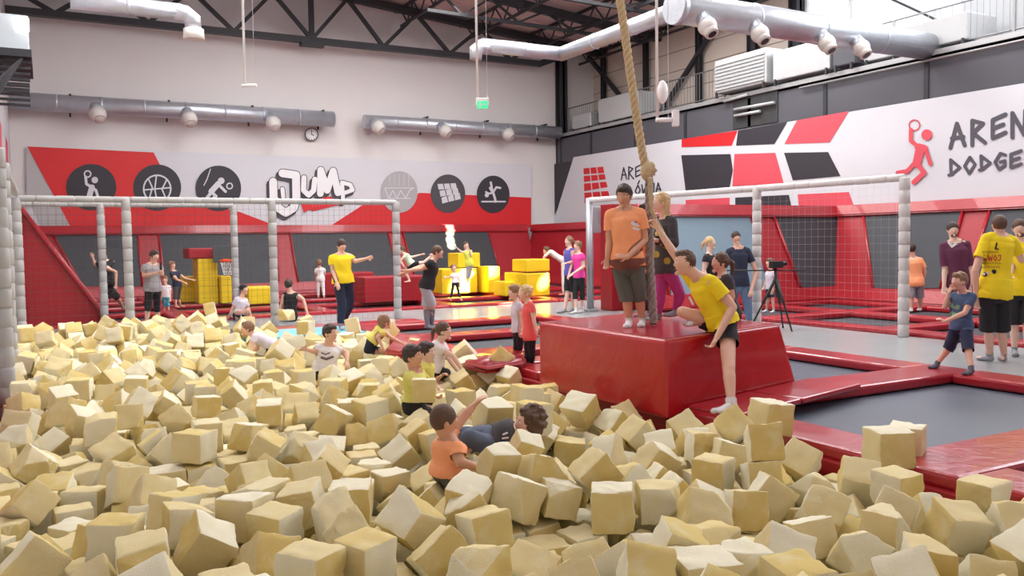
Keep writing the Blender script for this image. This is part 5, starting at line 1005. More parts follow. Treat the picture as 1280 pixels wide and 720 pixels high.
FOAMDATA = [
4171,2770,68,518,503,-631,286,229,665,4618,36,99,675,-670,-293,248,1685,4275,100,551,-157,-375,729,249,1313,3943,63,164,-143,711,-669,250,2813,3983,64,7,-955,298,-8,250,3814,2919,65,437,-534,456,563,244,1026,3905,60,652,-220,683,245,235,1715,3513,53,656,-188,730,30,254,
-162,6204,-39,521,66,486,699,229,1046,4690,45,645,-288,-627,-328,233,2258,2953,107,143,494,-413,-752,242,3492,2837,18,341,-824,-100,-441,237,956,6951,58,649,645,293,276,253,3136,3971,49,608,-361,608,361,238,-119,4898,1,313,584,711,236,230,264,4904,61,693,-696,145,-121,228,
361,4520,55,731,93,676,33,236,2036,4091,40,52,737,-61,-671,227,3815,4250,50,594,368,611,-373,242,3184,3623,58,339,533,-770,89,239,2898,4290,183,437,-59,-896,-46,233,3887,3411,17,532,613,577,-89,249,4052,4034,275,321,674,-111,656,247,3281,2387,62,354,-413,838,-38,244,
2644,4307,60,630,-86,83,-767,227,2799,2928,54,8,758,652,6,226,3468,3593,46,721,-269,-632,-93,240,2859,2664,42,39,60,659,749,250,919,4269,7,344,924,86,-144,234,943,4953,54,919,-36,-13,-393,240,1710,3886,-5,451,-146,-875,97,252,3766,3716,36,486,154,-417,-753,242,
3505,3148,16,153,860,482,-61,233,2577,3129,118,416,329,-448,-720,229,3076,2937,65,390,-858,324,76,230,4532,3410,55,699,-11,-714,-33,239,622,4924,78,529,520,-446,500,249,4635,3766,-8,453,372,-799,131,237,2018,3571,-30,72,750,376,-540,229,1339,4283,53,528,-205,-426,-705,246,
2518,2870,71,813,6,-7,582,250,-143,7334,-42,356,137,-924,-19,243,425,6392,-58,621,-233,742,-96,246,4002,2280,105,9,-946,168,-279,228,4120,6327,108,89,-945,-189,-252,254,4649,4295,-4,130,475,-683,539,236,4393,2581,97,486,48,-750,-445,236,1353,4596,59,240,-636,195,-707,247,
588,5234,60,657,-692,-145,262,242,4492,4780,181,395,862,-261,179,239,414,7426,-54,529,251,-808,61,253,1462,5536,31,210,686,-649,253,248,4773,3009,63,515,485,515,-485,241,3570,2516,49,288,-628,249,678,246,1555,4926,43,194,0,0,981,240,2176,5924,-184,997,0,0,81,228,
3721,2322,-20,530,-656,-38,535,234,1272,4955,71,163,601,-208,754,233,2898,3226,52,463,-510,-494,531,228,2411,6345,-90,657,388,-69,-642,228,552,6025,-70,901,-398,133,113,239,3577,5086,13,467,-355,-247,771,251,176,6553,-186,377,586,333,-635,247,2056,4357,42,7,959,-65,274,249,
1084,5209,68,198,-669,-201,-687,247,2187,7372,27,333,241,31,911,242,2334,3258,39,585,-538,604,56,228,1414,6602,40,442,274,-400,-754,229,2639,4051,-184,488,-512,487,511,240,590,8374,77,669,-88,80,734,240,1762,7980,62,66,-986,150,-14,241,3864,4918,-15,950,159,253,-87,240,
1377,7061,56,916,-71,40,-394,230,4242,5650,-5,280,-268,-577,-719,234,1301,8635,56,44,36,-998,33,242,208,8557,37,787,-31,253,-561,237,2543,6974,-48,348,-67,300,886,252,2554,7441,61,411,554,-460,559,248,349,8069,51,507,-515,-448,-526,245,84,6146,-191,497,-504,-530,-467,231,
2989,5821,260,31,-9,-995,-97,227,-290,8127,14,242,-684,-592,-350,226,1166,5925,-24,780,-241,-251,-520,238,142,4635,-103,405,702,551,-199,236,3973,3975,40,661,75,691,-284,252,-318,6034,-196,274,652,274,-652,239,2502,4305,-179,707,28,707,-28,251,1677,5853,25,411,269,870,-42,240,
2663,6561,-4,13,-871,31,490,237,1010,8443,-33,746,186,461,443,245,-17,6774,-135,498,622,310,519,246,4227,4818,64,126,-660,163,722,235,2124,8068,-46,649,-294,331,619,229,3795,5995,-167,214,-640,192,712,246,101,9061,40,339,-147,-180,-911,252,1680,6637,-20,798,188,-481,-310,229,
-6,8390,-125,448,59,-365,814,226,4278,3840,-46,107,26,946,-305,231,794,7263,-62,622,-424,139,-643,253,202,5234,-85,541,248,705,-386,238,2009,3129,31,754,331,543,169,226,4175,5251,-42,824,57,-318,466,248,3143,4302,76,715,614,-149,299,233,2410,3595,-110,256,-63,397,879,241,
1642,9056,64,429,-673,-577,173,227,-276,8737,22,240,761,10,602,243,4337,6075,-18,49,-900,12,-433,254,-272,10077,-15,894,-276,94,341,228,4101,3096,51,728,-578,-14,368,239,2287,8751,53,402,-563,348,632,241,1764,6280,-24,579,241,-258,735,251,223,7236,-189,604,-228,-668,-370,239,
4242,9024,-33,129,-870,-19,476,242,71,12260,58,204,669,551,-454,252,72,5824,-197,24,-942,-333,-9,229,268,10574,40,554,554,439,439,249,2939,8021,41,234,563,-649,-455,250,1285,10565,32,427,792,-207,384,243,2630,11176,215,484,62,506,-711,250,2495,8429,6,922,-308,230,-44,242,
989,6385,-130,306,153,-507,791,227,4705,5610,-13,394,746,506,-178,238,2373,7209,-137,917,-372,54,-133,246,3777,6693,167,702,708,34,-67,245,2384,4029,-190,706,43,706,-43,229,4215,4546,46,957,-37,154,-244,238,3532,7571,41,524,-524,474,-474,229,89,9851,46,9,134,-978,-159,246,
738,9135,37,127,-477,709,503,254,382,4200,-15,225,-951,21,-210,247,1016,9205,4,282,-704,-633,154,227,981,6890,-194,707,707,-2,-2,243,2247,4304,-183,42,15,710,703,248,3259,5647,246,36,-36,-706,706,252,4520,5269,-42,257,-761,-553,-219,240,88,7514,-176,696,-125,696,125,251,
841,10541,35,31,-768,-639,20,240,2654,8914,56,329,625,350,-616,252,2504,5930,-255,102,-878,27,467,253,-279,10586,61,497,-504,507,492,250,1236,6800,-171,707,20,-707,20,253,4431,3106,-41,487,309,276,-769,241,1976,10248,54,272,174,285,-903,240,732,6903,-193,709,-5,5,705,254,
3971,7538,65,704,38,-709,30,227,600,9504,-21,517,495,25,698,233,4785,8878,-16,77,527,803,267,231,-61,14359,263,133,592,-756,245,241,2518,9641,59,37,37,-706,-706,238,853,14159,282,537,498,339,-591,234,2873,8416,51,682,-171,-694,-155,227,3842,10092,28,224,-319,-629,-672,235,
639,11238,-5,401,421,793,-184,234,755,7559,-70,157,-224,726,630,245,549,10584,-70,178,824,505,-185,238,411,6971,-135,745,573,336,52,238,2266,6735,-179,73,-701,73,706,238,2973,9250,39,155,-977,-74,-124,253,1827,10589,48,674,-205,-691,-157,230,1972,9211,49,76,695,-82,710,241,
1336,6250,-85,161,376,216,887,254,1542,11899,15,441,559,-136,-689,227,-318,13065,111,160,28,-765,623,249,2733,6298,-23,54,81,656,-748,250,3217,9386,63,335,481,-519,623,236,3591,6125,-23,405,16,323,-855,233,237,8173,-184,519,504,-529,444,249,3938,12249,23,165,36,960,225,245,
650,3853,52,17,722,22,-692,230,50,5450,-183,297,615,-306,664,253,2786,6815,11,565,655,392,-314,242,2096,4965,-82,879,-144,-327,-315,227,1844,14507,374,204,-282,712,609,245,-26,10533,-15,933,-360,-9,-7,250,-343,15213,286,125,696,126,-696,246,425,11802,9,440,340,-814,-168,241,
1877,13414,157,629,293,375,-615,243,-131,5624,-201,671,241,-661,235,232,2132,5629,-276,456,-171,-871,66,253,2138,6234,-188,8,-642,-767,14,234,2845,4399,-199,784,0,0,-621,236,833,6062,-174,567,-599,415,-385,252,-419,7700,-65,668,-227,-299,-643,237,2590,10712,29,511,842,-175,-12,235,
2160,13483,219,293,654,284,637,238,1114,7383,38,707,10,707,-10,237,765,8286,-152,528,454,-378,610,243,1372,12176,26,699,565,-223,378,249,3459,4215,-32,352,156,922,-37,245,1403,9267,52,66,-64,-723,685,238,905,11475,19,406,-798,333,296,249,2155,6501,-181,538,-459,538,459,232,
3541,4461,-38,170,-393,122,895,232,-369,7243,-154,672,648,282,-221,235,4606,6338,-32,562,307,-731,-236,238,1059,11974,22,367,-857,134,337,249,3801,14285,223,661,252,661,-252,245,564,7248,-195,485,815,10,318,231,1426,8042,-20,441,-339,418,-718,252,4634,9788,198,399,-712,-555,162,243,
1900,6051,-181,94,706,97,-695,244,1401,7721,-68,598,-394,372,591,244,457,14298,131,297,182,-150,-925,236,4116,16862,240,2,-430,-902,51,251,3835,10558,30,595,209,-702,332,229,4359,13460,268,383,389,-678,-492,248,960,12982,35,730,-161,653,-123,228,2477,11037,13,355,516,129,-769,234,
3179,2620,-77,239,359,-873,228,251,2140,8454,-32,453,867,-190,-87,245,3820,6365,-22,123,902,-201,-362,227,1704,8465,-28,282,233,-870,331,238,2859,9694,24,550,-639,-531,-84,244,4313,7028,-14,305,41,-950,-41,254,1950,7832,-189,536,419,-569,461,248,4690,9183,-31,90,317,299,-895,247,
596,13021,59,301,-603,-383,-632,232,4383,3656,-189,659,-399,635,-58,249,4862,9168,171,313,857,-213,350,241,1803,4439,-127,206,-779,-463,-369,253,2268,10059,35,479,-465,-545,508,226,118,4932,-179,510,489,-510,489,254,4091,3378,-206,207,205,689,-664,248,4105,4965,-180,706,-35,-706,-35,244,
1357,9538,57,21,-21,-707,707,235,719,12695,-2,480,362,148,785,243,573,15532,286,57,758,43,-649,235,1462,4049,-178,502,-496,-471,-530,248,1869,11551,-21,414,98,-761,490,234,2170,2380,180,453,821,135,320,248,2443,7713,34,13,794,608,18,227,3388,13259,70,595,549,275,-519,253,
1600,13688,199,871,168,-462,-8,234,1240,7090,-182,670,-227,670,227,235,4060,6319,-183,303,608,357,-641,236,-102,7758,-128,321,-820,-152,-449,229,1518,14582,193,640,101,600,469,249,4204,2860,-156,703,164,-688,-80,251,-119,6496,-179,450,548,466,-529,241,428,13393,40,545,562,-434,-445,241,
-352,6998,-195,706,-42,706,42,250,2128,10926,60,84,84,702,702,248,993,14403,308,755,-82,-647,-63,249,1280,13023,52,806,-556,11,202,251,77,12815,129,511,481,706,101,233,1817,11901,-29,714,-268,-154,-628,243,2140,14706,251,653,188,-494,543,227,2165,15004,370,304,-567,744,-180,244,
2703,16677,218,132,-628,-608,-467,226,-62,9362,-111,908,-72,395,-123,227,2283,11803,98,503,-298,641,497,246,1860,8734,-12,376,336,819,273,232,3239,14478,203,15,431,-32,902,237,839,15274,361,114,-845,-427,300,242,244,15752,243,661,134,-151,723,251,2711,3574,-113,664,339,-146,651,231,
4206,4165,-13,897,-362,6,254,242,3236,11674,67,628,684,-259,-267,245,306,9256,-72,512,-167,408,-737,250,-69,12609,46,382,-188,882,-202,235,499,5769,-165,445,-892,80,-10,237,1694,9524,17,660,-649,-206,-319,253,3187,4096,-186,142,-693,-141,-693,232,787,5760,-182,552,-441,527,472,240,
2786,11171,20,872,-340,332,119,241,1147,11010,-192,548,-39,164,819,252,-386,5772,-199,267,655,-267,655,232,439,6202,-258,363,622,199,665,235,4034,5751,-110,754,-141,375,-520,239,4377,7322,40,371,414,-619,-554,239,2205,9506,-56,233,554,544,-585,243,-412,12527,12,272,-567,-694,-350,229,
3154,6794,20,22,-911,95,-401,254,855,4477,-164,692,509,-255,444,249,3246,8739,-40,580,470,340,571,250,695,12020,-28,51,405,-126,904,251,2042,12239,29,345,227,742,-527,251,1666,12203,30,737,211,-613,-191,241,1679,13160,72,595,505,610,138,229,2133,13270,35,38,8,628,777,240,
2901,4144,-181,1,-979,-206,-4,243,2330,12742,64,627,-148,-764,33,229,735,14674,255,634,265,-488,-539,237,2739,17280,405,760,8,633,-145,246,1091,14646,319,688,718,-76,-71,246,2790,14485,244,477,143,551,-670,243,4236,2461,-58,516,-342,-160,-769,241,2595,6252,-294,365,-2,929,-66,230,
-115,11085,18,59,-851,-276,-443,239,1433,13357,92,52,-180,-655,-732,238,1454,15582,227,620,19,676,397,233,4050,9175,-189,613,-92,-782,-66,237,3567,12809,63,683,-700,-144,151,254,2600,14259,70,781,569,-254,-52,245,4567,9527,63,605,148,-35,-782,229,1640,15815,278,578,766,-75,-271,227,
1080,6127,-197,159,159,-683,-695,226,-124,11923,-70,423,875,102,-212,240,719,13694,31,967,253,-17,-33,245,4109,6033,-193,56,-566,33,822,232,2068,7073,-171,183,-965,188,11,233,2075,8268,-192,470,875,-54,-102,227,732,8549,-178,199,694,-133,-679,228,4157,13237,64,43,-910,411,-23,245,
3717,8538,-173,485,546,453,-511,249,4458,9210,-140,832,-447,-283,-169,253,1035,13693,13,111,702,569,413,229,355,15272,112,243,-700,605,292,243,339,15455,266,614,-269,-683,290,228,4927,13308,157,60,-399,-137,-905,228,-91,16066,214,372,810,-278,-357,240,3995,11715,-179,533,464,-533,464,244,
1417,12651,53,534,534,464,464,251,4316,12138,-7,649,98,583,479,231,1018,14069,35,509,495,-166,684,244,115,7883,-203,865,-200,63,455,227,226,11188,8,205,50,-900,382,228,1526,11720,-146,572,407,-63,710,253,2809,5931,-189,59,0,0,998,248,3634,3068,-199,659,294,507,-471,236,
422,4751,-172,18,-49,722,690,251,848,9314,-196,346,890,5,296,232,2364,11317,35,360,-612,-373,-597,233,2377,7544,-195,708,38,703,-65,227,3131,14186,49,424,322,797,286,247,2858,16823,56,44,292,-417,-860,226,4020,6957,63,707,707,11,11,233,1544,15331,178,418,-297,-793,330,244,
1264,5066,-175,614,102,-773,125,244,3944,7981,-99,191,-874,363,260,245,4317,12620,4,175,-534,-359,745,248,2405,13266,41,992,-2,-34,121,234,1120,11421,-186,62,-17,-592,803,245,2927,3815,-198,576,-404,-580,-410,244,3435,3916,-38,275,-930,136,204,242,2415,5465,-205,707,707,0,0,227,
-382,6627,-196,707,96,-700,-18,228,3057,8979,-52,415,805,-398,-146,243,2067,11214,47,561,-431,560,431,238,1697,3130,20,313,697,618,-186,240,3653,3688,-198,319,-500,-792,147,230,2019,7479,-190,79,-703,79,703,235,4292,6469,-83,509,704,-495,-18,230,1378,9832,-62,320,-719,607,-113,248,
3687,9619,-141,427,198,859,-200,239,1216,12057,-182,308,-634,648,-288,250,1281,14576,28,24,-472,-4,-881,240,394,14778,99,393,-61,-801,-448,236,3420,17169,114,460,460,537,537,228,3940,6619,-434,38,-706,-38,-706,232,126,13562,108,221,360,734,-532,230,206,14501,90,500,-147,-800,299,231,
3972,7254,37,956,-193,-220,-12,253,-189,9900,-172,478,512,-113,705,234,246,12582,-28,397,-870,118,266,246,-115,13700,6,500,696,56,-512,244,3363,13692,61,706,534,-54,-462,243,2914,14002,123,266,-433,-165,845,229,4065,4659,-183,60,-701,75,707,231,1724,7607,-194,66,-141,-604,782,245,
896,8954,-239,422,-425,736,314,246,3996,12388,-226,899,166,381,137,253,2808,13374,60,136,-132,-707,-681,234,971,5041,-191,517,-429,-560,-485,227,2420,4581,-37,155,369,-665,631,234,1899,5083,-256,781,535,-187,261,244,689,6417,-193,23,-89,996,2,237,3544,6479,68,152,-643,173,730,253,
-382,12231,-79,711,241,510,420,230,876,12328,-82,900,-373,224,-20,254,4392,13007,69,563,417,-574,422,242,2488,14635,61,594,-227,689,-348,251,3138,4576,-1,659,-636,-67,-395,227,3062,6509,-28,285,305,575,-704,250,-399,7962,-143,231,691,637,-251,238,4392,9748,-13,208,426,-817,328,237,
1830,13766,132,55,-269,317,-908,242,4028,3656,-183,543,-530,-545,-356,250,3139,5067,-131,854,66,-467,-219,236,3144,7996,-177,20,-707,-20,-707,239,3957,12886,0,560,409,-132,-708,252,-106,5196,-136,109,455,396,790,236,1086,10417,-190,705,24,-709,3,251,144,11871,-125,136,724,582,-343,226,
2638,13956,-35,359,-124,-478,-792,237,4521,4596,-5,923,254,272,102,240,1703,7896,-201,551,-446,532,462,235,2273,9181,-45,105,-453,223,-857,238,-375,15679,253,271,-549,775,158,245,390,5079,-181,677,-173,670,251,248,3758,13743,18,489,-334,61,-803,254,1851,15369,290,682,-148,710,90,232,
1855,4739,-198,599,-30,-520,-608,241,4315,9454,-91,642,-408,189,621,237,1554,14269,89,224,-305,383,843,236,-381,14925,56,703,-7,710,47,247,1842,5742,-190,37,-840,-541,6,240,4865,4096,-190,703,-703,-72,72,228,4124,6651,-225,208,-273,661,668,228,731,14421,63,495,-858,-45,131,236,
1468,4387,-128,873,354,-72,-328,234,2953,4770,-138,88,-879,-180,-433,252,4621,6017,-157,707,505,207,450,228,2022,9905,-122,271,543,743,-283,245,2178,11501,21,278,-647,34,709,230,1624,12875,-5,115,-930,252,241,230,-101,14633,29,160,720,-224,-636,240,1240,14812,63,10,682,25,-731,234,
61,15287,110,145,-743,578,-304,239,1109,15566,251,229,807,353,414,254,4586,17121,40,437,-566,-577,395,237,2130,4646,-98,629,710,-159,275,248,3284,6092,56,542,-453,-48,706,242,3442,11228,-172,330,-85,-325,-882,230,4696,13076,55,466,-443,-553,529,230,6,13999,48,421,568,-421,568,249,
1023,14384,54,5,-528,-849,24,229,-376,14679,44,694,32,-719,21,233,1818,14802,199,622,-686,265,269,247,2000,6137,-427,820,0,0,-573,247,464,8541,-187,800,0,0,600,238,145,8970,-201,464,-460,715,248,243,2520,10504,-154,140,-932,-11,-333,248,3797,10343,-192,161,158,-751,-620,241,
1689,10923,-130,273,251,-717,590,244,1642,11355,-190,467,-474,325,-672,235,1714,12566,54,702,-86,-704,-63,239,2049,12569,14,191,236,-499,812,236,2105,13624,-9,331,941,-36,-64,253,1326,15062,56,4,-712,-39,701,249,3089,12308,-32,94,465,16,880,249,4830,11950,48,438,370,-500,-650,254,
690,14073,3,812,320,-487,18,251,3963,2503,-172,551,-530,468,444,242,1600,5014,-190,0,-997,73,0,226,1191,7399,-196,0,-997,74,0,231,560,7578,-234,43,-845,-204,492,249,365,12252,-38,840,475,-206,161,238,4308,12374,-176,465,440,556,530,244,2124,13002,-7,103,-450,164,-872,251,
1272,14170,-34,336,306,-90,886,227,1314,16155,229,270,366,76,887,236,3231,5351,-187,300,-344,51,888,253,1207,8962,-144,700,254,653,137,246,3686,9988,-223,363,-883,34,-296,244,2367,12171,56,789,-155,595,1,241,-82,12985,-40,618,298,672,279,247,3584,12498,44,110,120,-685,-710,229,
711,13334,3,168,-641,186,-725,249,1388,13721,64,21,-462,-144,875,237,-330,15461,34,407,-578,-407,-578,231,1815,4083,-163,613,503,289,-537,248,821,4770,-198,579,600,-378,402,242,3946,2806,-191,707,-8,708,12,252,2747,4599,18,350,698,-563,271,237,1767,8168,-184,588,403,-544,444,247,
517,8980,-243,98,300,317,-894,227,1472,9227,-187,550,-443,-527,-473,235,481,10384,-221,549,339,311,-698,230,-329,10599,-187,696,-712,-67,67,245,-39,11594,-79,884,329,-295,154,227,4009,12540,29,845,-533,-37,26,228,3948,12660,-166,34,-705,-274,653,229,670,15233,135,477,-734,-468,-116,237,
4792,2929,-178,471,527,471,-527,241,4809,5290,-63,431,635,552,-325,238,-195,8921,-196,305,-309,734,521,249,1885,9611,-153,325,-398,839,-181,248,1139,12599,-52,301,951,60,34,252,375,13712,9,857,-379,-292,-191,246,-3,14316,10,253,693,-140,-660,241,-367,14395,12,641,261,-715,-103,229,
688,3606,52,769,0,0,-639,241,-129,4458,-83,238,-378,187,-875,246,3926,3121,-183,482,516,481,520,250,3230,4876,-390,704,214,674,67,243,1850,5639,-436,638,-305,638,305,229,2836,5977,48,806,0,0,-592,226,974,6586,-264,518,443,-672,-290,248,1591,6481,-229,113,217,903,355,241,
795,9649,-172,773,391,-370,334,246,1339,10787,-205,643,-301,-637,-301,230,1177,11716,-230,424,23,900,98,233,3558,11829,-178,150,-150,-691,691,236,-299,13366,-6,566,223,345,-715,254,4023,13493,125,800,-237,220,-505,248,2117,14525,62,361,-634,553,402,250,2476,15854,77,542,455,542,-455,253,
1375,4760,-184,973,-220,14,-63,252,3956,5404,-221,714,350,-231,561,249,1536,6881,-172,654,-660,-258,264,252,1119,7718,-93,281,-785,521,185,244,1782,8990,-127,248,-667,659,-244,233,538,9265,-215,562,-331,343,-676,232,3694,12081,-190,52,703,-53,708,235,2694,13376,-151,141,728,-658,-127,240,
2900,17134,124,60,-58,-693,716,240,686,5941,-424,510,-489,-510,-489,251,4414,4359,-177,495,-468,-524,512,243,1758,10407,-181,644,-660,265,-282,237,3862,10953,-105,19,-478,42,877,240,-402,13138,-156,105,588,-140,-789,239,4840,14041,-51,332,928,57,-161,227,2182,3755,-170,548,-372,-332,-672,232,
2150,4051,-190,500,419,-567,-503,233,808,5334,-193,348,-42,935,59,250,3291,4408,-169,97,310,487,-811,236,2211,5901,-424,357,-611,-357,-611,252,2639,6505,-392,178,5,984,-1,245,3406,6882,-100,720,-647,209,135,232,3950,6611,-68,312,317,-662,604,228,2382,7674,-437,519,480,519,-480,227,
3458,8431,-197,518,-429,-482,-562,232,478,11040,-209,245,786,141,550,229,433,11398,-181,203,199,-654,-701,247,2717,11917,23,435,-309,362,764,238,1868,13050,-167,529,610,389,443,237,3486,13095,-173,376,-731,-284,493,252,-413,15202,50,436,-556,436,556,226,420,5415,-183,997,0,0,78,229,
4628,4031,-197,631,-23,-29,775,228,3104,6021,-162,64,-624,-199,-753,239,1808,7213,-180,49,-736,-367,566,238,2826,7754,-174,2,6,-1000,-6,252,1476,8943,-193,617,-775,82,110,230,1166,9311,-191,70,911,165,371,226,2262,11222,-194,111,698,-111,698,227,3285,11028,-110,318,865,-362,144,242,
3162,11426,-194,708,-34,-704,-39,244,3235,11680,-180,563,-439,517,472,249,2979,11841,-73,279,22,-926,253,232,3258,12342,-250,405,247,-501,724,243,3150,12560,-45,602,-694,-209,-334,247,632,13086,-197,40,-718,201,665,237,24,13292,12,589,294,694,290,250,-384,13584,-194,152,-79,346,923,252,
1963,15070,152,376,331,-548,670,239,562,15848,236,273,-403,-527,-697,240,137,16191,47,141,-543,188,-806,247,3418,5018,-165,480,502,700,164,237,3431,5203,-363,106,33,545,-831,254,3271,6337,-138,299,-555,684,-368,247,2830,6571,-189,491,-20,-871,7,250,4485,5769,-166,105,-671,-37,733,248,
2262,7856,-199,246,-470,-276,801,244,4316,7017,-434,473,0,0,-881,231,1735,9272,-194,2,707,-2,707,239,2466,9372,-185,250,9,44,-967,235,1122,9968,-157,890,-27,446,93,241,1405,10333,-179,705,-53,-705,-53,233,2473,10226,-193,50,12,4,-999,244,272,10639,-199,85,-702,85,702,229,
4090,12036,-238,300,622,-680,-246,234,198,12976,-55,633,266,-655,-315,245,-169,13153,-235,783,-210,-567,147,227,4617,12799,-74,131,-692,-673,225,245,318,14034,-43,124,363,203,-901,237,-383,14079,5,486,800,-301,183,237,4624,13348,51,556,406,-567,452,226,1030,15019,236,413,332,-50,846,250,
1739,16083,85,296,-533,39,792,254,2589,16412,7,716,480,-313,399,246,-364,4718,-46,404,-140,894,-137,243,3339,3415,-163,339,661,-252,620,241,619,5603,-436,59,0,0,998,229,1136,5612,-87,657,-350,-250,-620,250,3697,4698,-151,82,-308,-241,917,243,915,7148,-262,229,-709,-595,300,231,
4341,6772,-124,617,-658,259,345,243,517,8211,-221,374,-591,189,-689,231,22,8625,-233,391,909,-138,-36,249,692,8775,-374,171,821,446,-314,250,3166,8489,-140,603,-562,405,395,248,-349,9293,-184,904,418,-87,4,251,2739,9153,-188,706,-24,707,32,245,1431,9573,-179,141,693,141,-693,239,
499,10040,-196,619,-631,-359,-300,248,620,11629,-172,146,692,146,-692,251,1790,11768,-220,494,-444,742,84,227,3507,11557,-189,500,566,444,483,234,81,12121,-231,696,248,-491,-462,241,4526,11535,-42,681,169,627,337,227,-371,12428,-213,261,-570,-661,-413,245,2390,12463,-13,279,-261,-631,-675,250,
-295,12726,-200,494,-506,-494,-506,247,3077,13391,13,256,44,-966,1,251,3782,13284,-31,624,-444,-632,116,229,2948,13494,-210,374,-651,568,-336,247,880,13863,-172,99,74,617,777,236,2956,13896,-192,901,-45,51,-429,229,2376,14064,-93,239,-262,-66,933,237,2245,14218,123,252,-243,937,-1,238,
1826,14467,80,558,-442,619,333,246,5082,13872,194,596,-380,-596,-380,248,1849,15670,128,381,-199,633,644,228,2973,15865,-83,582,-179,-747,267,241,1792,16728,64,6,-668,744,-1,253,-20,1319,53,21,-3,1,-1000,228,-195,1358,-181,396,-583,398,587,243,354,1346,55,665,26,-59,744,239,
-406,1334,47,426,465,-572,524,244,105,1414,-426,700,700,100,100,248,359,1410,-431,0,142,-990,0,238,-296,1458,-427,705,-705,57,-57,247,114,1490,-182,180,684,180,-684,240,692,1336,-37,128,171,699,-683,254,409,1466,-191,615,-615,350,-350,241,703,1363,-409,402,497,503,-581,242,
204,1576,100,14,-243,711,-660,248,-115,1635,10,367,-714,573,166,250,987,1333,37,43,-4,994,96,227,-364,1641,-146,216,66,498,837,231,-411,1630,119,707,-20,-96,701,242,630,1660,-87,62,-152,-430,-888,234,830,1588,-246,616,-141,361,686,249,326,1786,-425,250,0,0,-968,249,
88,1815,120,285,25,825,-487,227,334,1793,-94,837,265,451,160,242,1067,1480,-436,707,707,-5,-5,229,50,1830,-190,995,27,53,-79,232,-344,1842,-376,226,-784,556,-160,253,3,1883,-432,348,615,348,-616,237,1137,1508,-184,707,706,-30,27,254,740,1758,-391,550,338,-258,719,226,
923,1675,55,392,-916,-70,-50,254,1388,1340,-21,438,67,-896,-33,246,570,1904,-228,250,-762,-259,539,226,-222,1977,-158,600,-417,-24,682,250,-374,1964,75,186,270,594,-734,227,1399,1455,-427,401,-582,-401,-582,247,690,1902,96,946,-108,214,-218,228,50,2061,-5,614,238,-641,-394,234,
1184,1697,56,473,-561,396,-552,240,1087,1771,-352,60,889,134,433,249,294,2116,-424,475,-523,475,523,251,831,1983,-193,426,554,-450,556,231,351,2147,66,701,-86,-701,-94,242,-22,2187,-425,551,443,-551,443,250,-388,2164,-409,529,435,-558,-469,242,1782,1333,-147,379,-285,597,647,233,
1715,1426,-379,544,285,-366,-699,246,637,2144,-430,412,412,574,574,240,1554,1613,-180,201,-23,-925,-322,242,1490,1673,131,838,535,76,72,236,-388,2218,35,625,541,353,-439,244,1239,1889,-176,78,369,172,910,233,650,2171,-13,579,201,-418,671,246,1044,2013,62,290,672,341,-590,245,
1410,1782,-421,512,530,468,-488,239,158,2274,-179,7,762,647,-5,242,-181,2278,-180,994,-91,-54,9,229,408,2265,-177,41,-41,-705,707,244,1922,1359,113,469,659,-521,272,235,977,2151,-428,706,-36,706,36,243,1420,1938,37,151,-189,969,53,250,-41,2460,68,603,0,0,797,250,
1795,1702,-434,436,557,436,-557,233,324,2456,81,953,265,-135,-61,238,1773,1737,13,280,40,-879,-385,240,-17,2483,-430,515,-484,515,484,239,1140,2207,-175,791,-15,-12,611,253,1293,2125,-425,702,-87,-702,-87,250,2023,1491,-284,333,-572,677,-323,233,835,2371,-186,564,-426,564,426,240,
1936,1604,183,443,-181,485,732,249,971,2321,57,541,-488,516,451,229,422,2483,-426,616,616,-347,-347,247,-329,2501,-405,765,636,-63,-76,249,1602,1951,-171,154,-583,-73,-794,249,2144,1352,-70,96,269,-701,654,250,26,2538,-184,423,567,-423,567,254,-367,2518,-51,776,298,433,349,237,
615,2471,65,481,-497,485,-534,245,436,2544,-189,377,598,-377,598,228,761,2479,-428,44,706,-44,706,244,2065,1701,-57,656,395,25,643,253,1672,2103,-424,185,682,185,-683,252,1089,2457,-436,50,50,-705,-705,228,1399,2303,77,485,-556,-611,-288,245,2263,1463,-431,517,-482,517,482,238,
1463,2277,-188,976,-198,49,78,248,1907,1928,-212,574,249,-292,724,254,2245,1567,142,750,191,-608,-175,254,817,2622,-183,97,-681,85,721,230,993,2566,54,667,-530,414,321,226,318,2743,-428,92,92,-701,-701,243,2136,1751,-415,372,-460,537,-602,237,227,2753,-35,854,366,-222,296,233,
49,2777,-436,590,-390,-590,-390,228,1349,2452,-382,439,-887,-128,63,239,-46,2805,-199,21,760,73,-645,227,-336,2795,-196,703,703,-78,-78,245,606,2771,-33,358,872,22,-333,249,1768,2220,-95,604,-770,-203,-20,248,1134,2602,-195,552,-406,-714,-143,249,2369,1613,-148,703,156,169,-673,244,
-402,2859,50,707,-13,707,17,245,-397,2863,-434,100,100,-700,-700,232,2511,1440,-432,0,689,-725,0,236,2542,1393,11,438,436,41,785,233,698,2823,-423,152,0,0,988,254,1388,2573,56,672,568,-148,452,242,1673,2421,99,834,-3,-184,-521,243,410,2916,74,823,455,230,-251,238,
2422,1707,-432,988,0,0,-154,235,1696,2435,-176,82,776,-617,104,229,1903,2278,-437,664,-243,664,243,226,1702,2442,-433,683,-181,683,181,234,2015,2192,29,575,-115,-145,797,237,489,2946,-237,357,-55,-920,153,238,2296,1915,-161,687,530,-283,409,247,1010,2835,-427,549,0,0,-836,247,
2155,2105,-429,593,0,0,-805,242,1000,2867,-116,348,692,-367,514,233,1476,2654,-215,685,512,-71,514,244,2570,1622,132,447,245,-826,-243,239,163,3059,-180,625,625,331,331,232,105,3064,-423,431,560,-431,560,254,-167,3066,-208,476,535,369,593,228,785,2983,68,19,448,469,761,226,
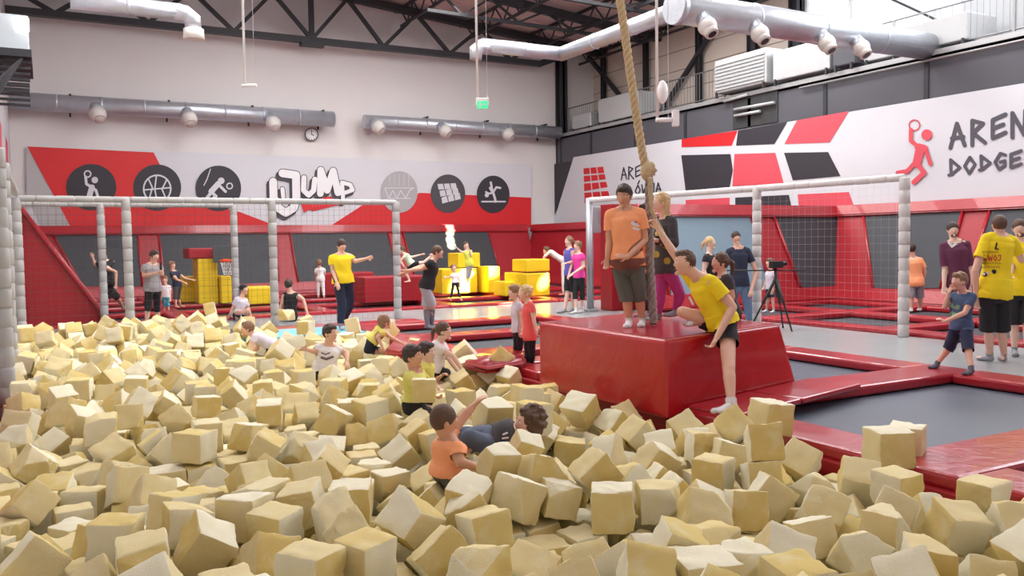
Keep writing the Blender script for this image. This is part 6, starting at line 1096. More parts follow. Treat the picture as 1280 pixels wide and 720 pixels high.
-427,3064,-195,0,0,1000,-1,246,2653,1608,-195,615,338,613,-363,239,183,3103,52,0,944,331,0,233,2803,1440,-433,415,-572,-415,-572,235,1930,2493,-32,230,733,-514,382,226,796,3054,-261,200,-90,-936,-276,246,2849,1366,-4,356,622,611,-336,242,2164,2317,-158,669,673,50,312,240,
1373,2863,-436,37,706,37,-706,229,2509,1956,32,557,-227,790,118,239,2554,1901,-248,182,754,190,601,226,362,3173,-436,35,-706,-35,-706,228,1414,2867,-2,875,465,135,-10,253,2429,2123,-435,0,46,-999,0,229,-392,3222,43,382,-595,614,351,236,640,3195,-55,91,-388,-618,-678,232,
2412,2194,95,175,526,152,-818,249,1179,3041,-184,620,-386,-593,-338,251,1920,2657,-252,127,368,-317,865,236,-314,3264,-434,626,0,0,780,231,406,3257,-163,151,-535,798,-233,229,1651,2867,-111,448,-879,-7,164,242,626,3254,-430,360,-361,-608,608,241,2931,1569,-203,683,-9,-2,-731,227,
2769,1848,-435,496,-504,-496,-504,229,1037,3164,-431,0,692,722,0,237,2217,2493,-385,707,-657,-262,-25,250,1666,2891,-428,426,564,426,-564,243,-49,3337,-321,484,-753,424,133,247,2803,1814,42,8,414,-910,-36,238,2486,2259,-189,974,24,22,-223,242,2988,1598,103,315,360,-814,328,235,
2328,2479,-40,773,-55,509,375,237,148,3399,-147,760,428,-313,376,229,1003,3261,-70,562,-186,-470,655,238,1450,3102,-196,1,-801,598,-23,235,2870,1901,-193,586,-527,-454,416,232,3164,1363,-35,118,-306,79,-941,249,-417,3425,-193,707,19,706,-22,252,2027,2798,-18,694,-594,-153,-377,226,
2738,2124,-426,461,536,461,-536,249,3187,1399,-425,98,0,0,-995,251,-137,3479,-88,80,-233,220,944,247,786,3409,-242,207,-352,788,461,231,368,3488,-400,49,62,-778,-623,250,-417,3483,-435,61,-61,704,-704,230,1916,2979,-212,68,-296,-231,924,253,2781,2209,-85,72,737,-479,-471,250,
1422,3263,-435,282,649,282,-649,230,3086,1784,-376,685,351,614,175,245,2531,2524,-427,0,-591,-806,0,246,2646,2407,81,561,3,-587,584,238,2365,2689,-179,757,165,594,216,228,1320,3332,-93,574,46,765,289,228,2183,2848,-430,387,592,387,-592,239,1721,3180,-430,655,655,267,267,239,
1134,3434,-288,287,-767,224,-529,248,3226,1698,-92,217,668,-597,387,244,33,3651,-423,638,638,306,306,253,614,3625,-432,84,-84,702,-702,236,3383,1447,-191,733,113,-661,116,232,401,3661,65,76,992,98,5,226,3017,2136,-425,63,0,0,-998,250,2799,2415,-303,121,660,-387,-633,229,
392,3677,-178,2,-699,-109,-707,248,2245,2958,-197,525,-474,-525,-474,229,27,3716,-173,551,0,0,-834,247,973,3589,-103,682,345,222,-606,232,-372,3716,-240,285,582,-272,-711,236,3196,1939,-211,29,92,379,920,242,2485,2808,-434,230,-230,669,-669,233,658,3716,-191,0,-1000,16,0,246,
2645,2711,-194,412,-458,558,555,228,1823,3324,-175,690,-140,-710,9,254,917,3681,-373,593,-315,-270,-691,250,3139,2144,0,557,-601,-558,135,246,1244,3594,-77,748,-151,470,-443,231,3539,1401,43,689,-60,720,52,247,337,3800,-435,340,-620,340,620,231,1358,3570,-427,34,710,-703,-34,226,
3550,1410,-435,315,-633,-315,-633,231,2052,3222,-428,537,460,537,-460,245,3031,2332,-198,490,-815,130,-280,245,1548,3506,-214,609,554,-418,384,254,3403,1807,-434,544,-452,544,452,233,3575,1515,282,149,-180,686,-689,237,-204,3881,-89,683,-121,440,570,253,2472,3016,-212,213,693,-643,247,226,
3597,1558,-205,101,-711,-128,-683,232,2123,3299,-179,683,183,683,-183,253,2886,2671,-436,0,146,989,0,227,-378,3927,-432,706,-45,706,45,235,3546,1739,33,50,700,45,-711,243,3488,1876,-204,524,-2,-2,-852,227,-99,3966,-383,496,-353,230,759,238,167,3967,-256,236,117,923,-280,250,
662,3923,-432,3,-707,3,707,235,401,3961,-139,75,-842,-126,520,231,1811,3556,-380,9,-5,-437,899,243,3410,2074,20,799,190,519,-237,241,3413,2079,-434,619,-619,-342,342,231,3302,2258,-216,490,-720,-404,279,245,2384,3223,-399,371,-511,628,-456,239,3801,1357,-435,264,0,0,964,230,
1058,3900,-186,689,-154,-690,-158,239,3824,1379,-42,758,-214,-537,302,253,1418,3820,-430,705,705,57,57,240,1483,3797,-195,999,0,0,-43,231,2787,2980,-180,667,235,667,-235,237,2972,2809,-187,34,-350,-935,-52,233,2832,2956,-424,624,0,0,781,252,3166,2653,-414,501,-583,-400,-499,233,
2089,3564,-392,837,547,-20,-31,240,839,4053,-183,134,108,699,694,254,1081,4004,-428,408,408,-577,-577,245,3,4162,-95,827,10,553,103,234,3709,1899,298,689,-84,-8,720,243,330,4167,-427,412,-412,575,-575,246,-242,4175,-209,520,480,520,-480,227,2573,3306,-184,348,482,600,-535,241,
1843,3764,-183,245,894,261,270,230,3635,2090,-215,699,-654,288,-13,242,3809,1763,43,13,88,-641,-762,254,581,4158,-263,921,301,-232,-80,248,-396,4182,-436,544,-452,-544,-452,227,3812,1829,-436,180,0,0,984,228,3487,2431,-205,9,-957,290,-3,237,4063,1318,-166,43,-706,-706,43,235,
3963,1596,-244,95,430,266,858,240,2456,3501,-426,91,701,91,-701,249,1140,4125,-186,686,-144,-693,-171,230,2823,3226,-435,705,-705,-54,54,231,1743,3920,-390,242,-755,392,466,239,3877,1933,-195,369,-599,-358,-614,247,-102,4334,-436,38,706,38,-706,227,2865,3256,-188,549,-452,577,401,246,
3367,2757,-201,261,-393,416,777,233,3855,2035,49,12,-754,656,4,238,3235,2932,-433,529,-469,529,469,233,128,4374,-278,362,323,181,856,229,3526,2594,-436,632,-318,632,318,227,3864,2093,-434,131,-695,131,695,232,4154,1444,-423,620,620,340,340,253,3243,2991,-150,425,239,-868,93,230,
-419,4399,-196,706,42,-706,42,236,4109,1628,-3,380,808,-379,-242,236,2070,3911,-427,546,-546,-449,449,247,424,4416,-231,145,-140,841,-502,228,776,4376,-429,217,-684,-226,-658,233,1079,4326,-433,399,-398,-584,585,233,-348,4475,-432,662,247,662,-247,236,4283,1348,40,72,-108,549,826,226,
2348,3831,-430,0,-933,359,0,240,3928,2210,-194,660,667,-233,-254,241,2805,3528,-425,42,706,42,-706,250,3671,2616,-198,35,-236,-971,-15,246,3126,3252,-364,329,-754,-464,-330,238,1372,4298,-423,586,-395,-586,-395,253,3173,3217,-87,552,284,668,-411,234,4190,1802,-436,416,416,-572,-572,228,
1130,4429,-160,675,694,132,-211,233,4173,1883,-202,475,-469,530,-524,236,2620,3755,-245,684,145,350,-624,229,2960,3526,-176,49,696,-715,-50,249,4360,1517,-182,177,209,731,625,241,3878,2506,-431,167,687,-167,687,238,325,4618,-429,704,69,-704,69,241,4129,2107,-434,66,0,0,998,231,
1688,4323,-387,31,968,146,-203,247,628,4611,-425,679,679,197,197,251,3646,2894,-394,165,984,64,11,246,-5,4662,-382,197,655,-699,-210,243,4423,1609,-437,233,-668,233,668,226,4196,2135,-62,440,-36,-867,-230,233,-228,4706,-284,480,-713,-493,-134,240,1047,4604,-436,656,263,656,-263,228,
3459,3251,-430,644,292,-644,292,239,2047,4305,-431,681,191,-681,191,237,3154,3578,-433,704,67,-704,67,233,4594,1333,-429,12,707,-12,707,242,2866,3844,-436,692,146,692,-146,229,4398,1920,0,234,950,-108,176,244,4590,1406,-187,311,-311,635,-635,243,2446,4131,-427,707,-24,707,24,246,
4175,2391,-365,436,-222,-99,866,239,1350,4633,-393,338,-573,415,-621,236,4351,2178,-240,247,-208,608,726,246,3905,2913,-434,413,-574,413,574,233,4557,1745,-208,530,-530,468,-468,230,1110,4752,-191,12,0,-31,999,247,1651,4635,-432,635,310,-635,310,236,1929,4527,-427,288,0,0,-958,246,
324,4913,-436,439,554,-439,554,228,4586,1830,-437,278,650,-278,650,227,72,4938,-428,760,0,0,-650,244,602,4902,-429,339,340,620,620,242,3440,3564,-424,370,603,-370,603,252,3666,3376,-182,416,-434,-575,555,248,-357,4982,-426,596,-380,596,380,247,3270,3778,-204,673,-460,-133,-564,236,
-367,4999,-183,0,0,707,-707,239,3146,3903,-434,687,167,-687,167,231,2256,4492,-434,52,53,-705,-705,231,2892,4112,-427,704,70,704,-70,246,4843,1365,-1,511,471,-235,-680,228,1050,4923,-431,0,695,-719,0,238,4491,2297,47,923,-82,183,329,249,3875,3247,-429,515,484,-515,484,242,
4682,1921,56,37,-381,385,840,234,701,5016,-186,684,-727,8,67,248,2518,4405,-427,701,-701,95,-95,246,4368,2593,-313,307,439,-157,-830,242,4226,2824,-434,0,303,-953,0,233,4623,2165,-429,185,682,185,-682,241,4826,1683,-48,325,296,605,-664,248,4845,1633,-430,572,-572,-416,416,240,
4669,2124,-146,855,-314,142,-388,232,1368,4984,-403,81,-709,696,-79,246,3830,3516,-427,73,-703,-73,-703,246,4837,1964,-355,865,372,-125,313,229,1679,4973,-426,431,-561,431,561,247,4627,2481,-435,0,6,-1000,0,230,2845,4414,-434,663,-245,663,245,233,3481,3941,-372,382,-219,-672,-595,253,
3200,4183,-426,466,-466,532,-532,248,2069,4856,-427,598,598,377,377,246,-237,5274,-389,909,-413,27,-59,229,-420,5270,-57,675,211,-227,670,253,2307,4760,-302,489,-562,667,24,230,5053,1565,193,931,0,0,-365,246,646,5254,-377,677,248,-248,-648,243,340,5303,-424,487,-513,-487,-513,252,
4738,2456,-193,85,-125,699,-699,240,4313,3165,-422,605,374,600,-366,252,4829,2305,53,242,-56,1,-969,248,4712,2543,202,265,528,298,750,250,38,5357,-434,557,-436,557,436,233,4881,2266,-437,507,-507,493,-493,226,1069,5301,-424,362,0,0,-932,252,3834,3823,-432,391,589,391,-589,237,
1111,5301,-178,706,-43,706,43,240,4718,2688,-9,647,-205,-344,-649,248,3701,3990,-181,544,262,-235,-762,249,2590,4788,-435,146,-692,-146,-692,229,2620,4781,-187,419,-558,393,599,253,-414,5442,-237,722,274,209,-600,228,1368,5297,-430,32,32,706,706,240,4269,3455,-431,22,22,-707,-707,237,
4691,2867,-424,262,262,-657,-657,252,4859,2603,-435,561,-430,-561,-430,230,1375,5340,-193,11,13,704,710,233,1646,5275,-426,388,-591,-388,-591,248,3121,4565,-433,868,0,0,497,234,3575,4225,-432,707,-14,707,14,236,2904,4751,-432,0,973,232,0,235,4617,3200,-437,652,652,273,273,226,
4022,3945,-212,36,53,140,988,233,-416,5637,40,706,34,-706,34,246,4558,3347,-192,712,-689,87,-100,254,325,5649,-378,589,308,-637,-392,251,-369,5655,-432,63,63,704,704,235,1953,5320,-430,707,17,-707,17,240,938,5604,-428,0,-999,-50,-8,239,4247,3778,-429,349,605,-332,635,232,
1237,5552,-429,705,-705,-59,59,242,3750,4278,-191,421,558,435,-568,242,3915,4167,-432,41,-706,41,706,235,85,5734,-435,513,487,-513,487,231,2822,4993,-190,683,683,182,182,236,1698,5483,-201,636,281,718,31,240,3572,4504,-429,177,685,177,-685,241,2792,5025,-429,524,524,474,474,242,
4815,3169,-211,47,-125,-696,-705,241,3368,4691,-192,696,-60,-649,-302,230,4585,3568,-433,631,319,-631,319,233,1515,5670,-433,375,-376,599,-599,234,2338,5419,-434,409,409,-577,-577,231,1434,5737,-186,92,-83,991,-55,246,4348,4017,-188,715,213,522,412,235,1155,5808,-268,332,691,-203,-609,252,
4836,3421,-351,688,-40,374,620,235,3500,4818,-430,19,707,-18,707,240,398,5956,-424,26,0,0,1000,251,4044,4391,-179,533,-533,464,-464,235,4010,4448,-423,601,-372,601,372,253,4256,4218,-427,50,705,-50,705,247,-279,5987,-433,698,112,-698,112,235,2908,5276,-167,229,-702,246,628,240,
58,6026,-429,508,-492,508,492,243,4856,3572,-137,297,642,-695,127,235,4571,3946,-435,100,0,0,-995,230,2953,5327,-424,498,502,498,-502,251,3830,4740,-430,197,197,-679,-679,239,1029,6048,-431,97,701,97,-700,238,4861,3754,-294,674,351,-299,577,243,1356,6034,-368,116,535,342,-764,244,
1719,5948,-428,499,-501,-499,-501,244,1545,6013,-168,631,628,-344,299,244,3747,4980,-281,276,88,894,-341,235,4361,4493,-425,616,0,0,787,251,4674,4244,-432,438,-438,-555,555,236,4877,4018,-427,2,0,0,-1000,246,4066,4868,-426,654,654,269,269,248,-388,6341,-204,689,-159,689,159,238,
648,6360,-433,208,208,676,676,233,-368,6385,-437,561,-430,561,430,227,4344,4704,-217,310,-598,219,-706,235,-94,6437,-427,571,417,-571,417,246,1140,6343,-429,0,-358,934,0,241,1471,6296,-427,155,-155,-690,690,246,238,6473,-435,369,603,-369,603,231,3884,5192,-426,381,-595,-381,-595,247,
3659,5367,-197,520,-427,347,653,250,4825,4454,-180,654,-269,654,269,248,4373,4903,-427,998,0,0,-66,245,3612,5509,-434,702,-702,-86,86,232,4771,4551,-427,694,694,138,138,246,1843,6339,-435,377,377,598,598,230,1283,6485,-213,724,429,-311,442,249,2757,6010,-431,521,478,521,-478,237,
4711,4719,-188,614,372,568,-403,238,4392,5021,-164,141,-44,-710,688,248,2296,6271,-430,594,-384,-594,-384,241,541,6678,-189,619,620,342,340,232,4188,5242,-391,5,-640,300,-707,238,-60,6746,-423,261,657,-261,657,254,4624,4922,6,532,764,364,-27,236,718,6720,-435,635,-311,635,311,230,
-361,6751,-431,60,0,0,-998,239,4688,4925,-433,256,659,256,-659,233,1911,6535,-186,39,760,646,56,231,2085,6484,-423,706,35,-706,35,253,455,6797,-427,0,792,610,0,245,4499,5152,-426,477,-522,-477,-522,247,3900,5636,-362,636,184,-645,-381,249,1338,6735,-424,581,581,403,403,253,
3191,6086,-429,987,0,0,163,242,189,6880,-335,256,-226,-800,493,232,2936,6236,-254,431,203,498,-724,247,1096,6815,-433,100,700,-100,700,235,1718,6688,-390,6,-970,-24,-243,236,4289,5421,-248,144,-555,755,320,226,3448,6039,-257,374,638,-649,-180,228,3657,5926,-431,451,545,451,-545,237,
4811,5039,-159,39,487,142,-861,243,2389,6548,-411,564,432,428,558,227,-391,7027,-435,531,-467,-531,-467,229,4568,5387,-254,613,-316,-286,-665,243,1903,6823,-184,907,27,416,-58,248,4270,5652,-427,444,444,550,550,246,701,7058,-436,19,707,19,-707,228,49,7103,-409,290,699,242,-607,235,
412,7105,-432,701,84,-702,93,233,1361,7001,-425,834,0,0,551,251,2973,6490,-433,0,735,678,0,235,4863,5233,-432,706,-34,706,34,236,2090,6838,-424,706,-706,45,-45,253,3204,6404,-430,707,-28,-707,-28,241,3939,5998,-426,705,-54,-705,-54,248,1124,7093,-436,91,-91,-701,701,228,
2346,6792,-427,490,490,-509,-509,247,1733,6979,-425,58,58,705,705,250,3440,6381,-436,0,-1000,29,0,227,4586,5653,-437,222,222,-671,-671,227,2639,6788,-434,175,-175,685,-685,232,4841,5463,-260,11,90,311,-946,247,-373,7296,-435,0,-865,502,0,230,3587,6395,-191,717,-17,-40,-696,238,
1500,7201,-207,582,-597,-395,385,227,4313,5972,-361,760,62,-610,-215,251,3865,6305,-424,616,-348,616,348,252,347,7426,-436,465,532,-465,532,227,2975,6815,-429,0,99,995,0,243,3341,6644,-137,926,10,377,-25,237,1355,7316,-436,0,858,513,0,227,722,7406,-388,455,-460,298,702,245,
30,7445,-426,992,0,0,129,249,1099,7365,-431,0,520,-854,0,238,2110,7155,-392,360,556,-437,-608,244,3363,6690,-427,516,-483,-516,-483,245,4838,5749,-434,628,-628,-325,325,232,4804,5801,-201,675,-211,-675,-211,235,2389,7166,-430,522,522,477,477,239,2792,7036,-436,687,687,-166,-166,227,
2968,6965,-193,707,-29,707,29,227,-373,7580,-287,893,381,-237,-9,239,1715,7413,-418,581,416,535,-451,245,1443,7471,-196,494,-506,494,506,240,4440,6181,-270,880,143,-399,-214,237,3630,6689,-426,38,38,706,706,248,919,7592,-254,740,552,38,381,231,4269,6350,-431,940,0,0,-341,239,
2741,7149,-188,11,-345,938,20,252,298,7658,-390,98,202,-678,700,241,4711,6076,-427,72,-703,-72,-703,245,3703,6740,-125,253,-194,680,660,252,3150,7024,-434,386,592,386,-592,233,1171,7613,-433,563,-428,563,428,234,-88,7727,-432,688,688,-163,-163,237,2117,7445,-429,76,703,-76,703,242,
1450,7619,-433,536,-461,-536,-461,234,707,7753,-378,345,163,443,811,241,2764,7335,-431,705,58,705,-58,238,2491,7447,-430,472,527,-472,527,241,-337,7855,-431,679,198,679,-198,239,3608,7007,-436,666,0,0,-746,229,421,7873,-228,783,193,-415,422,229,4494,6490,-278,662,-21,364,654,228,
3678,6989,-202,0,736,677,0,238,2984,7320,-168,405,-57,-809,-423,240,3382,7167,-275,467,-733,-493,46,243,2683,7464,-183,985,16,-7,170,243,2114,7693,-429,0,628,-778,0,241,1131,7899,-303,913,-377,133,84,234,3163,7329,-390,293,-936,187,-58,230,4783,6397,-427,657,-261,-657,-261,247,
862,7943,-209,596,317,-258,692,250,3976,6945,-425,695,133,695,-133,250,3969,6952,-177,672,219,-672,219,246,4341,6729,-423,484,515,-484,515,254,1407,7912,-318,332,-583,-715,-195,252,1753,7853,-436,119,119,697,697,228,586,8061,-385,130,580,404,695,234,-41,8115,-339,468,823,-184,262,247,
298,8113,-437,1,-707,1,707,226,2763,7655,-426,626,0,0,-780,248,2552,7756,-195,754,-41,-31,655,235,-352,8169,-386,803,245,-158,-520,236,4583,6801,-252,674,627,273,-280,231,3595,7375,-430,612,-354,-612,-353,239,3723,7313,-152,891,-183,-106,401,233,943,8190,-424,432,-560,-432,-560,253,
3954,7241,-380,616,191,226,730,245,4826,6717,-425,543,-543,-453,453,249,1203,8205,-185,64,724,-68,683,238,1769,8119,-432,705,60,705,-60,236,1271,8222,-430,663,663,245,245,239,-248,8322,-178,458,-779,352,245,251,2164,8081,-380,652,125,696,273,245,4553,7056,-194,4,-661,-751,5,251,
3543,7620,-189,200,200,-678,-678,232,4213,7281,-207,72,-704,-72,-703,232,1466,8297,-194,1,998,-68,17,227,-14,8427,-436,85,-702,85,702,228,2477,8062,-346,563,81,-345,746,242,374,8433,-428,0,-581,-814,0,244,675,8421,-428,476,-523,476,523,244,4250,7302,-436,705,705,54,54,227,
3840,7541,-426,0,794,608,0,248,4748,7019,-436,703,72,703,-72,229,3550,7697,-428,88,-702,88,702,245,2844,7992,-424,392,588,-392,589,251,-385,8511,-433,646,287,-646,287,233,991,8472,-425,24,-707,-24,-707,250,4036,7539,-173,351,603,-369,615,248,2377,8229,-201,777,270,141,-550,236,
2705,8150,-175,61,7,-20,-998,253,1427,8474,-433,697,122,697,-122,235,1681,8438,-427,0,627,-779,0,245,-278,8604,-197,209,756,-620,-10,238,3184,8005,-423,536,-461,-536,-461,253,3801,7743,-179,933,-24,-2,-360,250,4168,7580,-424,689,159,-689,159,253,1363,8544,-196,496,-505,-496,-503,239,
2728,8216,-429,397,-397,-585,585,242,4608,7337,-195,703,78,703,-78,249,2126,8419,-377,336,623,-334,-622,249,4630,7381,-435,968,0,0,-250,230,2399,8381,-435,465,-533,-465,-533,231,3812,7854,-436,178,-178,-684,684,228,1081,8679,-183,994,-43,-1,-105,245,4333,7616,-182,332,-587,392,626,238,
314,8763,-433,514,486,514,-486,235,3007,8256,-428,397,398,585,585,243,3100,8253,-187,721,-692,20,-8,232,1739,8656,-247,586,313,705,249,226,-378,8821,-428,522,477,522,-477,245,8,8850,-434,575,-411,575,412,233,4458,7647,-431,680,-680,194,-194,238,2093,8627,-250,668,-360,307,574,238,
1377,8771,-417,37,705,-48,-706,239,1139,8830,-433,707,-3,707,3,234,4189,7859,-223,820,-39,499,278,241,2714,8491,-433,0,572,821,0,235,2751,8486,-188,716,698,9,16,246,2394,8641,-198,99,-99,715,-685,231,4832,7562,-426,128,-695,128,695,249,3753,8202,-236,23,23,421,-907,239,
3003,8544,-427,469,529,-469,529,247,1682,8901,-405,55,61,-705,705,253,4029,8114,-431,665,-665,240,-240,238,4268,8035,-435,0,-905,-425,0,230,2347,8798,-431,534,534,-464,-464,238,306,9109,-347,794,289,423,328,239,2083,8876,-431,96,-701,96,701,238,4510,7925,-428,262,-657,262,657,244,
2621,8735,-196,695,-695,-129,129,239,-416,9124,-377,30,11,-345,-938,245,-82,9135,-424,532,466,-532,466,252,2082,8927,-186,707,-707,-1,1,253,677,9169,-389,589,177,-226,-755,233,2918,8739,-181,650,269,-660,265,241,1027,9177,-345,844,403,75,-345,242,2627,8853,-433,957,0,0,-289,235,
2427,8916,-194,383,-383,-599,590,232,1363,9149,-431,689,-157,689,157,238,3847,8429,-424,1000,0,0,-14,252,3581,8552,-428,356,611,356,-611,243,4863,7894,-430,707,-707,-28,28,240,4129,8302,-237,352,223,-878,235,227,1736,9170,-432,0,673,740,0,236,3323,8739,-314,482,812,-326,-52,253,
4508,8198,-234,511,-264,329,749,248,2025,9155,-435,7,707,7,-707,229,174,9375,-293,599,-61,-660,449,243,4316,8342,-436,697,-697,-118,118,228,3004,8917,-425,258,258,-659,-659,250,2405,9107,-417,620,-374,-537,-432,234,2030,9256,-193,832,33,-50,551,230,-241,9480,-434,337,-622,-337,-622,233,
4860,8155,-427,534,463,534,-463,246,640,9491,-425,439,439,-554,-554,251,967,9486,-389,700,-246,-663,98,238,21,9575,-436,635,-311,-635,-311,229,1358,9479,-424,469,469,-530,-529,251,2833,9153,-431,57,705,57,-705,238,337,9586,-436,139,-693,-139,-693,229,3258,9048,-205,721,-491,264,411,251,
-376,9610,-216,466,-119,-862,157,241,3569,8939,-436,0,317,-949,0,227,4557,8479,-428,560,-560,432,-432,244,4533,8522,-184,707,3,707,-3,244,104,9655,-167,639,-361,-478,-483,247,426,9656,-184,369,631,282,-621,248,1109,9627,-191,149,821,132,535,250,2348,9402,-430,0,-623,-782,0,240,
3604,9005,-190,539,-435,-527,-493,237,2056,9503,-424,317,-632,-317,-632,252,1688,9581,-379,919,69,-339,188,242,2654,9374,-430,689,-157,689,157,240,4425,8705,-429,143,693,143,-693,242,4864,8486,-426,495,-495,505,-505,247,3441,9195,-430,23,-707,-23,-707,241,3135,9328,-432,236,-666,236,666,237,
2748,9455,-117,416,890,-80,166,231,3032,9379,-200,884,0,0,467,226,-20,9858,-437,0,346,938,0,226,988,9830,-431,702,87,-702,87,238,1327,9803,-405,41,890,-448,82,249,726,9869,-430,81,81,-702,-702,240,-420,9905,-428,483,516,-483,516,244,4598,8798,-195,200,-604,-713,295,245,
3815,9166,-426,28,707,-28,707,247,329,9940,-374,952,-21,297,68,253,2259,9704,-285,366,748,141,535,233,4349,8980,-354,773,-275,452,-351,231,4824,8752,-424,462,-535,-462,-535,253,86,9995,-191,1,692,60,-719,244,2536,9671,-182,688,161,688,-161,245,3360,9426,-187,40,313,-81,946,239,
1981,9818,-431,704,63,-704,63,238,3744,9299,-184,399,331,-650,-555,236,4108,9147,-437,562,429,-562,429,226,2619,9681,-427,687,687,167,167,245,1513,9940,-228,747,466,468,-76,226,798,10023,-186,701,-5,-711,50,250,1735,9967,-436,655,-655,266,-266,228,3183,9611,-430,520,-520,-479,479,240,
2917,9697,-297,379,-149,908,-95,235,-37,10166,-415,12,699,109,-707,239,3556,9558,-372,441,103,890,-51,254,2354,9930,-436,559,432,-559,432,229,-333,10224,-423,479,-520,479,520,254,4823,9022,-276,526,785,271,-182,251,3136,9743,-139,307,225,-618,688,240,661,10215,-436,0,276,-961,0,229,
308,10234,-432,237,-237,-666,666,236,1062,10185,-431,13,-14,723,-690,228,4629,9163,-390,903,-73,-387,-170,227,3389,9693,-223,265,343,577,-692,232,2248,10026,-198,105,-692,-70,-711,233,3854,9526,-431,0,-622,783,0,239,1913,10098,-244,236,-258,-888,-299,238,4321,9345,-427,656,263,-656,263,247,
2597,9964,-271,242,325,-733,546,236,4042,9474,-214,494,732,-320,343,247,1357,10233,-423,0,-1000,7,0,254,-284,10358,-177,67,67,-723,-684,239,97,10364,-189,370,-841,-165,359,238,811,10387,-204,16,-989,-145,33,234,2196,10190,-432,592,-387,592,387,236,1821,10317,-425,586,-395,-586,-395,250,
3415,9913,-410,754,653,-44,-51,247,3747,9802,-434,104,0,0,-995,232,3275,9998,-173,73,795,-55,-600,245,3992,9740,-192,442,552,-442,552,230,-369,10521,-430,706,-34,706,34,239,2185,10301,-200,501,499,-501,499,227,4859,9344,-246,140,-23,-163,-976,228,2548,10245,-433,396,-586,396,586,234,
4326,9640,-253,348,-934,58,-58,247,309,10575,-432,647,-285,-647,-285,236,4034,9786,-428,446,-549,446,549,243,4629,9519,-433,856,0,0,-517,233,-29,10588,-424,989,0,0,150,253,1126,10535,-432,66,704,-66,704,235,1447,10507,-433,108,-699,-108,-699,235,752,10595,-436,0,-986,164,0,229,
4653,9562,-192,150,150,-691,-691,249,2038,10504,-435,559,-433,-559,-433,231,1498,10614,-195,1,-941,-339,13,238,1780,10588,-433,29,706,29,-707,233,1092,10692,-201,413,406,584,569,229,4319,9850,-390,350,-930,107,-40,227,787,10741,-195,368,338,-590,-634,236,16,10770,-183,737,676,-11,8,235,
2356,10515,-361,180,469,23,865,241,2777,10415,-381,30,60,-893,-445,241,3395,10235,-431,453,543,-453,543,237,1878,10636,-191,239,-668,285,645,240,3536,10210,-119,281,-429,124,-849,247,4016,10041,-183,220,271,-785,511,253,4590,9805,-437,170,-170,686,-686,227,2216,10605,-179,247,-437,-682,-532,250,
4188,10002,-6,85,905,-216,357,239,3019,10415,-65,344,125,920,-142,250,-365,10839,-428,67,-704,-67,-704,245,4861,9716,19,657,-742,89,100,241,-53,10874,-431,0,901,-435,0,237,3655,10246,-437,454,-542,454,542,227,1360,10795,-436,826,0,0,563,229,3206,10402,-233,340,292,-359,819,226,
667,10897,-429,159,-159,-689,689,241,308,10917,-424,218,-673,217,673,253,4446,9977,-197,758,-34,-503,415,240,1094,10887,-435,0,-571,821,0,231,1674,10820,-435,429,-429,-562,562,231,4838,9850,-431,0,-825,564,0,239,3920,10264,-434,582,-402,-582,-402,232,2840,10624,-221,433,586,-14,-685,251,
2597,10705,-425,659,-659,-257,257,251,-244,11023,-183,593,-326,-21,-736,247,93,11034,-183,188,121,-768,601,231,3108,10596,-434,0,250,-968,0,232,4284,10178,-429,70,70,-704,-704,242,2074,10853,-430,536,0,0,-844,240,835,11028,-181,148,11,-6,989,253,3510,10506,-372,49,-323,-17,-945,254,
4851,9981,-186,707,0,707,0,251,2412,10860,-193,954,-17,-30,-299,227,2141,10926,-186,451,545,451,-545,246,4330,10260,11,486,287,-254,-785,247,1516,11034,-298,833,-427,55,348,233,4066,10373,-186,157,3,-17,-988,254,3151,10688,-123,223,-16,947,230,234,4630,10157,-386,634,-261,-278,673,232,
723,11161,-428,320,320,-630,-630,244,2369,10943,-433,0,-380,-925,0,234,1855,11057,-297,572,-3,512,-641,235,-390,11208,-435,623,-334,-623,-334,230,87,11227,-436,699,0,0,715,228,4463,10304,-215,208,-681,622,-327,244,2726,10902,-175,52,-481,-875,5,237,3860,10585,-397,553,-823,106,-71,235,
3352,10764,-271,829,140,509,181,235,420,11269,-432,694,-135,694,135,236,4155,10499,-433,529,-529,-469,469,233,2760,10963,-421,895,17,33,-444,241,-188,11304,-258,360,377,-851,62,236,3120,10867,-434,707,27,-707,27,231,1327,11236,-430,196,-679,196,680,241,1050,11270,-426,94,701,-94,701,248,
3670,10743,-231,816,-305,-481,97,251,1722,11238,-386,394,-224,100,886,243,143,11369,-197,400,-546,464,572,243,838,11374,-254,789,-267,-530,158,233,4073,10662,-159,307,-417,-688,508,234,2592,11128,-283,47,860,321,-394,241,4826,10360,-286,449,176,320,-815,252,4565,10506,-390,706,-358,-610,35,231,
1368,11377,-184,476,-462,535,-524,245,3007,11080,-165,805,203,556,-32,250,2310,11251,-429,0,-760,-650,0,242,2051,11309,-434,690,-155,-690,-155,231,2036,11327,-195,383,595,383,-595,246,3468,10979,-386,539,-35,-706,-457,235,-83,11517,-431,342,619,342,-619,237,4391,10650,-225,834,-443,-290,156,232,
-419,11513,-430,706,-35,706,35,239,397,11567,-426,583,-400,-583,-400,248,3094,11153,-388,116,822,180,-527,245,3916,10926,-425,699,699,-109,-109,251,669,11602,-424,0,-970,-242,0,253,-233,11650,-218,25,-332,186,924,240,4195,10874,-428,706,706,-41,-41,245,1403,11575,-427,408,-408,577,-577,245,
4856,10623,-435,500,-500,500,500,230,4232,10898,-126,919,-102,-149,351,250,1761,11558,-424,704,70,704,-71,252,135,11694,-294,131,-187,-909,348,230,2523,11441,-254,474,113,450,748,253,2818,11376,-423,489,489,-510,-510,253,4833,10700,-190,62,-909,-412,6,227,903,11716,-426,683,-184,683,184,247,
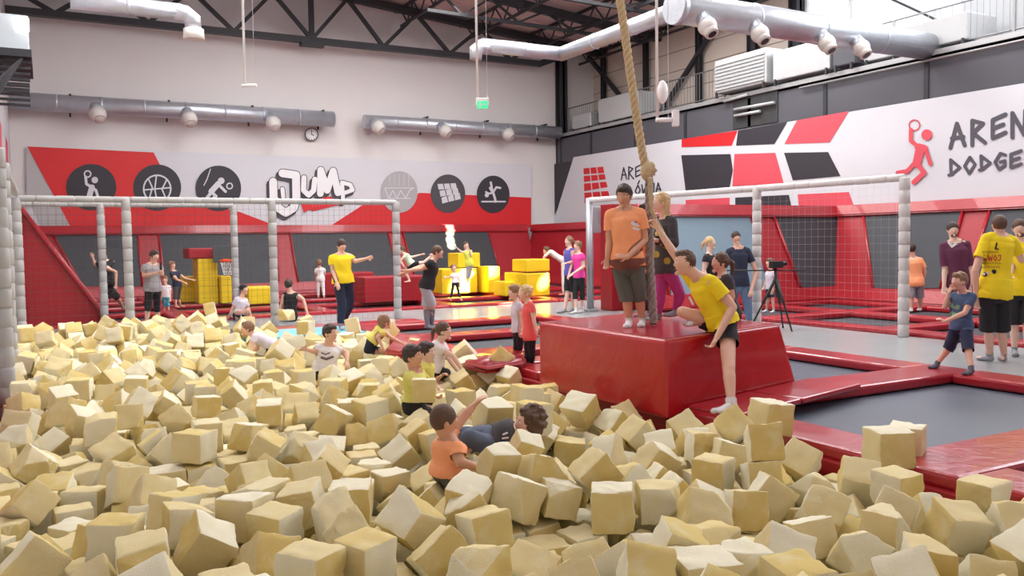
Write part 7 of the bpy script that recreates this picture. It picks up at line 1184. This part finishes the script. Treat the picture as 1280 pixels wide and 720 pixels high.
853,11747,-175,420,572,-428,560,240,2111,11594,-434,173,686,173,-686,231,4630,10848,-176,0,-912,-411,0,247,2887,11440,-183,0,996,87,0,228,2127,11641,-204,491,509,-497,503,226,3302,11369,-434,599,-376,-599,-376,232,4701,10867,-425,492,508,492,-508,251,-380,11864,-423,894,59,-29,-442,227,
3641,11299,-371,641,674,-215,300,253,2421,11656,-430,477,0,0,879,239,-67,11907,-423,335,0,0,-942,254,4455,11061,-173,355,-190,-680,613,235,610,11912,-426,412,412,-575,-575,247,2746,11622,-436,9,-707,9,707,229,298,11951,-431,707,-26,707,26,238,1410,11894,-350,361,717,-594,-54,240,
3048,11592,-433,173,686,173,-686,235,2737,11683,-197,4,-281,960,11,241,2436,11756,-185,519,-480,519,480,251,1046,11980,-383,894,-64,-424,-134,237,4532,11159,-436,699,-108,-699,-108,227,2088,11870,-95,668,-205,-382,605,226,3508,11534,-436,436,556,-436,556,229,-260,12057,-228,48,-565,-494,659,244,
485,12062,-162,296,424,-11,856,244,859,12046,-248,31,366,241,898,238,2093,11908,-433,662,662,-248,-248,234,4845,11095,-243,94,-710,359,-598,231,1706,12031,-425,507,-507,493,-493,250,2735,11853,-433,707,-9,-707,-9,234,1504,12078,-209,599,52,361,713,229,4595,11306,-190,406,-541,390,625,236,
2445,11974,-436,509,491,509,-491,228,-373,12240,-380,170,-764,445,436,226,3035,11875,-432,698,116,-698,116,236,2262,12074,-199,651,-250,-712,-88,238,-67,12288,-395,387,-560,-653,-332,229,3502,11785,-423,544,-451,-544,-451,254,4853,11307,-433,511,489,511,-489,234,2582,12033,-143,797,-523,292,78,241,
1062,12267,-437,685,-685,-177,177,227,716,12296,-377,809,-174,295,478,246,416,12319,-423,275,0,0,961,254,3981,11667,-426,705,-705,51,-51,249,1883,12191,-189,25,-872,-17,-488,247,4498,11517,-424,296,-296,642,-642,251,4236,11654,-431,704,-71,-704,-71,238,1490,12324,-437,67,-67,-704,704,227,
1726,12300,-432,438,555,438,-555,235,-27,12425,-185,385,-622,312,-606,254,2926,12077,-175,286,406,-466,732,238,2724,12143,-384,161,-222,671,689,242,1259,12384,-221,552,230,-663,-451,232,4269,11699,-192,599,376,-600,374,239,3294,12011,-303,122,265,322,-901,230,498,12451,-177,139,605,-783,51,244,
1520,12388,-200,189,-18,1,982,237,2365,12269,-352,32,-536,757,-371,237,871,12485,-267,372,-545,-161,734,226,2055,12364,-429,47,16,-707,-706,233,3056,12164,-384,4,-864,7,503,244,3878,11945,-429,707,707,21,21,243,4836,11613,-434,955,0,0,-298,231,1807,12452,-190,515,-536,467,-478,253,
2199,12405,-167,598,187,-345,-699,231,-35,12605,-381,658,-206,-676,258,241,3448,12144,-51,602,254,-699,-289,238,4283,11891,-431,702,702,-81,-81,239,382,12638,-437,120,-697,120,697,226,-309,12644,-437,703,-79,703,79,227,4560,11807,-436,13,13,707,707,227,4636,11779,-205,403,581,403,-581,236,
1160,12608,-378,329,-601,373,-626,252,4427,11897,-193,399,584,399,-584,236,3457,12219,-431,680,193,680,-193,238,744,12698,-431,453,543,-453,543,238,2650,12443,-429,660,0,0,751,242,1744,12617,-436,489,-511,489,511,229,2923,12406,-264,268,271,716,-585,247,3751,12185,-429,528,-528,471,-471,242,
499,12743,-190,9,-659,752,12,241,1531,12661,-190,677,204,677,-204,235,60,12761,-187,341,-601,671,268,241,2622,12492,-187,471,505,-496,526,232,1441,12694,-429,0,-583,812,0,243,2366,12576,-431,707,707,24,24,237,2109,12643,-430,458,539,458,-539,240,895,12811,-199,704,202,-652,197,231,
1845,12737,-200,2,86,-995,45,242,3568,12387,-192,9,-606,795,-4,233,304,12904,-430,0,-998,60,0,240,4338,12193,-423,999,0,0,46,254,16,12942,-433,531,531,467,467,234,4732,12052,-175,624,-459,-461,-434,243,1164,12900,-199,722,-309,-584,-205,231,4632,12099,-427,350,350,-614,-614,247,
2238,12769,-198,124,72,-778,-611,230,-399,12967,-372,103,632,-143,-755,249,3123,12600,-388,648,658,258,-283,229,673,12970,-409,706,-137,694,-33,233,2896,12674,-178,525,219,-6,822,230,1009,12963,-437,0,-779,-627,0,227,2537,12756,-181,80,89,-700,-704,234,2767,12737,-424,0,-469,883,0,252,
3771,12485,-429,366,-366,605,-605,243,3518,12561,-431,562,430,-562,430,238,3309,12620,-247,335,205,-633,668,232,1711,12980,-425,19,19,707,707,250,374,13125,-236,157,-717,-542,-409,252,1352,13064,-386,704,-626,329,-69,251,87,13147,-242,42,-2,-943,329,234,4214,12455,-430,378,-598,378,598,241,
3620,12663,-185,540,447,564,-437,235,921,13150,-190,407,912,9,45,253,1511,13106,-166,968,78,176,-161,239,2540,12976,-424,501,-499,501,499,251,4521,12436,-427,983,0,0,-186,246,2006,13081,-426,514,486,-514,486,248,4767,12353,-184,575,447,-562,392,243,4832,12328,-434,481,-518,-481,-518,233,
2255,13060,-261,313,22,950,6,250,3179,12882,-136,945,-5,-327,-16,248,1239,13222,-166,644,-138,583,476,250,2512,13044,-122,507,-412,-656,377,241,3153,12955,-430,541,455,-541,455,240,730,13314,-377,792,-168,-170,562,243,3473,12875,-424,653,-272,-653,-272,252,3860,12776,-424,705,-57,705,57,251,
418,13357,-433,0,-301,-954,0,234,55,13374,-343,682,149,554,454,248,4142,12732,-428,694,134,-694,134,244,1093,13346,-383,618,-361,381,585,248,-413,13391,-429,463,-535,463,535,242,1001,13406,-58,351,-756,-251,492,243,1770,13339,-431,706,-48,705,48,239,1402,13389,-430,695,131,695,-131,240,
430,13461,-196,50,-706,31,705,235,1807,13348,-151,407,573,-594,392,247,4685,12642,-424,149,-691,149,691,252,2175,13321,-433,707,-6,-707,-6,235,2528,13279,-434,20,-20,707,-707,232,2417,13314,-196,679,-23,-24,734,243,4861,12632,-188,464,-420,523,579,232,4460,12788,-289,186,-601,610,-482,252,
767,13522,-168,646,148,-719,-208,243,4229,12868,-182,279,-549,596,-515,232,31,13548,-135,60,-479,-591,-646,228,3770,13024,-166,661,533,332,411,230,2091,13400,-198,72,701,-89,704,228,1529,13477,-176,700,128,698,-74,250,3780,13065,-426,598,-377,598,377,247,1228,13559,-183,580,17,-226,-783,227,
-21,13675,-431,688,164,-688,164,238,1042,13644,-433,666,0,0,-746,235,405,13678,-431,218,-673,-218,-673,238,2759,13406,-429,536,-461,-536,-461,243,734,13676,-425,0,788,615,0,251,1825,13594,-53,69,-12,-954,-290,239,4776,12869,-432,691,-150,-691,-150,235,-316,13731,-388,701,-404,-580,94,229,
4140,13107,-426,661,-661,-251,251,247,1472,13670,-424,545,451,-545,451,253,2369,13568,-67,483,874,38,37,240,1790,13657,-391,609,-368,379,592,238,2062,13632,-430,174,0,0,985,240,167,13787,-179,441,130,-812,-361,238,3436,13366,-424,0,964,264,0,252,2348,13603,-376,254,-577,751,195,248,
4117,13190,-186,5,707,5,-707,233,3144,13461,-437,0,998,60,0,226,4386,13112,-176,456,-445,542,-548,248,-383,13830,-50,160,282,822,-468,238,549,13836,-169,563,393,-71,-724,234,4623,13060,-183,704,-704,67,-67,232,-193,13875,-210,12,748,501,435,231,3559,13426,-109,322,928,-173,68,237,
3955,13323,-428,419,570,-419,570,243,1531,13815,-185,8,734,268,625,227,2640,13652,-430,514,-485,-514,-485,240,4589,13126,-425,446,-549,446,549,251,3267,13520,-166,132,153,-504,840,229,4882,13034,-190,494,507,-503,496,234,1220,13867,-177,450,-456,-543,544,244,2712,13679,-147,494,-770,380,-133,231,
1866,13833,-193,588,-304,360,658,248,1026,13923,-425,690,154,690,-154,250,2885,13671,78,237,-86,-836,-487,247,2398,13787,-221,323,706,287,561,245,4862,13142,-429,527,-471,-527,-471,243,291,14022,-394,131,86,-702,695,248,2133,13862,-183,3,-1000,16,0,239,728,14007,-426,695,131,695,-131,247,
2911,13731,-416,505,571,-412,499,232,-44,14057,-433,495,-505,495,505,234,1606,13971,48,179,154,474,-848,229,-386,14060,-388,504,-7,864,4,238,3886,13524,-186,16,956,-293,11,249,3815,13553,-433,34,706,34,-706,234,1416,14010,-437,336,-622,336,622,227,4167,13453,-188,618,-19,7,-786,246,
3448,13655,-436,484,515,484,-515,228,3210,13717,-433,11,11,-707,-707,234,4435,13384,-432,0,387,922,0,235,1725,14002,-430,516,484,-516,484,239,47,14114,-196,0,646,764,0,240,4823,13305,-185,547,453,524,-470,248,4453,13444,-191,521,499,-490,-490,244,509,14155,-190,745,-573,40,340,246,
1992,14027,77,297,-67,-35,-952,251,3238,13802,-199,469,-529,-469,-529,233,2251,13997,-426,514,-485,-514,-485,248,1987,14046,-426,535,-535,463,-463,248,3606,13729,-206,439,230,757,-427,235,1139,14164,-294,856,-431,270,92,252,-264,14221,-188,950,53,253,173,227,1564,14147,-169,361,917,168,-37,239,
4709,13434,-434,677,-677,-205,205,233,1838,14126,-183,29,-692,-26,-721,238,4304,13588,-434,650,650,-277,-277,232,2864,13974,-432,604,0,0,797,236,841,14247,-149,384,-199,-85,-898,233,2123,14150,-187,339,621,339,-621,231,2554,14082,-296,296,-216,682,633,252,4217,13687,-22,196,-919,77,333,232,
-74,14343,-424,646,0,0,764,251,816,14331,-427,610,358,-610,358,246,300,14366,-176,680,-680,-194,194,254,3822,13859,-429,707,707,-19,-19,242,4075,13792,-428,0,-661,751,0,244,270,14387,-426,136,136,-694,-694,247,1460,14325,-426,0,932,-362,0,248,2792,14127,-156,768,-110,424,-466,237,
4864,13556,-201,458,-463,-522,551,234,3158,14059,-434,137,694,137,-694,232,4057,13840,-141,328,262,902,-95,235,4382,13751,-195,822,457,295,-169,242,3497,14004,-136,521,-339,86,779,233,3516,14019,-436,270,0,0,963,228,547,14445,-431,539,-458,-539,-458,238,2095,14310,-430,650,0,0,760,240,
4626,13707,-394,780,558,166,232,245,1805,14354,-403,22,27,-766,-642,253,-382,14486,-429,642,0,0,-767,243,-25,14496,-164,375,-561,-673,-303,245,1070,14476,-188,18,999,-31,-16,244,1089,14481,-433,280,-650,-280,-650,233,2374,14327,-382,24,652,273,707,253,495,14540,-185,951,11,-3,309,246,
2411,14350,-65,556,324,27,-765,234,3800,14060,-185,490,469,-530,-509,251,2983,14261,-245,434,-298,833,170,246,1759,14465,-170,99,696,24,711,246,-322,14587,-187,3,22,713,-701,229,828,14568,-209,624,368,621,300,244,2167,14457,-179,578,-365,-723,-101,251,1467,14556,-187,714,699,36,36,232,
4285,13996,-385,130,411,-860,-272,236,2749,14389,-436,365,365,-605,-605,228,4823,13834,-180,361,753,-544,83,229,212,14680,-69,429,578,-693,17,240,286,14694,-434,462,-535,462,535,232,548,14701,-428,0,-712,702,0,243,652,14707,12,222,64,-553,801,230,2575,14504,-238,724,-69,434,532,231,
-69,14732,-423,327,-627,-327,-627,253,2001,14619,-428,248,-662,-248,-662,243,986,14728,75,2,-10,-722,692,246,3130,14434,-430,293,643,-293,643,241,4563,14052,-282,259,-304,-719,-568,231,1718,14688,-382,651,-99,700,-276,244,809,14776,-427,686,0,0,-728,247,2902,14522,-196,626,656,-234,-350,227,
2997,14505,33,559,-504,-439,-491,252,1112,14773,-425,484,516,-484,516,251,1388,14767,-428,987,0,0,161,245,4827,14026,-359,217,755,261,560,235,-392,14833,-430,86,702,-86,702,240,2298,14665,-384,348,493,765,-224,235,-391,14857,-193,599,-375,-599,-375,235,1691,14770,-68,721,664,-117,158,238,
-5,14870,-181,257,639,223,-689,235,1031,14849,-174,701,701,-92,-92,251,1436,14829,-185,0,-999,-39,0,240,395,14894,-204,625,-217,-321,-677,254,1974,14770,9,572,-334,-265,701,226,2850,14630,-431,638,304,-638,304,238,-26,14917,80,19,103,592,-799,229,748,14937,-134,130,-153,-972,-123,237,
2582,14743,-425,995,0,0,-101,249,2217,14817,-209,405,737,535,-83,254,2544,14797,-124,665,-338,-621,241,250,1882,14928,-250,314,88,925,197,230,2254,14880,112,519,-258,-814,35,228,1083,15026,-427,707,707,7,7,246,219,15085,-81,584,186,-346,711,232,812,15068,-433,539,-458,539,458,233,
3152,14759,-275,42,103,327,939,245,544,15085,-373,279,633,673,-262,250,2854,14827,-136,47,720,-675,158,235,244,15099,-387,318,568,-716,252,230,487,15094,-39,923,383,-36,23,239,1361,15053,-436,76,703,76,-703,228,-30,15117,-436,193,-680,193,680,227,-379,15127,-182,548,-447,-548,-447,239,
2101,15007,-89,349,472,137,798,235,911,15126,43,541,789,167,-238,251,-94,15159,-74,229,441,237,835,241,1641,15079,67,38,-965,-232,120,249,1086,15132,-133,629,-618,-327,-339,237,3135,14856,-28,80,596,747,-283,230,2905,14915,-407,927,-31,-79,-365,248,-355,15192,-426,178,-684,177,684,248,
2040,15070,-436,602,602,-372,-372,228,1704,15117,-426,108,-699,108,699,248,2338,15048,-424,327,627,-327,627,251,1513,15167,-187,559,503,449,483,243,2553,15029,-13,596,-298,693,-276,243,424,15263,-212,31,40,383,-922,238,786,15273,-189,334,629,349,-609,245,2634,15079,-426,183,183,-683,-683,249,
1089,15313,-424,422,-568,-422,-568,253,1404,15314,-435,134,694,133,-694,229,1317,15332,17,289,-42,955,-58,253,1849,15280,-190,989,-45,6,-142,236,37,15399,-198,377,-421,646,-513,233,2167,15248,-195,453,65,853,-252,254,3131,15084,-431,0,-360,933,0,238,3059,15115,-191,652,-272,-653,-273,242,
1897,15313,51,487,-525,-518,-468,252,990,15401,58,166,-559,802,134,239,552,15448,-373,651,267,655,277,250,867,15435,-430,415,572,415,-572,240,2506,15269,-136,232,-629,-713,-205,244,450,15482,-48,596,-303,270,693,244,292,15486,-437,4,707,4,-707,226,1680,15403,-436,129,695,-129,695,228,
2489,15320,-428,301,-640,-301,-640,244,1961,15398,-434,259,-259,-658,658,232,-381,15518,-434,307,637,307,-637,233,2250,15361,31,22,458,-87,-884,232,-67,15534,-429,315,633,315,-633,242,2878,15275,-432,381,0,0,924,236,707,15529,60,452,467,-523,551,251,1105,15511,-182,695,-135,-694,-128,232,
-384,15552,-199,639,-303,-639,-303,236,1418,15542,-235,879,443,-170,51,250,-62,15612,43,619,651,-424,-112,241,2872,15354,-99,319,-222,866,-315,253,838,15599,-185,23,-529,848,14,239,178,15629,-124,717,-620,-98,-304,254,1633,15546,-42,310,314,-568,695,247,1908,15560,-141,340,277,-651,620,241,
470,15679,-233,896,-392,161,135,233,2725,15464,-434,662,662,250,250,233,2186,15557,-436,322,-322,-630,630,228,3173,15412,-424,502,502,498,498,252,2200,15585,-204,0,669,-743,0,236,2462,15549,-113,223,-2,932,285,238,2113,15616,69,6,-506,4,862,228,1311,15713,16,907,103,-18,-407,233,
1874,15668,-430,769,0,0,-639,240,968,15752,66,694,-662,-214,187,239,4876,15011,-311,263,662,628,-314,233,1065,15754,-424,366,-605,366,605,251,727,15781,-428,304,639,304,-639,244,159,15797,-424,439,-554,439,554,253,-121,15828,-428,476,522,476,-522,243,-267,15839,40,2,-843,-538,3,233,
647,15835,10,480,-79,-868,-99,235,-402,15844,-428,41,-706,-41,-706,244,358,15848,17,652,195,96,-726,233,-280,15860,-191,705,-82,-700,-81,229,2504,15664,-336,722,-431,214,497,249,112,15863,28,573,-368,614,-399,228,1476,15799,-431,252,661,252,-661,238,414,15880,-433,689,161,-689,161,233,
2780,15660,-199,457,-34,755,-469,232,883,15891,-181,501,492,-519,-487,243,1715,15843,-74,198,-970,71,-120,227,1424,15904,-192,676,251,-661,207,226,3072,15682,-425,3,805,-593,-2,248,1132,15952,-174,705,-8,-709,-2,249,2230,15841,247,712,346,-348,-502,246,2171,15857,-435,584,398,-584,398,230,
103,16014,-163,145,-684,-699,-152,245,2164,15869,-68,241,-279,613,699,245,1446,15959,49,931,17,28,-365,251,1750,15933,-426,498,502,-498,502,248,474,16024,-194,829,2,-2,559,244,1214,16006,-425,678,201,-678,201,250,1953,15952,-204,114,-922,-48,-366,249,2463,15906,-173,50,705,50,-705,246,
-129,16097,-425,539,-458,539,458,249,2758,15876,-377,705,-480,-518,61,245,1054,16090,70,75,64,740,665,243,211,16128,-426,707,-4,-707,-4,248,-206,16150,-51,553,-520,99,643,226,743,16143,-434,126,696,126,-696,232,476,16154,-433,707,-3,-707,-3,234,2458,15976,-423,37,37,706,706,254,
504,16166,61,240,39,-12,970,245,820,16158,34,995,5,-4,-97,240,-406,16182,-385,684,-282,328,587,235,813,16187,-201,5,-871,491,-3,230,1477,16229,-432,706,706,-31,-31,235,2083,16168,-428,817,0,0,-577,243,966,16275,-433,550,0,0,835,234,2308,16144,-142,414,-516,-662,352,228,
1486,16241,-176,458,-537,553,444,237,1790,16222,-426,7,7,-707,-707,249,67,16324,-195,296,613,436,589,228,-265,16326,-217,195,-722,-607,-270,229,2092,16199,64,67,92,6,-994,234,2032,16221,-189,505,495,505,-495,234,2509,16155,41,486,-859,-103,-122,230,2740,16120,-172,407,821,99,387,234,
1220,16308,-200,533,-534,464,-464,227,355,16352,-179,4,-671,26,741,254,653,16369,-201,331,-624,333,625,230,625,16372,51,369,361,-594,-617,232,1742,16299,-120,902,430,-28,38,247,1236,16346,-432,707,11,-707,11,237,1140,16365,32,649,276,-641,302,234,1469,16342,45,735,-97,-83,-665,227,
2367,16260,-390,165,-480,519,688,230,2754,16261,-373,408,905,-109,-49,251,920,16473,-180,261,223,642,685,247,-101,16501,-424,90,90,701,701,253,-257,16520,-89,696,-371,-222,-574,232,182,16525,-428,48,0,0,-999,244,797,16509,-433,476,0,0,-879,234,493,16536,-436,677,677,-203,-203,227,
-399,16553,-399,0,221,0,975,227,1728,16485,-267,334,943,-8,5,227,2503,16395,-230,555,-475,-237,640,242,2301,16448,-20,724,-369,-372,448,227,2001,16501,-161,100,135,-168,971,226,1097,16599,-424,0,972,235,0,253,785,16624,70,97,-868,436,-215,241,1384,16596,-140,621,699,104,-338,254,
-3,16654,-177,426,-551,562,446,248,2236,16506,-232,167,-534,-46,828,228,2829,16435,-220,155,-596,335,-713,232,1406,16657,-434,334,-623,334,623,232,352,16722,-216,100,-710,475,-510,249,1167,16685,-51,263,236,-375,857,228,787,16745,-191,936,227,13,-270,238,-398,16762,-191,633,313,697,127,242,
2086,16657,-392,347,225,-495,-764,239,2099,16701,17,583,-475,-241,-614,237,2480,16657,-378,179,-613,-352,684,244,1626,16765,-424,202,-678,-202,-678,252,1762,16760,-179,498,507,496,-498,234,2632,16651,-79,959,-102,248,-96,238,2869,16613,-434,0,-826,-564,0,232,545,16881,-80,704,88,342,616,253,
-36,16901,-425,74,-703,74,703,249,224,16903,11,295,-586,-674,-339,249,-334,16906,-435,2,-707,-2,-707,229,985,16888,-88,155,-467,-690,531,232,1271,16871,-270,212,786,-160,-558,239,749,16906,-430,0,-994,112,0,240,250,16921,-431,509,-491,-509,-491,239,1552,16853,50,743,-70,11,666,232,
-25,16926,-180,505,-505,495,-495,241,3157,16659,-430,707,-24,707,21,239,1859,16874,-423,335,335,622,623,254,1524,16924,-192,510,449,-489,547,228,2092,16928,-182,705,705,53,-53,243,2441,16882,-266,226,736,-293,-566,237,2394,16897,29,564,556,484,-373,252,2209,16925,-435,30,706,-30,706,230,
2736,16886,-423,627,0,0,779,254,3070,16860,-190,129,645,-152,738,228,3136,16932,-432,707,0,0,707,236,2604,17188,125,181,181,-684,-684,250]
# ---------------------------------------------------------------- the foam pit
mb = MB(); mb.box(-.6, 5.02, -.5, -.3, -.62, .0); mb.box(4.96, 5.04, -.4, 14.2, -.62, -.03); mb.box(-.72, -.6, -.4, 17.1, -.62, .02)
tag(obj('pit_wall', mb, REDD), 'low red padded wall around the foam pit', 'wall', None)['kind'] = 'structure'
FOAM = bpy.data.materials.new('yellow_foam'); FOAM.use_nodes = True; nt = FOAM.node_tree; b = nt.nodes['Principled BSDF']; N = nt.nodes.new; Lk = nt.links.new
b.inputs['Roughness'].default_value = .95; b.inputs['Specular IOR Level'].default_value = .15
oi = N('ShaderNodeObjectInfo'); at = N('ShaderNodeAttribute'); at.attribute_name = 'tone'; ad = N('ShaderNodeMath'); ad.operation = 'ADD'; fr = N('ShaderNodeMath'); fr.operation = 'FRACT'
Lk(oi.outputs['Random'], ad.inputs[0]); Lk(at.outputs['Fac'], ad.inputs[1]); Lk(ad.outputs[0], fr.inputs[0])
cr = N('ShaderNodeValToRGB'); e = cr.color_ramp.elements; e[0].position = 0; e[0].color = rgb(216, 190, 120); e[1].position = 1; e[1].color = rgb(230, 214, 168)
x = e.new(.35); x.color = rgb(224, 203, 140); x = e.new(.7); x.color = rgb(220, 196, 126)
Lk(fr.outputs[0], cr.inputs[0])
tc = N('ShaderNodeTexCoord'); ns = N('ShaderNodeTexNoise'); ns.inputs['Scale'].default_value = 2.2; ns.inputs['Detail'].default_value = 5; Lk(tc.outputs['Object'], ns.inputs['Vector'])
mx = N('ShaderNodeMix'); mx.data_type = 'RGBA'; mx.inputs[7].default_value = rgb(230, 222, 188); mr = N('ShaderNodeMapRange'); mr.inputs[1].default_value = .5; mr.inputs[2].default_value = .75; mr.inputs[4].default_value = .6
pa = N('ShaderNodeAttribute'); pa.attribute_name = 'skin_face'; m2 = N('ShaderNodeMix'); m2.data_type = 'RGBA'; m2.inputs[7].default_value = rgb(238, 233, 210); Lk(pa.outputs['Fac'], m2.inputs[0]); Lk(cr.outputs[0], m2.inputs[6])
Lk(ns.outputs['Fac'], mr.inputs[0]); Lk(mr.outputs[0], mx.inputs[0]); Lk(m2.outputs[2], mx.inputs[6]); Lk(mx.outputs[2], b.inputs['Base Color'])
n3 = N('ShaderNodeTexNoise'); n3.inputs['Scale'].default_value = 45; n3.inputs['Detail'].default_value = 3; Lk(tc.outputs['Object'], n3.inputs['Vector']); bp = N('ShaderNodeBump'); bp.inputs['Strength'].default_value = .35; bp.inputs['Distance'].default_value = .02; Lk(n3.outputs['Fac'], bp.inputs['Height']); Lk(bp.outputs[0], b.inputs['Normal'])
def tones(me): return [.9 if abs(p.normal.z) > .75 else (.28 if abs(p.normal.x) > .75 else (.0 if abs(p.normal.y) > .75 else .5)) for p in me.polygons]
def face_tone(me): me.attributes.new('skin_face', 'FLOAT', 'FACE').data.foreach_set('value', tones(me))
def foam_mesh(seed, cuts, rough):
    r = random.Random(seed); bm_ = bmesh.new(); bmesh.ops.create_cube(bm_, size=1)
    if rough:   # torn corners and edges
        for _ in range(r.choice((1, 1, 2, 3))):
            nrm = Vector((r.choice((-1, 1)) * r.uniform(.3, 1), r.choice((-1, 1)) * r.uniform(.3, 1), r.choice((-1, 1)) * r.uniform(.0, 1))).normalized()
            g = bmesh.ops.bisect_plane(bm_, geom=bm_.verts[:] + bm_.edges[:] + bm_.faces[:], plane_co=nrm * r.uniform(.44, .60), plane_no=nrm, clear_outer=True)
            es = [x_ for x_ in g['geom_cut'] if isinstance(x_, bmesh.types.BMEdge)]
            if es: bmesh.ops.holes_fill(bm_, edges=es)
    bmesh.ops.bevel(bm_, geom=bm_.edges[:], offset=.035, segments=2, affect='EDGES', profile=.5)
    if cuts:
        bmesh.ops.triangulate(bm_, faces=[f for f in bm_.faces if len(f.verts) > 4]); bmesh.ops.subdivide_edges(bm_, edges=[e_ for e_ in bm_.edges if e_.calc_length() > .2], cuts=cuts, use_grid_fill=True)
        of = Vector((seed * 3.1, 7, 2))
        for v in bm_.verts:
            k = sum(abs(c) > .40 for c in v.co); a = .010 if k < 2 else .026
            v.co += v.co.normalized() * (noise.noise(v.co * 3.2 + of) * .055 + noise.noise(v.co * 8 + of) * a * 1.3 - (.012 if k >= 2 else 0))
    me = bpy.data.meshes.new('foam_cube'); bm_.to_mesh(me); bm_.free()
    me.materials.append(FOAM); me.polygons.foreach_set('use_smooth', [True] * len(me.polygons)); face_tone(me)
    me.set_sharp_from_angle(angle=math.radians(38)); return me
VAR = [foam_mesh(k, 5, k % 3 != 0) for k in range(14)]; LOW = [foam_mesh(40 + k, 0, k % 2) for k in range(8)]
_sr = random.Random(21); SHAPE = [(_sr.uniform(.86, 1.06), _sr.uniform(.9, 1.08), _sr.uniform(.82, 1.04)) for _ in range(4000)]      # no two blocks cut alike
raw = np.array(FOAMDATA, float).reshape(-1, 8)      # x, y, z in mm, rotation quaternion and edge length in thousandths
pos = raw[:, :3] / 1000; quat = raw[:, 3:7] / 1000; siz = raw[:, 7] / 1000
NB = 300
hand = [((1110, 559), .25, .1, 0, 0, 'foam cube standing on the red pad nearest the grey trampoline bed', 5.8), ((1133, 551), .235, -.6, 0, .02, 'foam cube on the red pad half behind another cube', 6.08),
        ((963, 521), .25, .35, .06, .1, 'foam cube resting on the red mat beside the foot of the man in yellow', 6.6), ((530, 488), .21, .1, -.1, .02, 'foam cube held in front of the boy in pale yellow', 7.68), ((657, 561), .18, .3, .35, .35, 'foam cube lying against the chest of the curly haired boy', 5.7),
        ((623, 578), .195, .5, .25, .1, 'foam cube between the boy in orange and the curly haired boy', 5.3), ((588, 624), .23, -.4, .3, .2, 'foam cube right in front of the boy in neon orange', 5.0), ((644, 622), .24, .8, .1, .4, 'foam cube below the gap between the two boys', 5.0),
        ((678, 598), .25, .3, -.3, .3, 'foam cube right below the curly haired boy', 5.3)]

for i in range(min(NB, len(pos))):
    o = bpy.data.objects.new('foam_cube', VAR[i % len(VAR)]); COL.objects.link(o); o.rotation_mode = 'QUATERNION'
    o.location = pos[i]; o.rotation_quaternion = quat[i]; o.scale = tuple(siz[i] * v for v in SHAPE[i])
    v = Vector(pos[i]) - CAM; zx = 640 + F * v.dot(RT) / v.dot(FW); zy = 360 - F * v.dot(UP) / v.dot(FW)
    row = 'the bottom edge of the photo' if zy > 620 else ('the middle of the pit' if zy > 530 else 'the far half of the pit')
    side = 'left' if zx < 330 else ('left of centre' if zx < 640 else ('right of centre' if zx < 900 else 'right'))
    where = {'the bottom edge of the photo': 'heaped along the bottom edge of the photo, ', 'the middle of the pit': 'heaped midway across the pit, ', 'the far half of the pit': 'in the heap beyond the boy in orange, '}[row] + side
    tag(o, 'pale yellow foam cube ' + where, 'foam cube', 'foam cubes ' + where)
for i, ((px, py), s_, rz, rx, ry, lb, d_) in enumerate(hand):
    o = bpy.data.objects.new('foam_cube', VAR[(i * 3) % 14]); COL.objects.link(o); o.scale = (s_,) * 3
    p = P(px, py, d_)
    o.location = p; o.rotation_euler = (rx, ry, rz - YAW); tag(o, lb, 'foam cube')
allv = []; allf = []; tone = []; rr = random.Random(11)
low = [(np.array([v.co[:] for v in m.vertices]), [tuple(p.vertices) for p in m.polygons]) for m in LOW]; lowt = [tones(m) for m in LOW]; ft = []
for i in range(NB, len(pos)):
    V, Fs = low[i % len(low)]; R_ = np.array(Quaternion(quat[i]).to_matrix()); k = len(allv); w = (V * siz[i] * np.array(SHAPE[i])) @ R_.T + pos[i]
    ft.extend(lowt[i % len(low)]); allv.extend(w.tolist()); allf.extend([tuple(a + k for a in f) for f in Fs]); tone.extend([rr.random()] * len(V))
me = bpy.data.meshes.new('foam_cubes_far'); me.from_pydata(allv, [], allf); me.materials.append(FOAM)
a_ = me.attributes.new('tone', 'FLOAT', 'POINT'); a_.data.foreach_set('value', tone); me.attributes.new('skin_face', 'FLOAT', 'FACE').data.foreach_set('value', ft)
me.polygons.foreach_set('use_smooth', [True] * len(me.polygons)); me.set_sharp_from_angle(angle=math.radians(38))
o = bpy.data.objects.new('foam_cube_heap', me); COL.objects.link(o); tag(o, 'heap of pale yellow foam cubes filling the far part of the pit', 'foam cubes', None, 'stuff')

# sunbeams entering through the tall windows
for (sx, sy, sz), tgt, sz_, pw in (((20.1, 12.0, 9.3), P(588, 348, 26.2), 2.6, 800000), ((20.1, 11.0, 9.3), P(694, 342, 24.3), 1.3, 420000), ((20.1, 13.0, 9.3), P(563, 282, 32.3), .7, 420000), ((20.1, 13.0, 9.3), P(567, 288, 32.2), .75, 420000), ((20.1, 13.0, 9.3), P(571, 295, 32.0), .6, 420000), ((20.1, 13.0, 9.3), P(574, 301, 31.9), .4, 300000), ((20.1, 12.5, 9.3), P(621, 339, 26.2), .7, 300000), ((20.1, 12.5, 9.3), P(640, 384, 22.0), 2.2, 90000)):
    sunspot('sunbeam', (sx, sy, sz), tgt, sz_, .35, pw)
